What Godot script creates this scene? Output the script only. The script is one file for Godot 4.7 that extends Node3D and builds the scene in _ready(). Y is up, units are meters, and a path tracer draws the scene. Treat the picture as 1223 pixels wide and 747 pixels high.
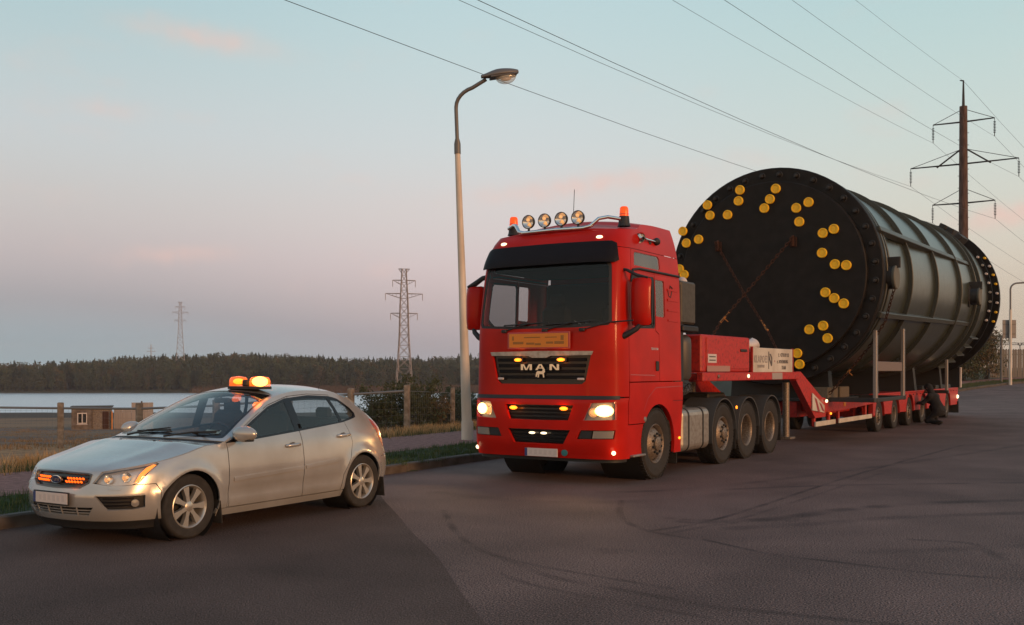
extends Node3D

var rng := RandomNumberGenerator.new()
var names := {}
var M := {}

# ---------- geometry collector ----------
class Geo:
	var v := PackedVector3Array()
	var n := PackedVector3Array()
	var uv := PackedVector2Array()
	var uv2 := PackedVector2Array()
	var col := PackedColorArray()
	var ix := PackedInt32Array()

	func vert(p: Vector3, q: Vector3) -> int:
		v.append(p)
		n.append(q)
		return v.size() - 1

	func idx(a: int, b: int, c: int) -> void:
		var g := (v[c] - v[a]).cross(v[b] - v[a])
		if g.dot(n[a] + n[b] + n[c]) < 0.0:
			ix.append_array(PackedInt32Array([a, c, b]))
		else:
			ix.append_array(PackedInt32Array([a, b, c]))

	func tri(a: Vector3, b: Vector3, c: Vector3, hint := Vector3.ZERO) -> void:
		var g := (c - a).cross(b - a)
		if g.length_squared() < 1e-18:
			return
		g = g.normalized()
		if hint != Vector3.ZERO and g.dot(hint) < 0.0:
			g = -g
		idx(vert(a, g), vert(b, g), vert(c, g))

	func quad(a: Vector3, b: Vector3, c: Vector3, d: Vector3, hint := Vector3.ZERO) -> void:
		var g := (c - a).cross(b - d).normalized()
		if hint != Vector3.ZERO and g.dot(hint) < 0.0:
			g = -g
		var i := vert(a, g)
		vert(b, g)
		vert(c, g)
		vert(d, g)
		idx(i, i + 1, i + 2)
		idx(i, i + 2, i + 3)

	func squad(a: Vector3, b: Vector3, c: Vector3, d: Vector3, na: Vector3, nb: Vector3, nc: Vector3, nd: Vector3) -> void:
		var i := vert(a, na)
		vert(b, nb)
		vert(c, nc)
		vert(d, nd)
		idx(i, i + 1, i + 2)
		idx(i, i + 2, i + 3)

	# box with chamfered edges; c centre, s size, b chamfer
	func box(c: Vector3, s: Vector3, b := 0.0, bs := Basis.IDENTITY) -> Geo:
		var h := s * 0.5
		if b <= 0.0:
			for ax in 3:
				for sg in [-1.0, 1.0]:
					var nn := Vector3.ZERO
					nn[ax] = sg
					var u := (ax + 1) % 3
					var w := (ax + 2) % 3
					var p := []
					for k in [[-1, -1], [1, -1], [1, 1], [-1, 1]]:
						var q := Vector3.ZERO
						q[ax] = h[ax] * sg
						q[u] = h[u] * k[0]
						q[w] = h[w] * k[1]
						p.append(c + bs * q)
					quad(p[0], p[1], p[2], p[3], bs * nn)
			return self
		b = minf(b, minf(h.x, minf(h.y, h.z)) * 0.95)
		for ax in 3:
			var u := (ax + 1) % 3
			var w := (ax + 2) % 3
			for sg in [-1.0, 1.0]:
				var nn := Vector3.ZERO
				nn[ax] = sg
				var p := []
				for k in [[-1, -1], [1, -1], [1, 1], [-1, 1]]:
					var q := Vector3.ZERO
					q[ax] = h[ax] * sg
					q[u] = (h[u] - b) * k[0]
					q[w] = (h[w] - b) * k[1]
					p.append(c + bs * q)
				quad(p[0], p[1], p[2], p[3], bs * nn)
			for su in [-1.0, 1.0]:
				for sw in [-1.0, 1.0]:
					var p := []
					for k in [[-1, 0], [1, 0], [1, 1], [-1, 1]]:
						var q := Vector3.ZERO
						q[ax] = (h[ax] - b) * k[0]
						q[u] = su * (h[u] - (b if k[1] == 1 else 0.0))
						q[w] = sw * (h[w] - (0.0 if k[1] == 1 else b))
						p.append(c + bs * q)
					var nn := Vector3.ZERO
					nn[u] = su
					nn[w] = sw
					quad(p[0], p[1], p[2], p[3], bs * nn)
		for sx in [-1.0, 1.0]:
			for sy in [-1.0, 1.0]:
				for sz in [-1.0, 1.0]:
					var sv := Vector3(sx, sy, sz)
					tri(c + bs * (sv * (h - Vector3(0, b, b))), c + bs * (sv * (h - Vector3(b, 0, b))), c + bs * (sv * (h - Vector3(b, b, 0))), bs * sv)
		return self

	# tube through points; r one radius or a list
	func tube(pts: Array, r, sides := 8, caps := true) -> Geo:
		var up := Vector3.UP
		var rings := []
		var nr := []
		for i in pts.size():
			var d: Vector3
			if i == 0:
				d = pts[1] - pts[0]
			elif i == pts.size() - 1:
				d = pts[i] - pts[i - 1]
			else:
				d = (pts[i + 1] - pts[i]).normalized() + (pts[i] - pts[i - 1]).normalized()
			d = d.normalized()
			if i == 0:
				up = Vector3.UP if absf(d.y) < 0.9 else Vector3.RIGHT
			var a := d.cross(up).normalized()
			up = a.cross(d).normalized()
			var rad: float = r[i] if r is Array else r
			var start := v.size()
			for k in sides:
				var t := TAU * k / sides
				var nn := a * cos(t) + up * sin(t)
				vert(pts[i] + nn * rad, nn)
			rings.append(start)
			nr.append(d)
		for i in pts.size() - 1:
			for k in sides:
				var k2 := (k + 1) % sides
				idx(rings[i] + k, rings[i + 1] + k, rings[i + 1] + k2)
				idx(rings[i] + k, rings[i + 1] + k2, rings[i] + k2)
		if caps:
			for e in [0, pts.size() - 1]:
				var nn: Vector3 = -nr[0] if e == 0 else nr[e]
				var ce := vert(pts[e], nn)
				var first := v.size()
				for k in sides:
					vert(v[rings[e] + k], nn)
				for k in sides:
					idx(ce, first + k, first + (k + 1) % sides)
		return self

	# profile of Vector2(radius, height along local y of xf)
	func lathe(prof: Array, xf: Transform3D, segs := 24, a0 := 0.0, a1 := TAU) -> Geo:
		var m := prof.size()
		var sn := []
		for i in m - 1:
			var d: Vector2 = prof[i + 1] - prof[i]
			sn.append(Vector2(d.y, -d.x).normalized())
		for i in m - 1:
			var n0: Vector2 = sn[i]
			var n1: Vector2 = sn[i]
			if i > 0 and sn[i - 1].dot(sn[i]) > 0.72:
				n0 = (sn[i - 1] + sn[i]).normalized()
			if i < m - 2 and sn[i + 1].dot(sn[i]) > 0.72:
				n1 = (sn[i + 1] + sn[i]).normalized()
			var p0: Vector2 = prof[i]
			var p1: Vector2 = prof[i + 1]
			var st := v.size()
			for k in segs + 1:
				var t := a0 + (a1 - a0) * k / segs
				var c := Vector3(cos(t), 0, sin(t))
				vert(xf * (c * p0.x + Vector3.UP * p0.y), (xf.basis * (c * n0.x + Vector3.UP * n0.y)).normalized())
				vert(xf * (c * p1.x + Vector3.UP * p1.y), (xf.basis * (c * n1.x + Vector3.UP * n1.y)).normalized())
			for k in segs:
				var b := st + k * 2
				if p0.x > 1e-6:
					idx(b, b + 1, b + 2)
				if p1.x > 1e-6:
					idx(b + 2, b + 1, b + 3)
		return self

	# flat outline in xy of xf, thick along +z
	func prism(poly: PackedVector2Array, xf: Transform3D, depth: float, bev := 0.0) -> Geo:
		var ps := poly
		if Geometry2D.is_polygon_clockwise(ps):
			ps = ps.duplicate()
			ps.reverse()
		var top := ps
		if bev > 0.0:
			var o := Geometry2D.offset_polygon(ps, -bev)
			if o.size() == 1 and o[0].size() == ps.size():
				# keep the corner order
				var best := 0
				for k in ps.size():
					if o[0][k].distance_to(ps[0]) < o[0][best].distance_to(ps[0]):
						best = k
				top = PackedVector2Array()
				for k in ps.size():
					top.append(o[0][(best + k) % ps.size()])
			else:
				bev = 0.0
		var zn := xf.basis.z.normalized()
		for e in 2:
			var pl := top if e == 1 else ps
			var t := Geometry2D.triangulate_polygon(pl)
			var zz := depth if e == 1 else 0.0
			for k in range(0, t.size(), 3):
				tri(xf * Vector3(pl[t[k]].x, pl[t[k]].y, zz), xf * Vector3(pl[t[k + 1]].x, pl[t[k + 1]].y, zz), xf * Vector3(pl[t[k + 2]].x, pl[t[k + 2]].y, zz), zn if e == 1 else -zn)
		for k in ps.size():
			var a := ps[k]
			var b := ps[(k + 1) % ps.size()]
			var o := xf.basis * Vector3(b.y - a.y, a.x - b.x, 0)
			var z1 := depth - bev
			quad(xf * Vector3(a.x, a.y, 0), xf * Vector3(b.x, b.y, 0), xf * Vector3(b.x, b.y, z1), xf * Vector3(a.x, a.y, z1), o)
			if bev > 0.0:
				var a2 := top[k]
				var b2 := top[(k + 1) % ps.size()]
				quad(xf * Vector3(a.x, a.y, z1), xf * Vector3(b.x, b.y, z1), xf * Vector3(b2.x, b2.y, depth), xf * Vector3(a2.x, a2.y, depth), o.normalized() + zn)
		return self

	# ball / ellipsoid
	func ball(c: Vector3, r: Vector3, segs := 12, rows := 8, bs := Basis.IDENTITY) -> Geo:
		var st := v.size()
		for i in rows + 1:
			var a := PI * i / rows
			for k in segs + 1:
				var t := TAU * k / segs
				var d := Vector3(sin(a) * cos(t), cos(a), sin(a) * sin(t))
				vert(c + bs * (d * r), (bs * (d / r)).normalized())
		for i in rows:
			for k in segs:
				var b := st + i * (segs + 1) + k
				if i > 0:
					idx(b, b + 1, b + segs + 1)
				if i < rows - 1:
					idx(b + 1, b + segs + 2, b + segs + 1)
		return self

	# part of a curved surface: polygon in (u,v) cut along a grid, put in place by fn
	func patch(poly: PackedVector2Array, holes: Array, step: Vector2, fn: Callable, lift := 0.0, rim := 0.0) -> Geo:
		var lo := poly[0]
		var hi := poly[0]
		for p in poly:
			lo = lo.min(p)
			hi = hi.max(p)
		var cache := {}
		var iu0 := floori(lo.x / step.x)
		var iu1 := ceili(hi.x / step.x)
		var iv0 := floori(lo.y / step.y)
		var iv1 := ceili(hi.y / step.y)
		for iu in range(iu0, iu1):
			for iv in range(iv0, iv1):
				var c := PackedVector2Array([Vector2(iu, iv) * step, Vector2(iu + 1, iv) * step, Vector2(iu + 1, iv + 1) * step, Vector2(iu, iv + 1) * step])
				var got := Geometry2D.intersect_polygons(poly, c)
				for h in holes:
					var nx := []
					for g in got:
						nx.append_array(Geometry2D.clip_polygons(g, h))
					got.assign(nx)
				for g in got:
					if g.size() < 3:
						continue
					var id := []
					for p in g:
						var key := Vector2i(roundi(p.x * 20000), roundi(p.y * 20000))
						if not cache.has(key):
							var e := 0.004
							var a: Vector3 = fn.call(p)
							var du: Vector3 = fn.call(p + Vector2(e, 0)) - fn.call(p - Vector2(e, 0))
							var dv: Vector3 = fn.call(p + Vector2(0, e)) - fn.call(p - Vector2(0, e))
							var nn := du.cross(dv).normalized()
							cache[key] = vert(a + nn * lift, nn)
							uv.resize(v.size())
							uv[v.size() - 1] = p
						id.append(cache[key])
					var t := Geometry2D.triangulate_polygon(g)
					for k in range(0, t.size(), 3):
						idx(id[t[k]], id[t[k + 1]], id[t[k + 2]])
		if rim > 0.0:
			var all := [poly]
			all.append_array(holes)
			for pl in all:
				skirt(pl, fn, lift, lift - rim, minf(step.x, step.y), poly, holes)
		return self

	func skirt(pl: PackedVector2Array, fn: Callable, l0: float, l1: float, step: float, outer := PackedVector2Array(), holes := []) -> void:
		for k in pl.size():
			var a := pl[k]
			var b := pl[(k + 1) % pl.size()]
			var cnt := maxi(1, ceili(a.distance_to(b) / step))
			for j in cnt:
				var q := [a.lerp(b, float(j) / cnt), a.lerp(b, float(j + 1) / cnt)]
				var mid: Vector2 = (q[0] + q[1]) * 0.5
				if pl != outer and outer.size() and not Geometry2D.is_point_in_polygon(mid, outer):
					continue
				var cut := false
				for h in holes:
					if h != pl and Geometry2D.is_point_in_polygon(mid, h):
						cut = true
				if cut:
					continue
				var o := []
				for p in q:
					var e := 0.004
					var c: Vector3 = fn.call(p)
					var nn: Vector3 = (fn.call(p + Vector2(e, 0)) - fn.call(p - Vector2(e, 0))).cross(fn.call(p + Vector2(0, e)) - fn.call(p - Vector2(0, e))).normalized()
					o.append(c + nn * l0)
					o.append(c + nn * l1)
				quad(o[0], o[2], o[3], o[1])

	func add(g: Geo, t := Transform3D.IDENTITY) -> Geo:
		var st := v.size()
		for i in g.v.size():
			v.append(t * g.v[i])
			n.append((t.basis * g.n[i]).normalized())
		for i in range(0, g.ix.size(), 3):
			idx(st + g.ix[i], st + g.ix[i + 1], st + g.ix[i + 2])
		return self

	func mesh() -> ArrayMesh:
		var a := []
		a.resize(Mesh.ARRAY_MAX)
		a[Mesh.ARRAY_VERTEX] = v
		a[Mesh.ARRAY_NORMAL] = n
		if uv.size() > 0:
			uv.resize(v.size())
			a[Mesh.ARRAY_TEX_UV] = uv
		if uv2.size() == v.size():
			a[Mesh.ARRAY_TEX_UV2] = uv2
		if col.size() == v.size():
			a[Mesh.ARRAY_COLOR] = col
		a[Mesh.ARRAY_INDEX] = ix
		var m := ArrayMesh.new()
		if ix.size() > 0:
			m.add_surface_from_arrays(Mesh.PRIMITIVE_TRIANGLES, a)
		return m

# ---------- scene helpers ----------
func numbered(s: String) -> String:
	names[s] = names.get(s, -1) + 1
	return s if names[s] == 0 else "%s_%03d" % [s, names[s]]

func obj(called: String, g, m: Material, parent: Node = null) -> MeshInstance3D:
	var o := MeshInstance3D.new()
	o.mesh = g.mesh() if g is Geo else g
	o.material_override = m
	if parent == null:
		o.name = numbered(called)
		add_child(o)
	else:
		var nm := called
		var k := 0
		while parent.has_node(NodePath(nm)):
			k += 1
			nm = "%s_%03d" % [called, k]
		o.name = nm
		parent.add_child(o)
	return o

func tag(o: Node, label := "", category := "", group := "", kind := "") -> Node:
	if label: o.set_meta("label", label)
	if category: o.set_meta("category", category)
	if group: o.set_meta("group", group)
	if kind: o.set_meta("kind", kind)
	return o

func thing(called: String, label: String, category: String, at := Vector3.ZERO, turn := 0.0, group := "") -> Node3D:
	var o := Node3D.new()
	o.name = numbered(called)
	add_child(o)
	o.position = at
	o.rotation_degrees.y = turn
	tag(o, label, category, group)
	return o

func copy(o: Node3D, base: String, label: String, at: Vector3, turn := 0.0) -> Node3D:
	var c: Node3D = o.duplicate()
	c.name = numbered(base)
	add_child(c)
	c.position = at
	c.rotation_degrees.y = turn
	c.set_meta("label", label)
	return c

func lin(r: float, g: float, b: float, a := 1.0) -> Color:
	return Color(r, g, b, a).linear_to_srgb()

func mat(called: String, c: Color, rough := 0.6, metal := 0.0, opt := {}) -> StandardMaterial3D:
	var m := StandardMaterial3D.new()
	m.resource_name = called
	m.albedo_color = c
	m.roughness = rough
	m.metallic = metal
	for k in opt:
		m.set(k, opt[k])
	M[called] = m
	return m

func noise_tex(freq: float, seed_: int, ramp: Array, size := 512, normal := 0.0, oct := 4, type := FastNoiseLite.TYPE_SIMPLEX_SMOOTH) -> NoiseTexture2D:
	var f := FastNoiseLite.new()
	f.noise_type = type
	f.frequency = freq
	f.seed = seed_
	f.fractal_octaves = oct
	var t := NoiseTexture2D.new()
	t.width = size
	t.height = size
	t.seamless = true
	t.noise = f
	if normal > 0.0:
		t.as_normal_map = true
		t.bump_strength = normal
	if ramp.size():
		var g := Gradient.new()
		g.offsets = PackedFloat32Array()
		g.colors = PackedColorArray()
		var off := PackedFloat32Array()
		var cols := PackedColorArray()
		for r in ramp:
			off.append(r[0])
			cols.append(r[1])
		g.offsets = off
		g.colors = cols
		t.color_ramp = g
	return t

func pv(a: Array) -> PackedVector2Array:
	return PackedVector2Array(a)

func rectp(x0: float, y0: float, x1: float, y1: float, r := 0.0) -> PackedVector2Array:
	if r <= 0.0:
		return pv([Vector2(x0, y0), Vector2(x1, y0), Vector2(x1, y1), Vector2(x0, y1)])
	var o := []
	for c in [[x1 - r, y0 + r, -PI / 2], [x1 - r, y1 - r, 0.0], [x0 + r, y1 - r, PI / 2], [x0 + r, y0 + r, PI]]:
		for k in 5:
			var t: float = c[2] + PI / 2 * k / 4
			o.append(Vector2(c[0] + r * cos(t), c[1] + r * sin(t)))
	return pv(o)

func circp(cx: float, cy: float, r: float, n := 24, ry := -1.0) -> PackedVector2Array:
	var o := []
	for k in n:
		o.append(Vector2(cx + r * cos(TAU * k / n), cy + (r if ry < 0 else ry) * sin(TAU * k / n)))
	return pv(o)

# smooth curve through (x,y) table
func spl(xs: Array, ys: Array, t: float) -> float:
	var m := xs.size()
	if t <= xs[0]: return ys[0]
	if t >= xs[m - 1]: return ys[m - 1]
	var i := 0
	while t > xs[i + 1]:
		i += 1
	var h: float = xs[i + 1] - xs[i]
	var d: float = (ys[i + 1] - ys[i]) / h
	var d0: float = d if i == 0 else (ys[i + 1] - ys[i - 1]) / (xs[i + 1] - xs[i - 1])
	var d1: float = d if i == m - 2 else (ys[i + 2] - ys[i]) / (xs[i + 2] - xs[i])
	if d == 0.0:
		d0 = 0.0
		d1 = 0.0
	else:
		d0 = clampf(d0 / d, 0.0, 3.0) * d
		d1 = clampf(d1 / d, 0.0, 3.0) * d
	var s := (t - float(xs[i])) / h
	var y0: float = ys[i]
	var y1: float = ys[i + 1]
	return y0 * (1 + 2 * s) * (1 - s) * (1 - s) + h * d0 * s * (1 - s) * (1 - s) + y1 * s * s * (3 - 2 * s) + h * d1 * s * s * (s - 1)

# a body wrapped round a plan outline (x,z from the middle of the front to the back), drawn in by tables of height
class Wrap:
	var q := PackedFloat32Array()
	var px := PackedFloat32Array()
	var pz := PackedFloat32Array()
	var bend: Callable
	func _init(pts: Array, b: Callable) -> void:
		bend = b
		var cv := Curve2D.new()
		for i in pts.size():
			var a: Vector2 = pts[maxi(i - 1, 0)]
			var c: Vector2 = pts[mini(i + 1, pts.size() - 1)]
			var tn := (c - a).normalized()
			if i == 0: tn = Vector2(1, 0)
			var l0: float = pts[i].distance_to(a) / 3.0
			var l1: float = pts[i].distance_to(c) / 3.0
			cv.add_point(pts[i], -tn * l0, tn * l1)
		cv.bake_interval = 0.01
		var L := cv.get_baked_length()
		var cnt := int(L / 0.01)
		for i in cnt + 1:
			var p := cv.sample_baked(L * i / cnt, true)
			q.append(L * i / cnt)
			px.append(p.x)
			pz.append(p.y)
	func plan(t: float) -> Vector2:
		var L := q[q.size() - 1]
		var f := clampf(absf(t) / L, 0.0, 1.0) * (q.size() - 1)
		var i := mini(int(f), q.size() - 2)
		var w := f - i
		var over := maxf(0.0, absf(t) - L)
		return Vector2(lerpf(px[i], px[i + 1], w) * signf(t), lerpf(pz[i], pz[i + 1], w) - over)
	func at(p: Vector2) -> Vector3:
		var c := plan(p.x)
		return bend.call(c.x, p.y, c.y)
	func x(xx: float, y: float) -> Vector2:
		var i := 0
		while i < px.size() - 2 and px[i + 1] < absf(xx):
			i += 1
		return Vector2((q[i] + (q[i + 1] - q[i]) * clampf((absf(xx) - px[i]) / maxf(px[i + 1] - px[i], 1e-6), 0, 1)) * signf(xx), y)
	func z(zz: float, y: float) -> Vector2:
		var i := 0
		while i < pz.size() - 2 and pz[i + 1] > zz:
			i += 1
		return Vector2(q[i] + (q[i + 1] - q[i]) * clampf((pz[i] - zz) / maxf(pz[i] - pz[i + 1], 1e-6), 0, 1), y)

func flip(p: PackedVector2Array) -> PackedVector2Array:
	var o := PackedVector2Array()
	for a in p:
		o.append(Vector2(-a.x, a.y))
	o.reverse()
	return o

func axis_x(c: Vector3) -> Transform3D:   # lathe axis along +x
	return Transform3D(Basis(Vector3(0, 0, 1), Vector3(1, 0, 0), Vector3(0, 1, 0)), c)

func axis_z(c: Vector3) -> Transform3D:   # lathe axis along +z
	return Transform3D(Basis(Vector3(1, 0, 0), Vector3(0, 0, 1), Vector3(0, 1, 0)), c)

func lettering(text: String, size: float, depth: float, font := "Droid Sans", wgt := 400) -> TextMesh:
	var t := TextMesh.new()
	var f := SystemFont.new()
	f.font_names = PackedStringArray([font])
	f.font_weight = wgt
	t.font = f
	t.text = text
	t.font_size = 32
	t.pixel_size = size / 32.0
	t.depth = depth
	t.curve_step = 4.0
	return t

# ---------- camera, sky, sun ----------
const F := 1200.0 / 747.0          # focal length over the picture's height

func sky_color(az: float, el: float) -> Color:
	# az 0 = where the camera looks, + to the right; el in degrees
	var es := [-2.0, 0.0, 1.6, 3.4, 6.0, 9.0, 13.0, 21.0, 40.0, 90.0]
	# the dusk belt away from the sun (left), the clear side (right), the afterglow behind
	var L := [[106, 132, 146], [112, 138, 150], [130, 147, 157], [164, 164, 168], [193, 184, 184], [203, 199, 197], [200, 208, 210], [174, 202, 209], [140, 168, 188], [112, 142, 172]]
	var C := [[150, 152, 160], [158, 158, 165], [180, 170, 174], [198, 182, 182], [216, 200, 199], [217, 210, 208], [208, 216, 217], [188, 213, 218], [145, 172, 190], [112, 142, 172]]
	var R := [[196, 172, 152], [202, 180, 158], [204, 186, 164], [206, 190, 170], [216, 206, 190], [213, 214, 203], [204, 217, 212], [182, 210, 214], [145, 172, 190], [112, 142, 172]]
	var B := [[300, 205, 120], [315, 220, 128], [318, 232, 142], [308, 240, 165], [285, 240, 186], [262, 236, 200], [240, 230, 208], [212, 220, 214], [158, 182, 196], [112, 142, 172]]
	var pick := func(t: Array) -> Vector3:
		var r := []
		for k in 3:
			var ys := []
			for c in t: ys.append(float(c[k]))
			r.append(spl(es, ys, el))
		return Vector3(r[0], r[1], r[2])
	var a := wrapf(az, -180.0, 180.0)
	var c: Vector3
	if a < -27.0 and a > -150.0:
		c = (pick.call(L) as Vector3).lerp(pick.call(B), smoothstep(-60.0, -150.0, a))
	elif a <= 0.0 and a >= -27.0:
		c = (pick.call(L) as Vector3).lerp(pick.call(C), smoothstep(-27.0, 0.0, a))
	elif a > 0.0 and a < 24.0:
		c = (pick.call(C) as Vector3).lerp(pick.call(R), smoothstep(0.0, 24.0, a))
	elif a >= 24.0 and a < 150.0:
		c = (pick.call(R) as Vector3).lerp(pick.call(B), smoothstep(40.0, 140.0, a))
	else:
		c = pick.call(B)
	return Color(c.x / 255.0, c.y / 255.0, c.z / 255.0)

func make_sky() -> PanoramaSkyMaterial:
	var w := 1024
	var h := 512
	var im := Image.create(w, h, false, Image.FORMAT_RGBF)
	var nz := FastNoiseLite.new()
	nz.seed = 5
	nz.frequency = 1.0
	nz.fractal_octaves = 4
	# columns of the table are smooth: work on a coarse table, then blend
	var tw := 128
	var th := 256
	var tab := []
	for y in th:
		var el := 90.0 - 180.0 * (y + 0.5) / th
		var row := []
		for x in tw:
			row.append(sky_color((float(x) / tw - 0.5) * 360.0, el))
		tab.append(row)
	for y in h:
		var el := 90.0 - 180.0 * (y + 0.5) / h
		var fy := clampf((y + 0.5) * th / h - 0.5, 0.0, th - 1.001)
		for x in w:
			var az := wrapf((x + 0.5) / w * 360.0, -180.0, 180.0)
			var fx := (az + 180.0) / 360.0 * tw
			var x0 := int(fx) % tw
			var x1 := (x0 + 1) % tw
			var wx := fx - floorf(fx)
			var y0 := int(fy)
			var wy := fy - y0
			var c: Color = (tab[y0][x0] as Color).lerp(tab[y0][x1], wx).lerp((tab[y0 + 1][x0] as Color).lerp(tab[y0 + 1][x1], wx), wy)
			# thin pink clouds, long and flat
			if el > 1.0 and el < 60.0:
				var p := Vector3(sin(deg_to_rad(az)), 0, -cos(deg_to_rad(az))) * 9.0
				var d := nz.get_noise_3d(p.x, el * 0.55 + 0.02 * az, p.z)
				var cl := smoothstep(0.30, 0.70, d) * 0.14 * smoothstep(1.5, 5.0, el)
				for s in [[-17.2, 17.6, 3.6, 0.55, 0.62, -0.10], [4.0, 10.4, 5.6, 0.55, 0.55, 0.10], [26.4, 7.9, 2.2, 0.42, 1.0, 0.10], [-18.5, 6.3, 2.6, 0.32, 0.6, 0.06], [-22.0, 13.6, 2.0, 0.4, 0.35, 0.0]]:
					var dx: float = az - s[0]
					var dy: float = el - s[1] - dx * s[5] + 0.35 * nz.get_noise_2d(az * 0.9, el * 2.0 + 40.0)
					var g := exp(-pow(dx / s[2], 2) - pow(dy / s[3], 2))
					cl += s[4] * g * clampf(0.75 + 0.8 * nz.get_noise_2d(az * 1.3 + 9.0, el * 3.0), 0.1, 1.3)
				c = c.lerp(Color(0.945, 0.775, 0.725), clampf(cl * 1.35, 0.0, 0.85) * 0.8)
			im.set_pixel(x, y, c.srgb_to_linear())
	var m := PanoramaSkyMaterial.new()
	m.panorama = ImageTexture.create_from_image(im)
	return m

func setup_view() -> void:
	var cam := Camera3D.new()
	cam.name = "camera"
	cam.projection = Camera3D.PROJECTION_FRUSTUM
	cam.near = 0.1
	cam.far = 6000.0
	cam.size = 0.1 / F
	cam.frustum_offset = Vector2(0, 69.5 / 1200.0 * 0.1)
	cam.position = Vector3(0, 1.65, 0)
	add_child(cam)
	cam.current = true
	var e := Environment.new()
	e.background_mode = Environment.BG_SKY
	e.sky = Sky.new()
	e.sky.sky_material = make_sky()
	e.tonemap_mode = Environment.TONE_MAPPER_LINEAR
	e.tonemap_exposure = 1.0
	e.sdfgi_enabled = true
	e.ssao_enabled = true
	e.ssil_enabled = true
	e.fog_enabled = true
	e.fog_density = 0.00020
	e.fog_light_color = Color(0.72, 0.70, 0.72)
	var we := WorldEnvironment.new()
	we.name = "environment"
	we.environment = e
	add_child(we)
	var sun := DirectionalLight3D.new()
	sun.name = "low_sun"
	sun.light_color = Color(1.0, 0.72, 0.47)
	sun.light_energy = 0.62
	sun.light_angular_distance = 12.0
	sun.shadow_enabled = true
	add_child(sun)
	sun.look_at_from_position(Vector3(0.72, 0.16, 0.69) * 100.0, Vector3.ZERO)

# ---------- ground ----------
# edge of the carriageway as (x, depth); depth = -z
const KERB := [[-37.0, -42.9], [-21.23, -16.36], [-0.75, 18.0], [9.5, 35.2], [16.9, 47.6], [22.6, 56.2], [28.5, 64.0], [32.6, 68.2], [36.9, 72.2], [46.0, 79.0], [60.0, 86.5], [90.0, 96.0], [140.0, 108.0]]
var kerb_line := PackedVector2Array()   # x, depth every 0.5 m

func road_y(x: float, d: float) -> float:
	return spl([52.0, 58.0, 64.0, 68.0, 72.0, 80.0, 95.0], [0.0, 0.08, 0.32, 0.545, 0.75, 1.0, 1.2], d) if x > -5.0 else 0.0

func setup_kerb() -> void:
	var c := Curve2D.new()
	for i in KERB.size():
		var p := Vector2(KERB[i][0], KERB[i][1])
		var a := Vector2(KERB[maxi(i - 1, 0)][0], KERB[maxi(i - 1, 0)][1])
		var b := Vector2(KERB[mini(i + 1, KERB.size() - 1)][0], KERB[mini(i + 1, KERB.size() - 1)][1])
		var t := (b - a).normalized()
		c.add_point(p, -t * p.distance_to(a) * 0.33, t * p.distance_to(b) * 0.33)
	c.bake_interval = 0.25
	var L := c.get_baked_length()
	for i in int(L / 0.5):
		kerb_line.append(c.sample_baked(i * 0.5, true))

func off_kerb(i: int, o: float) -> Vector2:   # o metres to the left of the carriageway
	var a := kerb_line[maxi(i - 3, 0)]
	var b := kerb_line[mini(i + 3, kerb_line.size() - 1)]
	var t := (b - a).normalized()
	return kerb_line[i] + Vector2(-t.y, t.x) * o

func side_of_kerb(x: float, d: float) -> float:   # + left of the carriageway
	var best := 1e9
	var s := 0.0
	for i in range(0, kerb_line.size() - 1, 6):
		var p := kerb_line[i]
		var q := (p - Vector2(x, d)).length_squared()
		if q < best:
			best = q
			var t := kerb_line[mini(i + 6, kerb_line.size() - 1)] - kerb_line[maxi(i - 6, 0)]
			s = (Vector2(x, d) - p).dot(Vector2(-t.y, t.x).normalized())
	return s

var gn := FastNoiseLite.new()

func land_y(x: float, d: float, k: float) -> float:
	# k: metres left of the kerb
	if k < 4.3:
		return road_y(x, d) + 0.10 if k > 0.0 else road_y(x, d) - 0.35
	var slope := spl([15.0, 27.0, 60.0, 110.0, 150.0, 205.0, 224.0, 260.0, 462.0, 472.0, 500.0, 600.0, 760.0, 1500.0], [0.06, -0.45, -2.4, -4.75, -6.3, -6.9, -9.4, -12.0, -12.0, -8.2, -7.0, -3.5, 0.0, 3.0], d)
	if d > 480.0: slope += (2.6 * sin(x * 0.011 + 2.6) + 1.6 * sin(x * 0.027 + 0.6) - 1.0) * smoothstep(480.0, 560.0, d)
	var right := smoothstep(12.0, 26.0, x) * (1.0 - smoothstep(110.0, 150.0, d))
	var mound := road_y(x, d) + 0.16 + 0.25 * smoothstep(4.0, 10.0, k)
	var y := lerpf(slope, mound, right)
	var near := smoothstep(4.3, 12.0, k)
	return lerpf(0.10 + road_y(x, d), y, near) + near * 0.12 * gn.get_noise_2d(x * 4.0, d * 4.0)

func strip(g: Geo, o0: float, o1: float, y0: float, y1: float, i0: int, i1: int) -> void:
	for i in range(i0, i1):
		var a := off_kerb(i, o0)
		var b := off_kerb(i + 1, o0)
		var c := off_kerb(i + 1, o1)
		var e := off_kerb(i, o1)
		var ra := road_y(a.x, a.y)
		var rb := road_y(b.x, b.y)
		g.quad(Vector3(a.x, y0 + ra, -a.y), Vector3(b.x, y0 + rb, -b.y), Vector3(c.x, y1 + rb, -c.y), Vector3(e.x, y1 + ra, -e.y), Vector3.UP)

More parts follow.
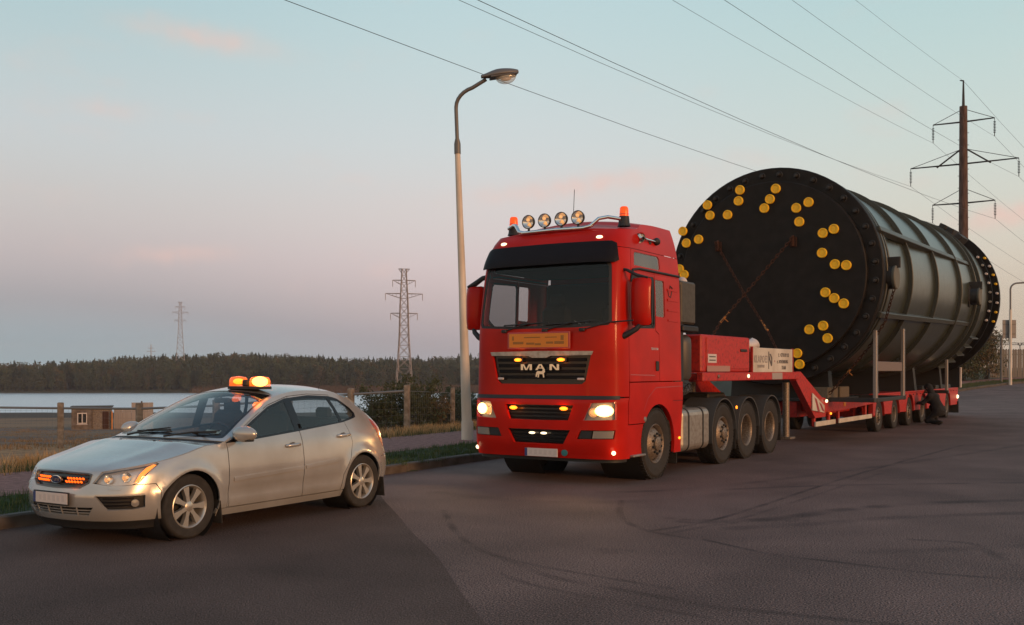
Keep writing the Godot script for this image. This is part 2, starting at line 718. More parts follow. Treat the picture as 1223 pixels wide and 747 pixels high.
func ground() -> void:
	gn.seed = 3
	gn.frequency = 0.05
	setup_kerb()
	var grain := noise_tex(0.16, 11, [[0.2, Color(0.22, 0.22, 0.22)], [0.42, Color(0.60, 0.60, 0.595)], [0.56, Color(0.80, 0.795, 0.79)], [0.75, Color(1, 1, 1)]], 512)
	var bumpy := noise_tex(0.22, 12, [], 512, 6.0)
	var coarse := noise_tex(0.45, 13, [], 2048, 5.0, 2)
	# --- old carriageway, with the tyre marks and cracks worn into it
	var old := mat("old_asphalt", Color.WHITE, 0.82, 0.0, {"metallic_specular": 0.36})
	old.albedo_texture = road_wear(Color(lin(0.270, 0.165, 0.142)), true)
	old.detail_enabled = true
	old.detail_blend_mode = BaseMaterial3D.BLEND_MODE_MUL
	old.detail_uv_layer = BaseMaterial3D.DETAIL_UV_2
	old.detail_albedo = grain
	var mask := Image.create(4, 4, false, Image.FORMAT_RGB8)
	mask.fill(Color.WHITE)
	old.detail_mask = ImageTexture.create_from_image(mask)
	old.normal_enabled = true
	old.normal_texture = coarse
	old.normal_scale = 0.22
	old.uv1_triplanar = false
	var g := Geo.new()
	# grid fans out from the kerb line to the right
	var offs := [0.0, 0.6, 1.5, 3.0, 5.0, 8.0, 12.0, 18.0, 28.0, 45.0, 80.0, 140.0]
	for i in range(0, kerb_line.size() - 4, 4):
		for k in offs.size() - 1:
			var q := []
			for s in [[i, offs[k]], [i + 4, offs[k]], [i + 4, offs[k + 1]], [i, offs[k + 1]]]:
				var t := Vector2(0.86, -0.51)
				var p: Vector2 = kerb_line[s[0]] + t * s[1]
				var y := road_y(p.x, p.y)
				q.append(Vector3(p.x, y, -p.y))
			var st := g.v.size()
			g.quad(q[0], q[1], q[2], q[3], Vector3.UP)
			for j in 4:
				g.uv.append(Vector2((q[j].x + 6.0) / 26.0, (-q[j].z - 3.0) / 26.0))
				g.uv2.append(Vector2(q[j].x, q[j].z) / 1.4)
	tag(obj("road", g, old), "", "", "", "structure")
	# --- newer dark asphalt on the left
	var fresh := mat("fresh_asphalt", Color.WHITE, 0.88, 0.0, {"metallic_specular": 0.3})
	fresh.albedo_texture = road_wear(Color(lin(0.172, 0.110, 0.093)), false)
	fresh.detail_enabled = true
	fresh.detail_blend_mode = BaseMaterial3D.BLEND_MODE_MUL
	fresh.detail_uv_layer = BaseMaterial3D.DETAIL_UV_2
	fresh.detail_albedo = grain
	fresh.detail_mask = old.detail_mask
	fresh.normal_enabled = true
	fresh.normal_texture = coarse
	fresh.normal_scale = 0.2
	g = Geo.new()
	var prev := Vector2.ZERO
	var first := true
	for i in range(0, kerb_line.size()):
		var a := kerb_line[i]
		if a.y > 15.1:
			break
		var bx: float = -1.52 - 0.2286 * (a.y - 12.45)
		bx += 0.03 * sin(a.y * 0.9) + 0.012 * sin(a.y * 2.3)
		var b := Vector2(maxf(bx, a.x), a.y)
		if not first:
			var p := kerb_line[i - 1]
			var y := 0.005
			g.quad(Vector3(p.x, y, -p.y), Vector3(prev.x, y, -prev.y), Vector3(b.x, y, -b.y), Vector3(a.x, y, -a.y), Vector3.UP)
			for s in [p, prev, b, a]:
				g.uv.append(Vector2((s.x + 22.0) / 26.0, (s.y + 11.0) / 26.0))
				g.uv2.append(Vector2(s.x, s.y) / 1.1)
		prev = b
		first = false
	tag(obj("road_patch", g, fresh), "", "", "", "structure")
	# --- kerb of single stones
	var kst := mat("kerb_concrete", lin(0.13, 0.112, 0.098), 0.9, 0.0, {"uv1_triplanar": true, "uv1_world_triplanar": true, "uv1_scale": Vector3(0.7, 0.7, 0.7)})
	kst.albedo_texture = noise_tex(0.02, 21, [[0.0, Color(0.62, 0.58, 0.54)], [1.0, Color(1, 1, 1)]], 256)
	kst.normal_enabled = true
	kst.normal_texture = bumpy
	kst.normal_scale = 0.4
	var kerb := Node3D.new()
	kerb.name = "kerb"
	add_child(kerb)
	tag(kerb, "", "", "", "structure")
	var far_k := Geo.new()
	for i in range(24, kerb_line.size() - 3, 2):
		var a := off_kerb(i, 0.075)
		var b := off_kerb(i + 2, 0.075)
		var d := b - a
		var L := d.length()
		var y := road_y((a.x + b.x) / 2, (a.y + b.y) / 2)
		var bs := Basis(Vector3(d.x, road_y(b.x, b.y) - road_y(a.x, a.y), -d.y).normalized(), Vector3.UP, Vector3(d.y, 0, d.x).normalized())
		var c := Vector3((a.x + b.x) / 2, y - 0.03 + 0.006 * sin(i * 2.3), -(a.y + b.y) / 2)
		if i < 230 and a.y > 0.0:
			var kg := Geo.new().box(Vector3.ZERO, Vector3(L - 0.012, 0.34, 0.15), 0.018)
			var o := obj("kerb_stone", kg, kst, kerb)
			o.transform = Transform3D(bs, c)
		else:
			far_k.box(c, Vector3(L - 0.012, 0.34, 0.15), 0.018, bs)
	tag(obj("kerb_run", far_k, kst, kerb), "", "", "", "stuff")
	# --- grass verge, footpath
	var soil := mat("verge_soil", lin(0.035, 0.045, 0.016), 1.0, 0.0, {"uv1_triplanar": true, "uv1_world_triplanar": true, "uv1_scale": Vector3(0.4, 0.4, 0.4)})
	soil.albedo_texture = noise_tex(0.03, 31, [[0.0, Color(0.5, 0.55, 0.4)], [1.0, Color(1, 1, 0.9)]], 256)
	g = Geo.new()
	strip(g, 0.15, 1.62, 0.115, 0.13, 20, kerb_line.size() - 3)
	tag(obj("grass_verge", g, soil), "", "", "", "structure")
	var path := mat("path_paving", lin(0.44, 0.20, 0.165), 0.9, 0.0, {"uv1_triplanar": true, "uv1_world_triplanar": true, "uv1_scale": Vector3(0.5, 0.5, 0.5)})
	path.albedo_texture = noise_tex(0.05, 33, [[0.0, Color(0.68, 0.66, 0.66)], [1.0, Color(1, 1, 1)]], 256)
	path.normal_enabled = true
	path.normal_texture = bumpy
	g = Geo.new()
	strip(g, 1.62, 4.05, 0.135, 0.15, 20, kerb_line.size() - 3)
	tag(obj("footpath", g, path), "", "", "", "structure")
	# --- land beyond, down to the lake and up the far shore
	var land := mat("land", Color.WHITE, 1.0, 0.0, {"vertex_color_use_as_albedo": true, "uv1_triplanar": true, "uv1_world_triplanar": true, "uv1_scale": Vector3(0.12, 0.12, 0.12)})
	land.albedo_texture = noise_tex(0.03, 41, [[0.0, Color(0.72, 0.7, 0.68)], [1.0, Color(1, 1, 1)]], 512, 0.0, 5)
	g = Geo.new()
	var ds := []
	var dd := -45.0
	while dd < 1500.0:
		ds.append(dd)
		dd += 1.5 if dd < 40 else (3.0 if dd < 130 else (5.0 if dd < 240 else (14.0 if dd < 455 else (7.0 if dd < 520 else 40.0))))
	var xs := []
	var xx := -900.0
	while xx < 1000.0:
		xs.append(xx)
		var ax := absf(xx + 5.0)
		xx += 2.0 if ax < 45 else (6.0 if ax < 120 else (25.0 if ax < 300 else 90.0))
	var rows := []
	for d in ds:
		var row := []
		for x in xs:
			var k := side_of_kerb(x, d) if d < 150.0 and absf(x) < 200.0 else (60.0 if x < 200.0 or d > 150.0 else -20.0)
			row.append(Vector3(x, land_y(x, d, k), -d))
			g.v.append(row[-1])
			g.n.append(Vector3.UP)
			g.col.append(land_color(x, d, k))
		rows.append(row)
	var w := xs.size()
	for i in ds.size():
		for j in w:
			var a: Vector3 = rows[i][maxi(j - 1, 0)]
			var b: Vector3 = rows[i][mini(j + 1, w - 1)]
			var c: Vector3 = rows[maxi(i - 1, 0)][j]
			var e: Vector3 = rows[mini(i + 1, ds.size() - 1)][j]
			g.n[i * w + j] = (b - a).cross(e - c).normalized()
	for i in ds.size() - 1:
		for j in w - 1:
			g.idx(i * w + j, i * w + j + 1, (i + 1) * w + j + 1)
			g.idx(i * w + j, (i + 1) * w + j + 1, (i + 1) * w + j)
	tag(obj("ground", g, land), "", "", "", "structure")
	# --- lake
	var water := mat("water", lin(0.72, 0.71, 0.72), 0.36, 0.75, {"metallic_specular": 0.8, "uv1_triplanar": true, "uv1_world_triplanar": true, "uv1_scale": Vector3(0.05, 0.05, 0.05)})
	water.normal_enabled = true
	water.normal_texture = noise_tex(0.02, 51, [], 512, 3.0)
	water.normal_scale = 1.6
	g = Geo.new()
	g.quad(Vector3(-1400, -8.8, -190), Vector3(900, -8.8, -190), Vector3(900, -8.8, -480), Vector3(-1400, -8.8, -480), Vector3.UP)
	tag(obj("lake", g, water), "", "", "", "structure")

func land_color(x: float, d: float, k: float) -> Color:
	var a := gn.get_noise_2d(x * 3.0, d * 6.0)
	var b := gn.get_noise_2d(x * 1.2 + 300.0, d * 1.2)
	var straw := Color(0.42, 0.23, 0.10)
	var grass := Color(0.06, 0.07, 0.022)
	var sand := Color(0.36, 0.20, 0.095)
	var gravel := Color(0.135, 0.105, 0.088)
	var dark := Color(0.05, 0.034, 0.022)
	var c := straw
	if d > 460.0:
		c = Color(0.12, 0.075, 0.04).lerp(Color(0.03, 0.035, 0.02), smoothstep(478.0, 500.0, d))
		if x < -60.0 and d < 480.0: c = Color(0.06, 0.06, 0.025)
	elif k < 6.5:
		c = grass.lerp(straw, smoothstep(4.3, 6.0, k + a * 2.0))
	else:
		c = straw.lerp(Color(0.21, 0.125, 0.07), smoothstep(28.0, 34.0, d + 4.0 * a))
		c = c.lerp(gravel, smoothstep(38.0, 43.0, d + 5.0 * a) * (1.0 - smoothstep(62.0, 68.0, d + 6.0 * a)))
		c = c.lerp(Color(0.22, 0.135, 0.08), smoothstep(66.0, 72.0, d + 8.0 * a))
		c = c.lerp(gravel * 1.1, smoothstep(95.0, 100.0, d + 5.0 * b) * (1.0 - smoothstep(118.0, 122.0, d)))
		c = c.lerp(sand, smoothstep(0.05, 0.35, b + (0.5 if x < -62.0 else -0.2)) * smoothstep(120.0, 128.0, d))
		c = c.lerp(dark, smoothstep(168.0, 176.0, d + 6.0 * a))
	if x > 14.0 and d < 150.0 and k > 4.0:
		c = Color(0.07, 0.055, 0.026).lerp(grass, smoothstep(-0.2, 0.3, a))
	return Color(c.r, c.g, c.b).lerp(Color(c.r * 0.7, c.g * 0.72, c.b * 0.75), clampf(0.5 + a, 0, 1))

func road_wear(base: Color, marks: bool) -> ImageTexture:
	var S := 2048 if marks else 1024
	var im := Image.create(S, S, false, Image.FORMAT_RGB8)
	var n := FastNoiseLite.new()
	n.seed = 7 if marks else 8
	n.frequency = 0.006 * 2048 / S
	n.fractal_octaves = 5
	var m := Image.create(S, S, false, Image.FORMAT_RF)
	if marks:
		# worn tyre tracks, sealed cracks and stains, as (x, depth) in metres, width, darkness
		var L := [
			[[[-0.81, 11.86], [-0.62, 10.48], [-0.41, 9.57], [-0.16, 8.96], [0.3, 8.4], [1.2, 7.6]], 0.05, 0.34],
			[[[1.39, 12.77], [1.25, 11.72], [1.26, 10.88], [1.41, 10.31], [1.75, 9.85]], 0.06, 0.30],
			[[[1.41, 10.31], [2.14, 11.0], [3.06, 12.3], [5.66, 16.23], [9.98, 22.25]], 0.05, 0.42],
			[[[1.60, 10.2], [2.3, 10.9], [3.26, 12.2], [5.9, 16.1]], 0.05, 0.25],
			[[[2.13, 10.94], [2.97, 11.19], [3.84, 11.86], [5.07, 12.45], [6.51, 12.77], [9.5, 13.1]], 0.16, 0.34],
			[[[2.3, 10.5], [3.2, 10.8], [4.4, 11.3], [6.9, 11.8], [9.0, 12.0]], 0.16, 0.26],
			[[[1.87, 9.8], [2.32, 9.04], [2.8, 8.65], [3.34, 8.22], [4.04, 7.92], [6.0, 7.3]], 0.05, 0.46],
			[[[-0.08, 8.84], [0.32, 8.02], [0.81, 7.56], [1.4, 7.02], [1.66, 6.9], [2.5, 6.5]], 0.07, 0.32],
			[[[-0.3, 8.6], [0.1, 7.8], [0.7, 7.2], [1.3, 6.7]], 0.05, 0.22],
			[[[3.0, 13.94], [4.68, 14.45], [7.53, 14.78], [12.0, 15.2]], 0.12, 0.28],
			[[[3.91, 9.8], [4.37, 9.57], [4.3, 8.9], [4.24, 8.5]], 0.08, 0.3],
			[[[1.2, 13.6], [2.2, 13.9], [4.0, 15.2], [8.0, 18.9], [14.0, 25.0]], 0.14, 0.22],
			[[[3.2, 9.1], [4.2, 9.3], [5.6, 9.6]], 0.14, 0.25],
			[[[-1.0, 13.6], [-0.2, 12.9], [0.6, 12.6], [1.6, 12.7], [2.6, 13.2], [4.5, 14.9]], 0.2, 0.14],
		]
		for s in L:
			var pts: Array = s[0]
			for i in pts.size() - 1:
				var a := Vector2(pts[i][0], pts[i][1])
				var b := Vector2(pts[i + 1][0], pts[i + 1][1])
				var cnt := int(a.distance_to(b) / 0.012) + 1
				for j in cnt:
					var t := float(j) / cnt
					var p0 := Vector2(pts[maxi(i - 1, 0)][0], pts[maxi(i - 1, 0)][1])
					var p3 := Vector2(pts[mini(i + 2, pts.size() - 1)][0], pts[mini(i + 2, pts.size() - 1)][1])
					var p := a.cubic_interpolate(b, p0, p3, t)
					var k := 0.55 + 0.9 * n.get_noise_2d(p.x * 210.0, p.y * 210.0)
					stamp(m, Vector2((p.x + 6.0) / 26.0, (p.y - 3.0) / 26.0) * S, s[1] / 26.0 * S, clampf(s[2] * 1.7 * k, 0.0, 0.8))
		for s in [[2.09, 11.0, 0.22, 0.5], [2.34, 10.88, 0.2, 0.45], [1.85, 11.06, 0.16, 0.42], [3.17, 11.06, 0.13, 0.5], [3.5, 10.8, 0.12, 0.3], [-0.6, 8.3, 0.16, 0.3], [4.2, 9.3, 0.25, 0.3], [0.9, 9.2, 0.18, 0.25], [5.2, 8.1, 0.22, 0.25], [-1.0, 10.4, 0.1, 0.2]]:
			for j in 9:
				stamp(m, Vector2((s[0] + rng.randfn() * s[2] * 0.5 + 6.0) / 26.0, (s[1] + rng.randfn() * s[2] * 0.35 - 3.0) / 26.0) * S, s[2] * 0.5 / 26.0 * S, s[3] * rng.randf_range(0.2, 0.9))
	var bl := base.srgb_to_linear()
	for y in S:
		for x in S:
			var v := 1.12 + 0.44 * n.get_noise_2d(x, y) + 0.26 * n.get_noise_2d(x * 0.25 + 700.0, y * 0.25) + rng.randf_range(-0.10, 0.10)
			v *= 1.0 - m.get_pixel(x, y).r
			im.set_pixel(x, y, Color(bl.r * v, bl.g * v, bl.b * v).linear_to_srgb())
	return ImageTexture.create_from_image(im)

func stamp(m: Image, c: Vector2, r: float, k: float) -> void:
	for y in range(maxi(0, int(c.y - r)), mini(m.get_height(), int(c.y + r) + 1)):
		for x in range(maxi(0, int(c.x - r)), mini(m.get_width(), int(c.x + r) + 1)):
			var q := Vector2(x, y).distance_to(c) / r
			if q < 1.0:
				var v := k * (1.0 - q * q)
				if v > m.get_pixel(x, y).r:
					m.set_pixel(x, y, Color(v, 0, 0))

# ---------- shared materials ----------
func materials() -> void:
	var dirt := noise_tex(0.02, 61, [[0.0, Color(0.80, 0.76, 0.73)], [0.6, Color(0.96, 0.95, 0.94)], [1.0, Color(1, 1, 1)]], 512, 0.0, 5)
	var film := noise_tex(0.006, 66, [[0.0, Color(0.86, 0.84, 0.82)], [1.0, Color(1, 1, 1)]], 512, 0.0, 5)
	var wear := {"uv1_triplanar": true, "uv1_scale": Vector3(0.5, 0.5, 0.5), "albedo_texture": dirt}
	mat("red_paint", lin(0.50, 0.012, 0.006), 0.40, 0.0, {"metallic_specular": 0.2, "clearcoat_enabled": true, "clearcoat": 0.15, "clearcoat_roughness": 0.1, "uv1_triplanar": true, "uv1_scale": Vector3(0.4, 0.4, 0.4), "albedo_texture": film})
	mat("trailer_red", lin(0.50, 0.018, 0.010), 0.5, 0.0, {"uv1_triplanar": true, "uv1_scale": Vector3(0.7, 0.7, 0.7), "albedo_texture": noise_tex(0.03, 62, [[0.0, Color(0.55, 0.5, 0.47)], [0.4, Color(0.9, 0.89, 0.88)], [1.0, Color(1, 1, 1)]], 512, 0.0, 5)})
	mat("silver_paint", lin(0.455, 0.462, 0.468), 0.27, 0.40, {"clearcoat_enabled": true, "clearcoat": 0.8, "clearcoat_roughness": 0.1, "uv1_triplanar": true, "uv1_scale": Vector3(0.4, 0.4, 0.4), "albedo_texture": film})
	mat("black_plastic", lin(0.013, 0.013, 0.0145), 0.6)
	mat("grille_black", lin(0.006, 0.006, 0.007), 0.6, 0.0, {"metallic_specular": 0.25})
	mat("black_gloss", lin(0.008, 0.008, 0.01), 0.22)
	mat("dark_steel", lin(0.028, 0.026, 0.025), 0.6, 0.3)
	mat("rubber", lin(0.030, 0.027, 0.025), 0.85, 0.0, {"uv1_triplanar": true, "uv1_scale": Vector3(1.4, 1.4, 1.4), "albedo_texture": noise_tex(0.03, 64, [[0.0, Color(0.7, 0.68, 0.66)], [1.0, Color(1, 1, 1)]], 256)})
	mat("rim_steel", lin(0.30, 0.27, 0.24), 0.5, 0.5, {"uv1_triplanar": true, "uv1_scale": Vector3(2.2, 2.2, 2.2), "albedo_texture": noise_tex(0.05, 65, [[0.0, Color(0.45, 0.38, 0.33)], [0.6, Color(0.9, 0.86, 0.82)], [1.0, Color(1, 1, 1)]], 256)})
	mat("alloy", lin(0.50, 0.47, 0.43), 0.35, 0.7)
	mat("chrome", lin(0.75, 0.74, 0.73), 0.16, 1.0)
	mat("steel", lin(0.42, 0.40, 0.37), 0.38, 0.6, {"uv1_triplanar": true, "uv1_scale": Vector3(0.9, 0.9, 0.9), "albedo_texture": dirt})
	mat("white_paint", lin(0.62, 0.58, 0.52), 0.6, 0.0, {"uv1_triplanar": true, "uv1_scale": Vector3(0.5, 0.5, 0.5), "albedo_texture": film})
	mat("orange_sheet", lin(0.62, 0.20, 0.015), 0.55)
	mat("plate_white", lin(0.56, 0.50, 0.48), 0.5)
	mat("plate_blue", lin(0.03, 0.05, 0.17), 0.5)
	mat("dark_fabric", lin(0.02, 0.02, 0.022), 0.95)
	mat("grey_trim", lin(0.06, 0.06, 0.062), 0.8)
	mat("mirror_glass", lin(0.6, 0.62, 0.64), 0.04, 1.0)
	mat("pane", Color(0.045, 0.06, 0.065, 0.5), 0.03, 0.0, {"metallic_specular": 0.36, "transparency": BaseMaterial3D.TRANSPARENCY_ALPHA})
	mat("car_pane", Color(0.16, 0.2, 0.2, 0.26), 0.03, 0.0, {"transparency": BaseMaterial3D.TRANSPARENCY_ALPHA, "metallic_specular": 0.7})
	mat("clear_pane", Color(0.9, 0.9, 0.9, 0.10), 0.03, 0.0, {"transparency": BaseMaterial3D.TRANSPARENCY_ALPHA})
	mat("amber_pane", lin(0.75, 0.20, 0.01), 0.2, 0.0, {"backlight": Color(0.5, 0.25, 0.05)})
	mat("red_lens", lin(0.35, 0.01, 0.01), 0.15, 0.0, {"clearcoat_enabled": true})
	lamp("amber_lamp", Color(1.0, 0.52, 0.12), 3.2)
	lamp("bar_lamp", Color(1.0, 0.78, 0.36), 6.0)
	lamp("bar_dim", Color(1.0, 0.62, 0.16), 2.8)
	lamp("amber_glow", Color(1.0, 0.36, 0.03), 1.1)
	lamp("amber_led", Color(1.0, 0.40, 0.05), 1.5)
	lamp("warm_lamp", Color(1.0, 0.80, 0.48), 5.0)
	lamp("warm_dim", Color(1.0, 0.72, 0.42), 0.7)
	lamp("marker_lamp", Color(1.0, 0.90, 0.72), 2.2)

func lamp(called: String, c: Color, e: float) -> void:
	mat(called, c, 0.4, 0.0, {"emission_enabled": true, "emission": c, "emission_energy_multiplier": e})

func light_at(called: String, parent: Node, at: Vector3, c: Color, e: float, size := 0.05) -> void:
	var l := OmniLight3D.new()
	l.name = called
	l.light_color = c
	l.light_energy = e
	l.light_size = size
	l.omni_range = 30.0
	l.omni_attenuation = 2.0
	l.shadow_enabled = true
	l.position = at
	parent.add_child(l, true)

# ---------- lorry wheel: the outer face looks along +x, x = 0 is the wheel's middle ----------
func lorry_wheel(parent: Node3D, at: Vector3, r: float, w: float, front: bool, near: bool) -> void:
	var o := Node3D.new()
	o.name = "wheel"
	parent.add_child(o, true)
	o.position = at
	if not near:
		o.rotation_degrees.y = 180
	var ri := r * 0.545
	var h := w * 0.5
	var t := Geo.new()
	t.lathe([Vector2(ri, -h * 0.8), Vector2(r * 0.72, -h), Vector2(r * 0.90, -h), Vector2(r * 0.975, -h * 0.86), Vector2(r, -h * 0.7), Vector2(r, h * 0.7), Vector2(r * 0.975, h * 0.86), Vector2(r * 0.90, h), Vector2(r * 0.86, h * 1.0), Vector2(r * 0.845, h * 0.985), Vector2(r * 0.72, h), Vector2(ri + 0.01, h * 0.84), Vector2(ri, h * 0.8)], axis_x(Vector3.ZERO), 48)
	for k in 60:   # tread blocks at the shoulder
		var a := TAU * k / 60
		for s in [-1.0, 1.0]:
			t.box(Vector3(s * h * 0.72, cos(a) * r * 0.99, sin(a) * r * 0.99), Vector3(h * 0.42, 0.035, r * 0.06), 0.0, Basis(Vector3.RIGHT, a))
	for x in [-0.28, 0.0, 0.28]:
		t.lathe([Vector2(r + 0.001, x * h - 0.055 * h), Vector2(r + 0.012, x * h - 0.05 * h), Vector2(r + 0.012, x * h + 0.1 * h), Vector2(r + 0.001, x * h + 0.11 * h)], axis_x(Vector3.ZERO), 40)
	obj("tyre", t, M.rubber, o)
	var g := Geo.new()
	g.lathe([Vector2(ri + 0.012, h * 0.86), Vector2(ri + 0.004, h * 0.9), Vector2(ri - 0.02, h * 0.8), Vector2(ri - 0.03, h * 0.55), Vector2(ri - 0.035, -h * 0.8)], axis_x(Vector3.ZERO), 40)
	var hub := Geo.new()
	var nuts := Geo.new()
	if front:   # dished outward
		g.lathe([Vector2(ri - 0.03, h * 0.35), Vector2(ri * 0.86, h * 0.55), Vector2(ri * 0.62, h * 0.95), Vector2(ri * 0.40, h * 0.98), Vector2(ri * 0.36, h * 0.9)], axis_x(Vector3.ZERO), 40)
		hub.lathe([Vector2(ri * 0.37, h * 0.85), Vector2(ri * 0.36, h * 1.12), Vector2(ri * 0.30, h * 1.18), Vector2(0.0, h * 1.2)], axis_x(Vector3.ZERO), 24)
		for k in 10:
			var a := TAU * k / 10
			nuts.lathe([Vector2(0.022, h * 0.94), Vector2(0.020, h * 1.12), Vector2(0.0, h * 1.13)], axis_x(Vector3(0, cos(a) * ri * 0.52, sin(a) * ri * 0.52)), 6)
	else:       # deep dish
		g.lathe([Vector2(ri - 0.03, -h * 0.4), Vector2(ri * 0.80, -h * 0.55), Vector2(ri * 0.55, -h * 0.6), Vector2(ri * 0.45, -h * 0.6)], axis_x(Vector3.ZERO), 40)
		hub.lathe([Vector2(ri * 0.46, -h * 0.62), Vector2(ri * 0.44, h * 0.1), Vector2(ri * 0.36, h * 0.22), Vector2(0.0, h * 0.25)], axis_x(Vector3.ZERO), 24)
		for k in 10:
			var a := TAU * k / 10
			nuts.lathe([Vector2(0.022, -h * 0.6), Vector2(0.020, -h * 0.36), Vector2(0.0, -h * 0.35)], axis_x(Vector3(0, cos(a) * ri * 0.64, sin(a) * ri * 0.64)), 6)
	for k in 10:   # hand holes
		var a := TAU * (k + 0.5) / 10
		nuts.lathe([Vector2(0.0, 0.0), Vector2(0.028, 0.0)], Transform3D(axis_x(Vector3.ZERO).basis, Vector3((h * 0.575 if front else -h * 0.5), cos(a) * ri * 0.82, sin(a) * ri * 0.82)), 8)
	obj("rim", g, M.rim_steel, o)
	tag(obj("wheel_nuts", nuts, M.dark_steel, o), "", "", "", "stuff")
	obj("hub", hub, M.dark_steel if not front else M.rim_steel, o)

var TT: Transform3D   # the lorry's place

func truck() -> void:
	var t := thing("truck", "red heavy lorry with lit headlamps, four roof lamps and orange beacons, pulling the wide load", "truck", Vector3(1.1625, 0, -16.016), -32.2)
	TT = Transform3D(Basis(Vector3.UP, deg_to_rad(-33.3)), Vector3(1.175, 0, -16.036))
	var si_y := [0.38, 1.2, 2.2, 3.0, 3.3, 3.55, 3.75, 3.95]
	var si_v := [0.0, 0.0, 0.015, 0.035, 0.055, 0.09, 0.14, 0.21]
	var fi_y := [0.38, 0.60, 1.2, 1.27, 2.25, 3.25, 3.45, 3.6, 3.72, 3.85]
	var fi_v := [0.06, 0.0, 0.01, 0.045, 0.06, 0.20, 0.26, 0.34, 0.46, 0.62]
	var W := Wrap.new([Vector2(0, 1.47), Vector2(0.45, 1.465), Vector2(0.90, 1.44), Vector2(1.14, 1.37), Vector2(1.245, 1.20), Vector2(1.27, 0.90), Vector2(1.27, 0.2), Vector2(1.27, -0.4), Vector2(1.27, -1.05)],
		func(x: float, y: float, z: float) -> Vector3: return Vector3(x * (1.0 - spl(si_y, si_v, y) / 1.225), y, z - spl(fi_y, fi_v, y) * smoothstep(0.1, 1.2, z)))
	var fn := W.at
	var st := Vector2(0.09, 0.09)
	var Q := W.z(1.06, 0).x
	var qe := W.z(-0.9, 0).x
	# a polygon over the front from half an outline given as x, y
	var sym := func(h: Array) -> PackedVector2Array:
		var a := []
		for p in h: a.append(W.x(p[0], p[1]))
		for k in range(h.size() - 1, -1, -1): a.append(W.x(-h[k][0], h[k][1]))
		return pv(a)
	var one := func(h: Array, s: float) -> PackedVector2Array:
		var a := []
		for p in h: a.append(W.x(p[0] * s, p[1]))
		return pv(a)
	var side := func(h: Array) -> PackedVector2Array:
		var a := []
		for p in h: a.append(W.z(p[0], p[1]))
		return pv(a)
	# ---- front
	var ws: PackedVector2Array = sym.call([[0.0, 2.27], [0.6, 2.275], [1.10, 2.30], [1.145, 2.36], [1.115, 3.18], [1.07, 3.27], [0.0, 3.30]])
	var wsg: PackedVector2Array = sym.call([[0.0, 2.31], [0.6, 2.315], [1.07, 2.335], [1.105, 2.38], [1.075, 3.15], [1.04, 3.22], [0.0, 3.25]])
	var gr: PackedVector2Array = sym.call([[0.0, 1.45], [0.70, 1.455], [0.76, 1.50], [0.85, 1.885], [0.0, 1.885]])
	var g := Geo.new().patch(rectp(-Q, 1.275, Q, 3.44), [ws, gr], st, fn, 0.0, 0.05)
	var front := obj("cab_front", g, M.red_paint, t)
	obj("windscreen_seal", Geo.new().patch(ws, [wsg], st, fn, -0.006, 0.02), M.black_plastic, t)
	obj("windscreen", Geo.new().patch(wsg, [], st, fn, -0.012), M.pane, t)
	# dark lip between cab and bumper
	obj("lower_lip", Geo.new().patch(rectp(-Q * 0.86, 1.235, Q * 0.86, 1.29), [], st, fn, 0.004, 0.03), M.black_plastic, t)
	# grille with bars
	var grille := obj("grille", Geo.new().patch(gr, [], st, fn, -0.035), M.black_gloss, t)
	for k in 4:
		var y := 1.53 + k * 0.085
		obj("grille_bar", Geo.new().patch(sym.call([[0.0, y], [0.71 + 0.018 * k, y], [0.715 + 0.018 * k, y + 0.05], [0.0, y + 0.05]]), [], st, fn, -0.022, 0.012), M.grille_black, grille)
	obj("grille_trim", Geo.new().patch(sym.call([[0.0, 1.84], [0.12, 1.84], [0.19, 1.868], [0.86, 1.875], [0.885, 1.93], [0.0, 1.94]]), [], st, fn, 0.012, 0.03), M.steel, grille)
	var letters := [["M", -0.225], ["A", 0.02], ["N", 0.255]]
	for l in letters:
		var tm := lettering(l[0], 0.14, 0.02, "Droid Sans", 700)
		var o := obj("letter", tm, M.chrome, grille)
		o.position = W.at(W.x(l[1], 1.70)) + Vector3(0, 0, 0.005)
		o.scale = Vector3(1.85, 0.86, 1)
	# prowling animal badge under the letters
	var lion := pv([Vector2(-0.075, 0.02), Vector2(-0.05, 0.045), Vector2(0.02, 0.04), Vector2(0.045, 0.062), Vector2(0.075, 0.055), Vector2(0.08, 0.03), Vector2(0.058, 0.018), Vector2(0.066, -0.05), Vector2(0.045, -0.05), Vector2(0.034, -0.002), Vector2(-0.02, 0.0), Vector2(-0.028, -0.05), Vector2(-0.05, -0.05), Vector2(-0.048, 0.0), Vector2(-0.068, -0.045), Vector2(-0.085, -0.04)])
	obj("badge", Geo.new().prism(lion, Transform3D(Basis(), W.at(W.x(0.02, 1.60)) + Vector3(0, 0, -0.004)), 0.012, 0.002), M.chrome, grille)
	for s in [[-0.37, 1.81, 0], [0.37, 1.81, 0], [-0.68, 1.53, 1], [0.69, 1.53, 1]]:
		var c := W.at(W.x(s[0], s[1]))
		var bs := Basis(Vector3.UP, asin(s[0] * 0.12))
		if s[2] == 0:
			obj("strobe_housing", Geo.new().box(c + Vector3(0, 0, 0.005), Vector3(0.17, 0.075, 0.03), 0.012, bs), M.black_plastic, grille)
			obj("strobe_lamp", Geo.new().ball(c + Vector3(0, 0, 0.015), Vector3(0.068, 0.026, 0.022), 14, 8, bs), M.amber_lamp, grille)
			light_at("strobe_light", t, c + Vector3(0, 0, 0.08), Color(1.0, 0.45, 0.08), 0.022)
		else:
			obj("marker_lamp", Geo.new().box(c + Vector3(0, 0, 0.012), Vector3(0.11, 0.032, 0.02), 0.008, bs), M.plate_white, grille)
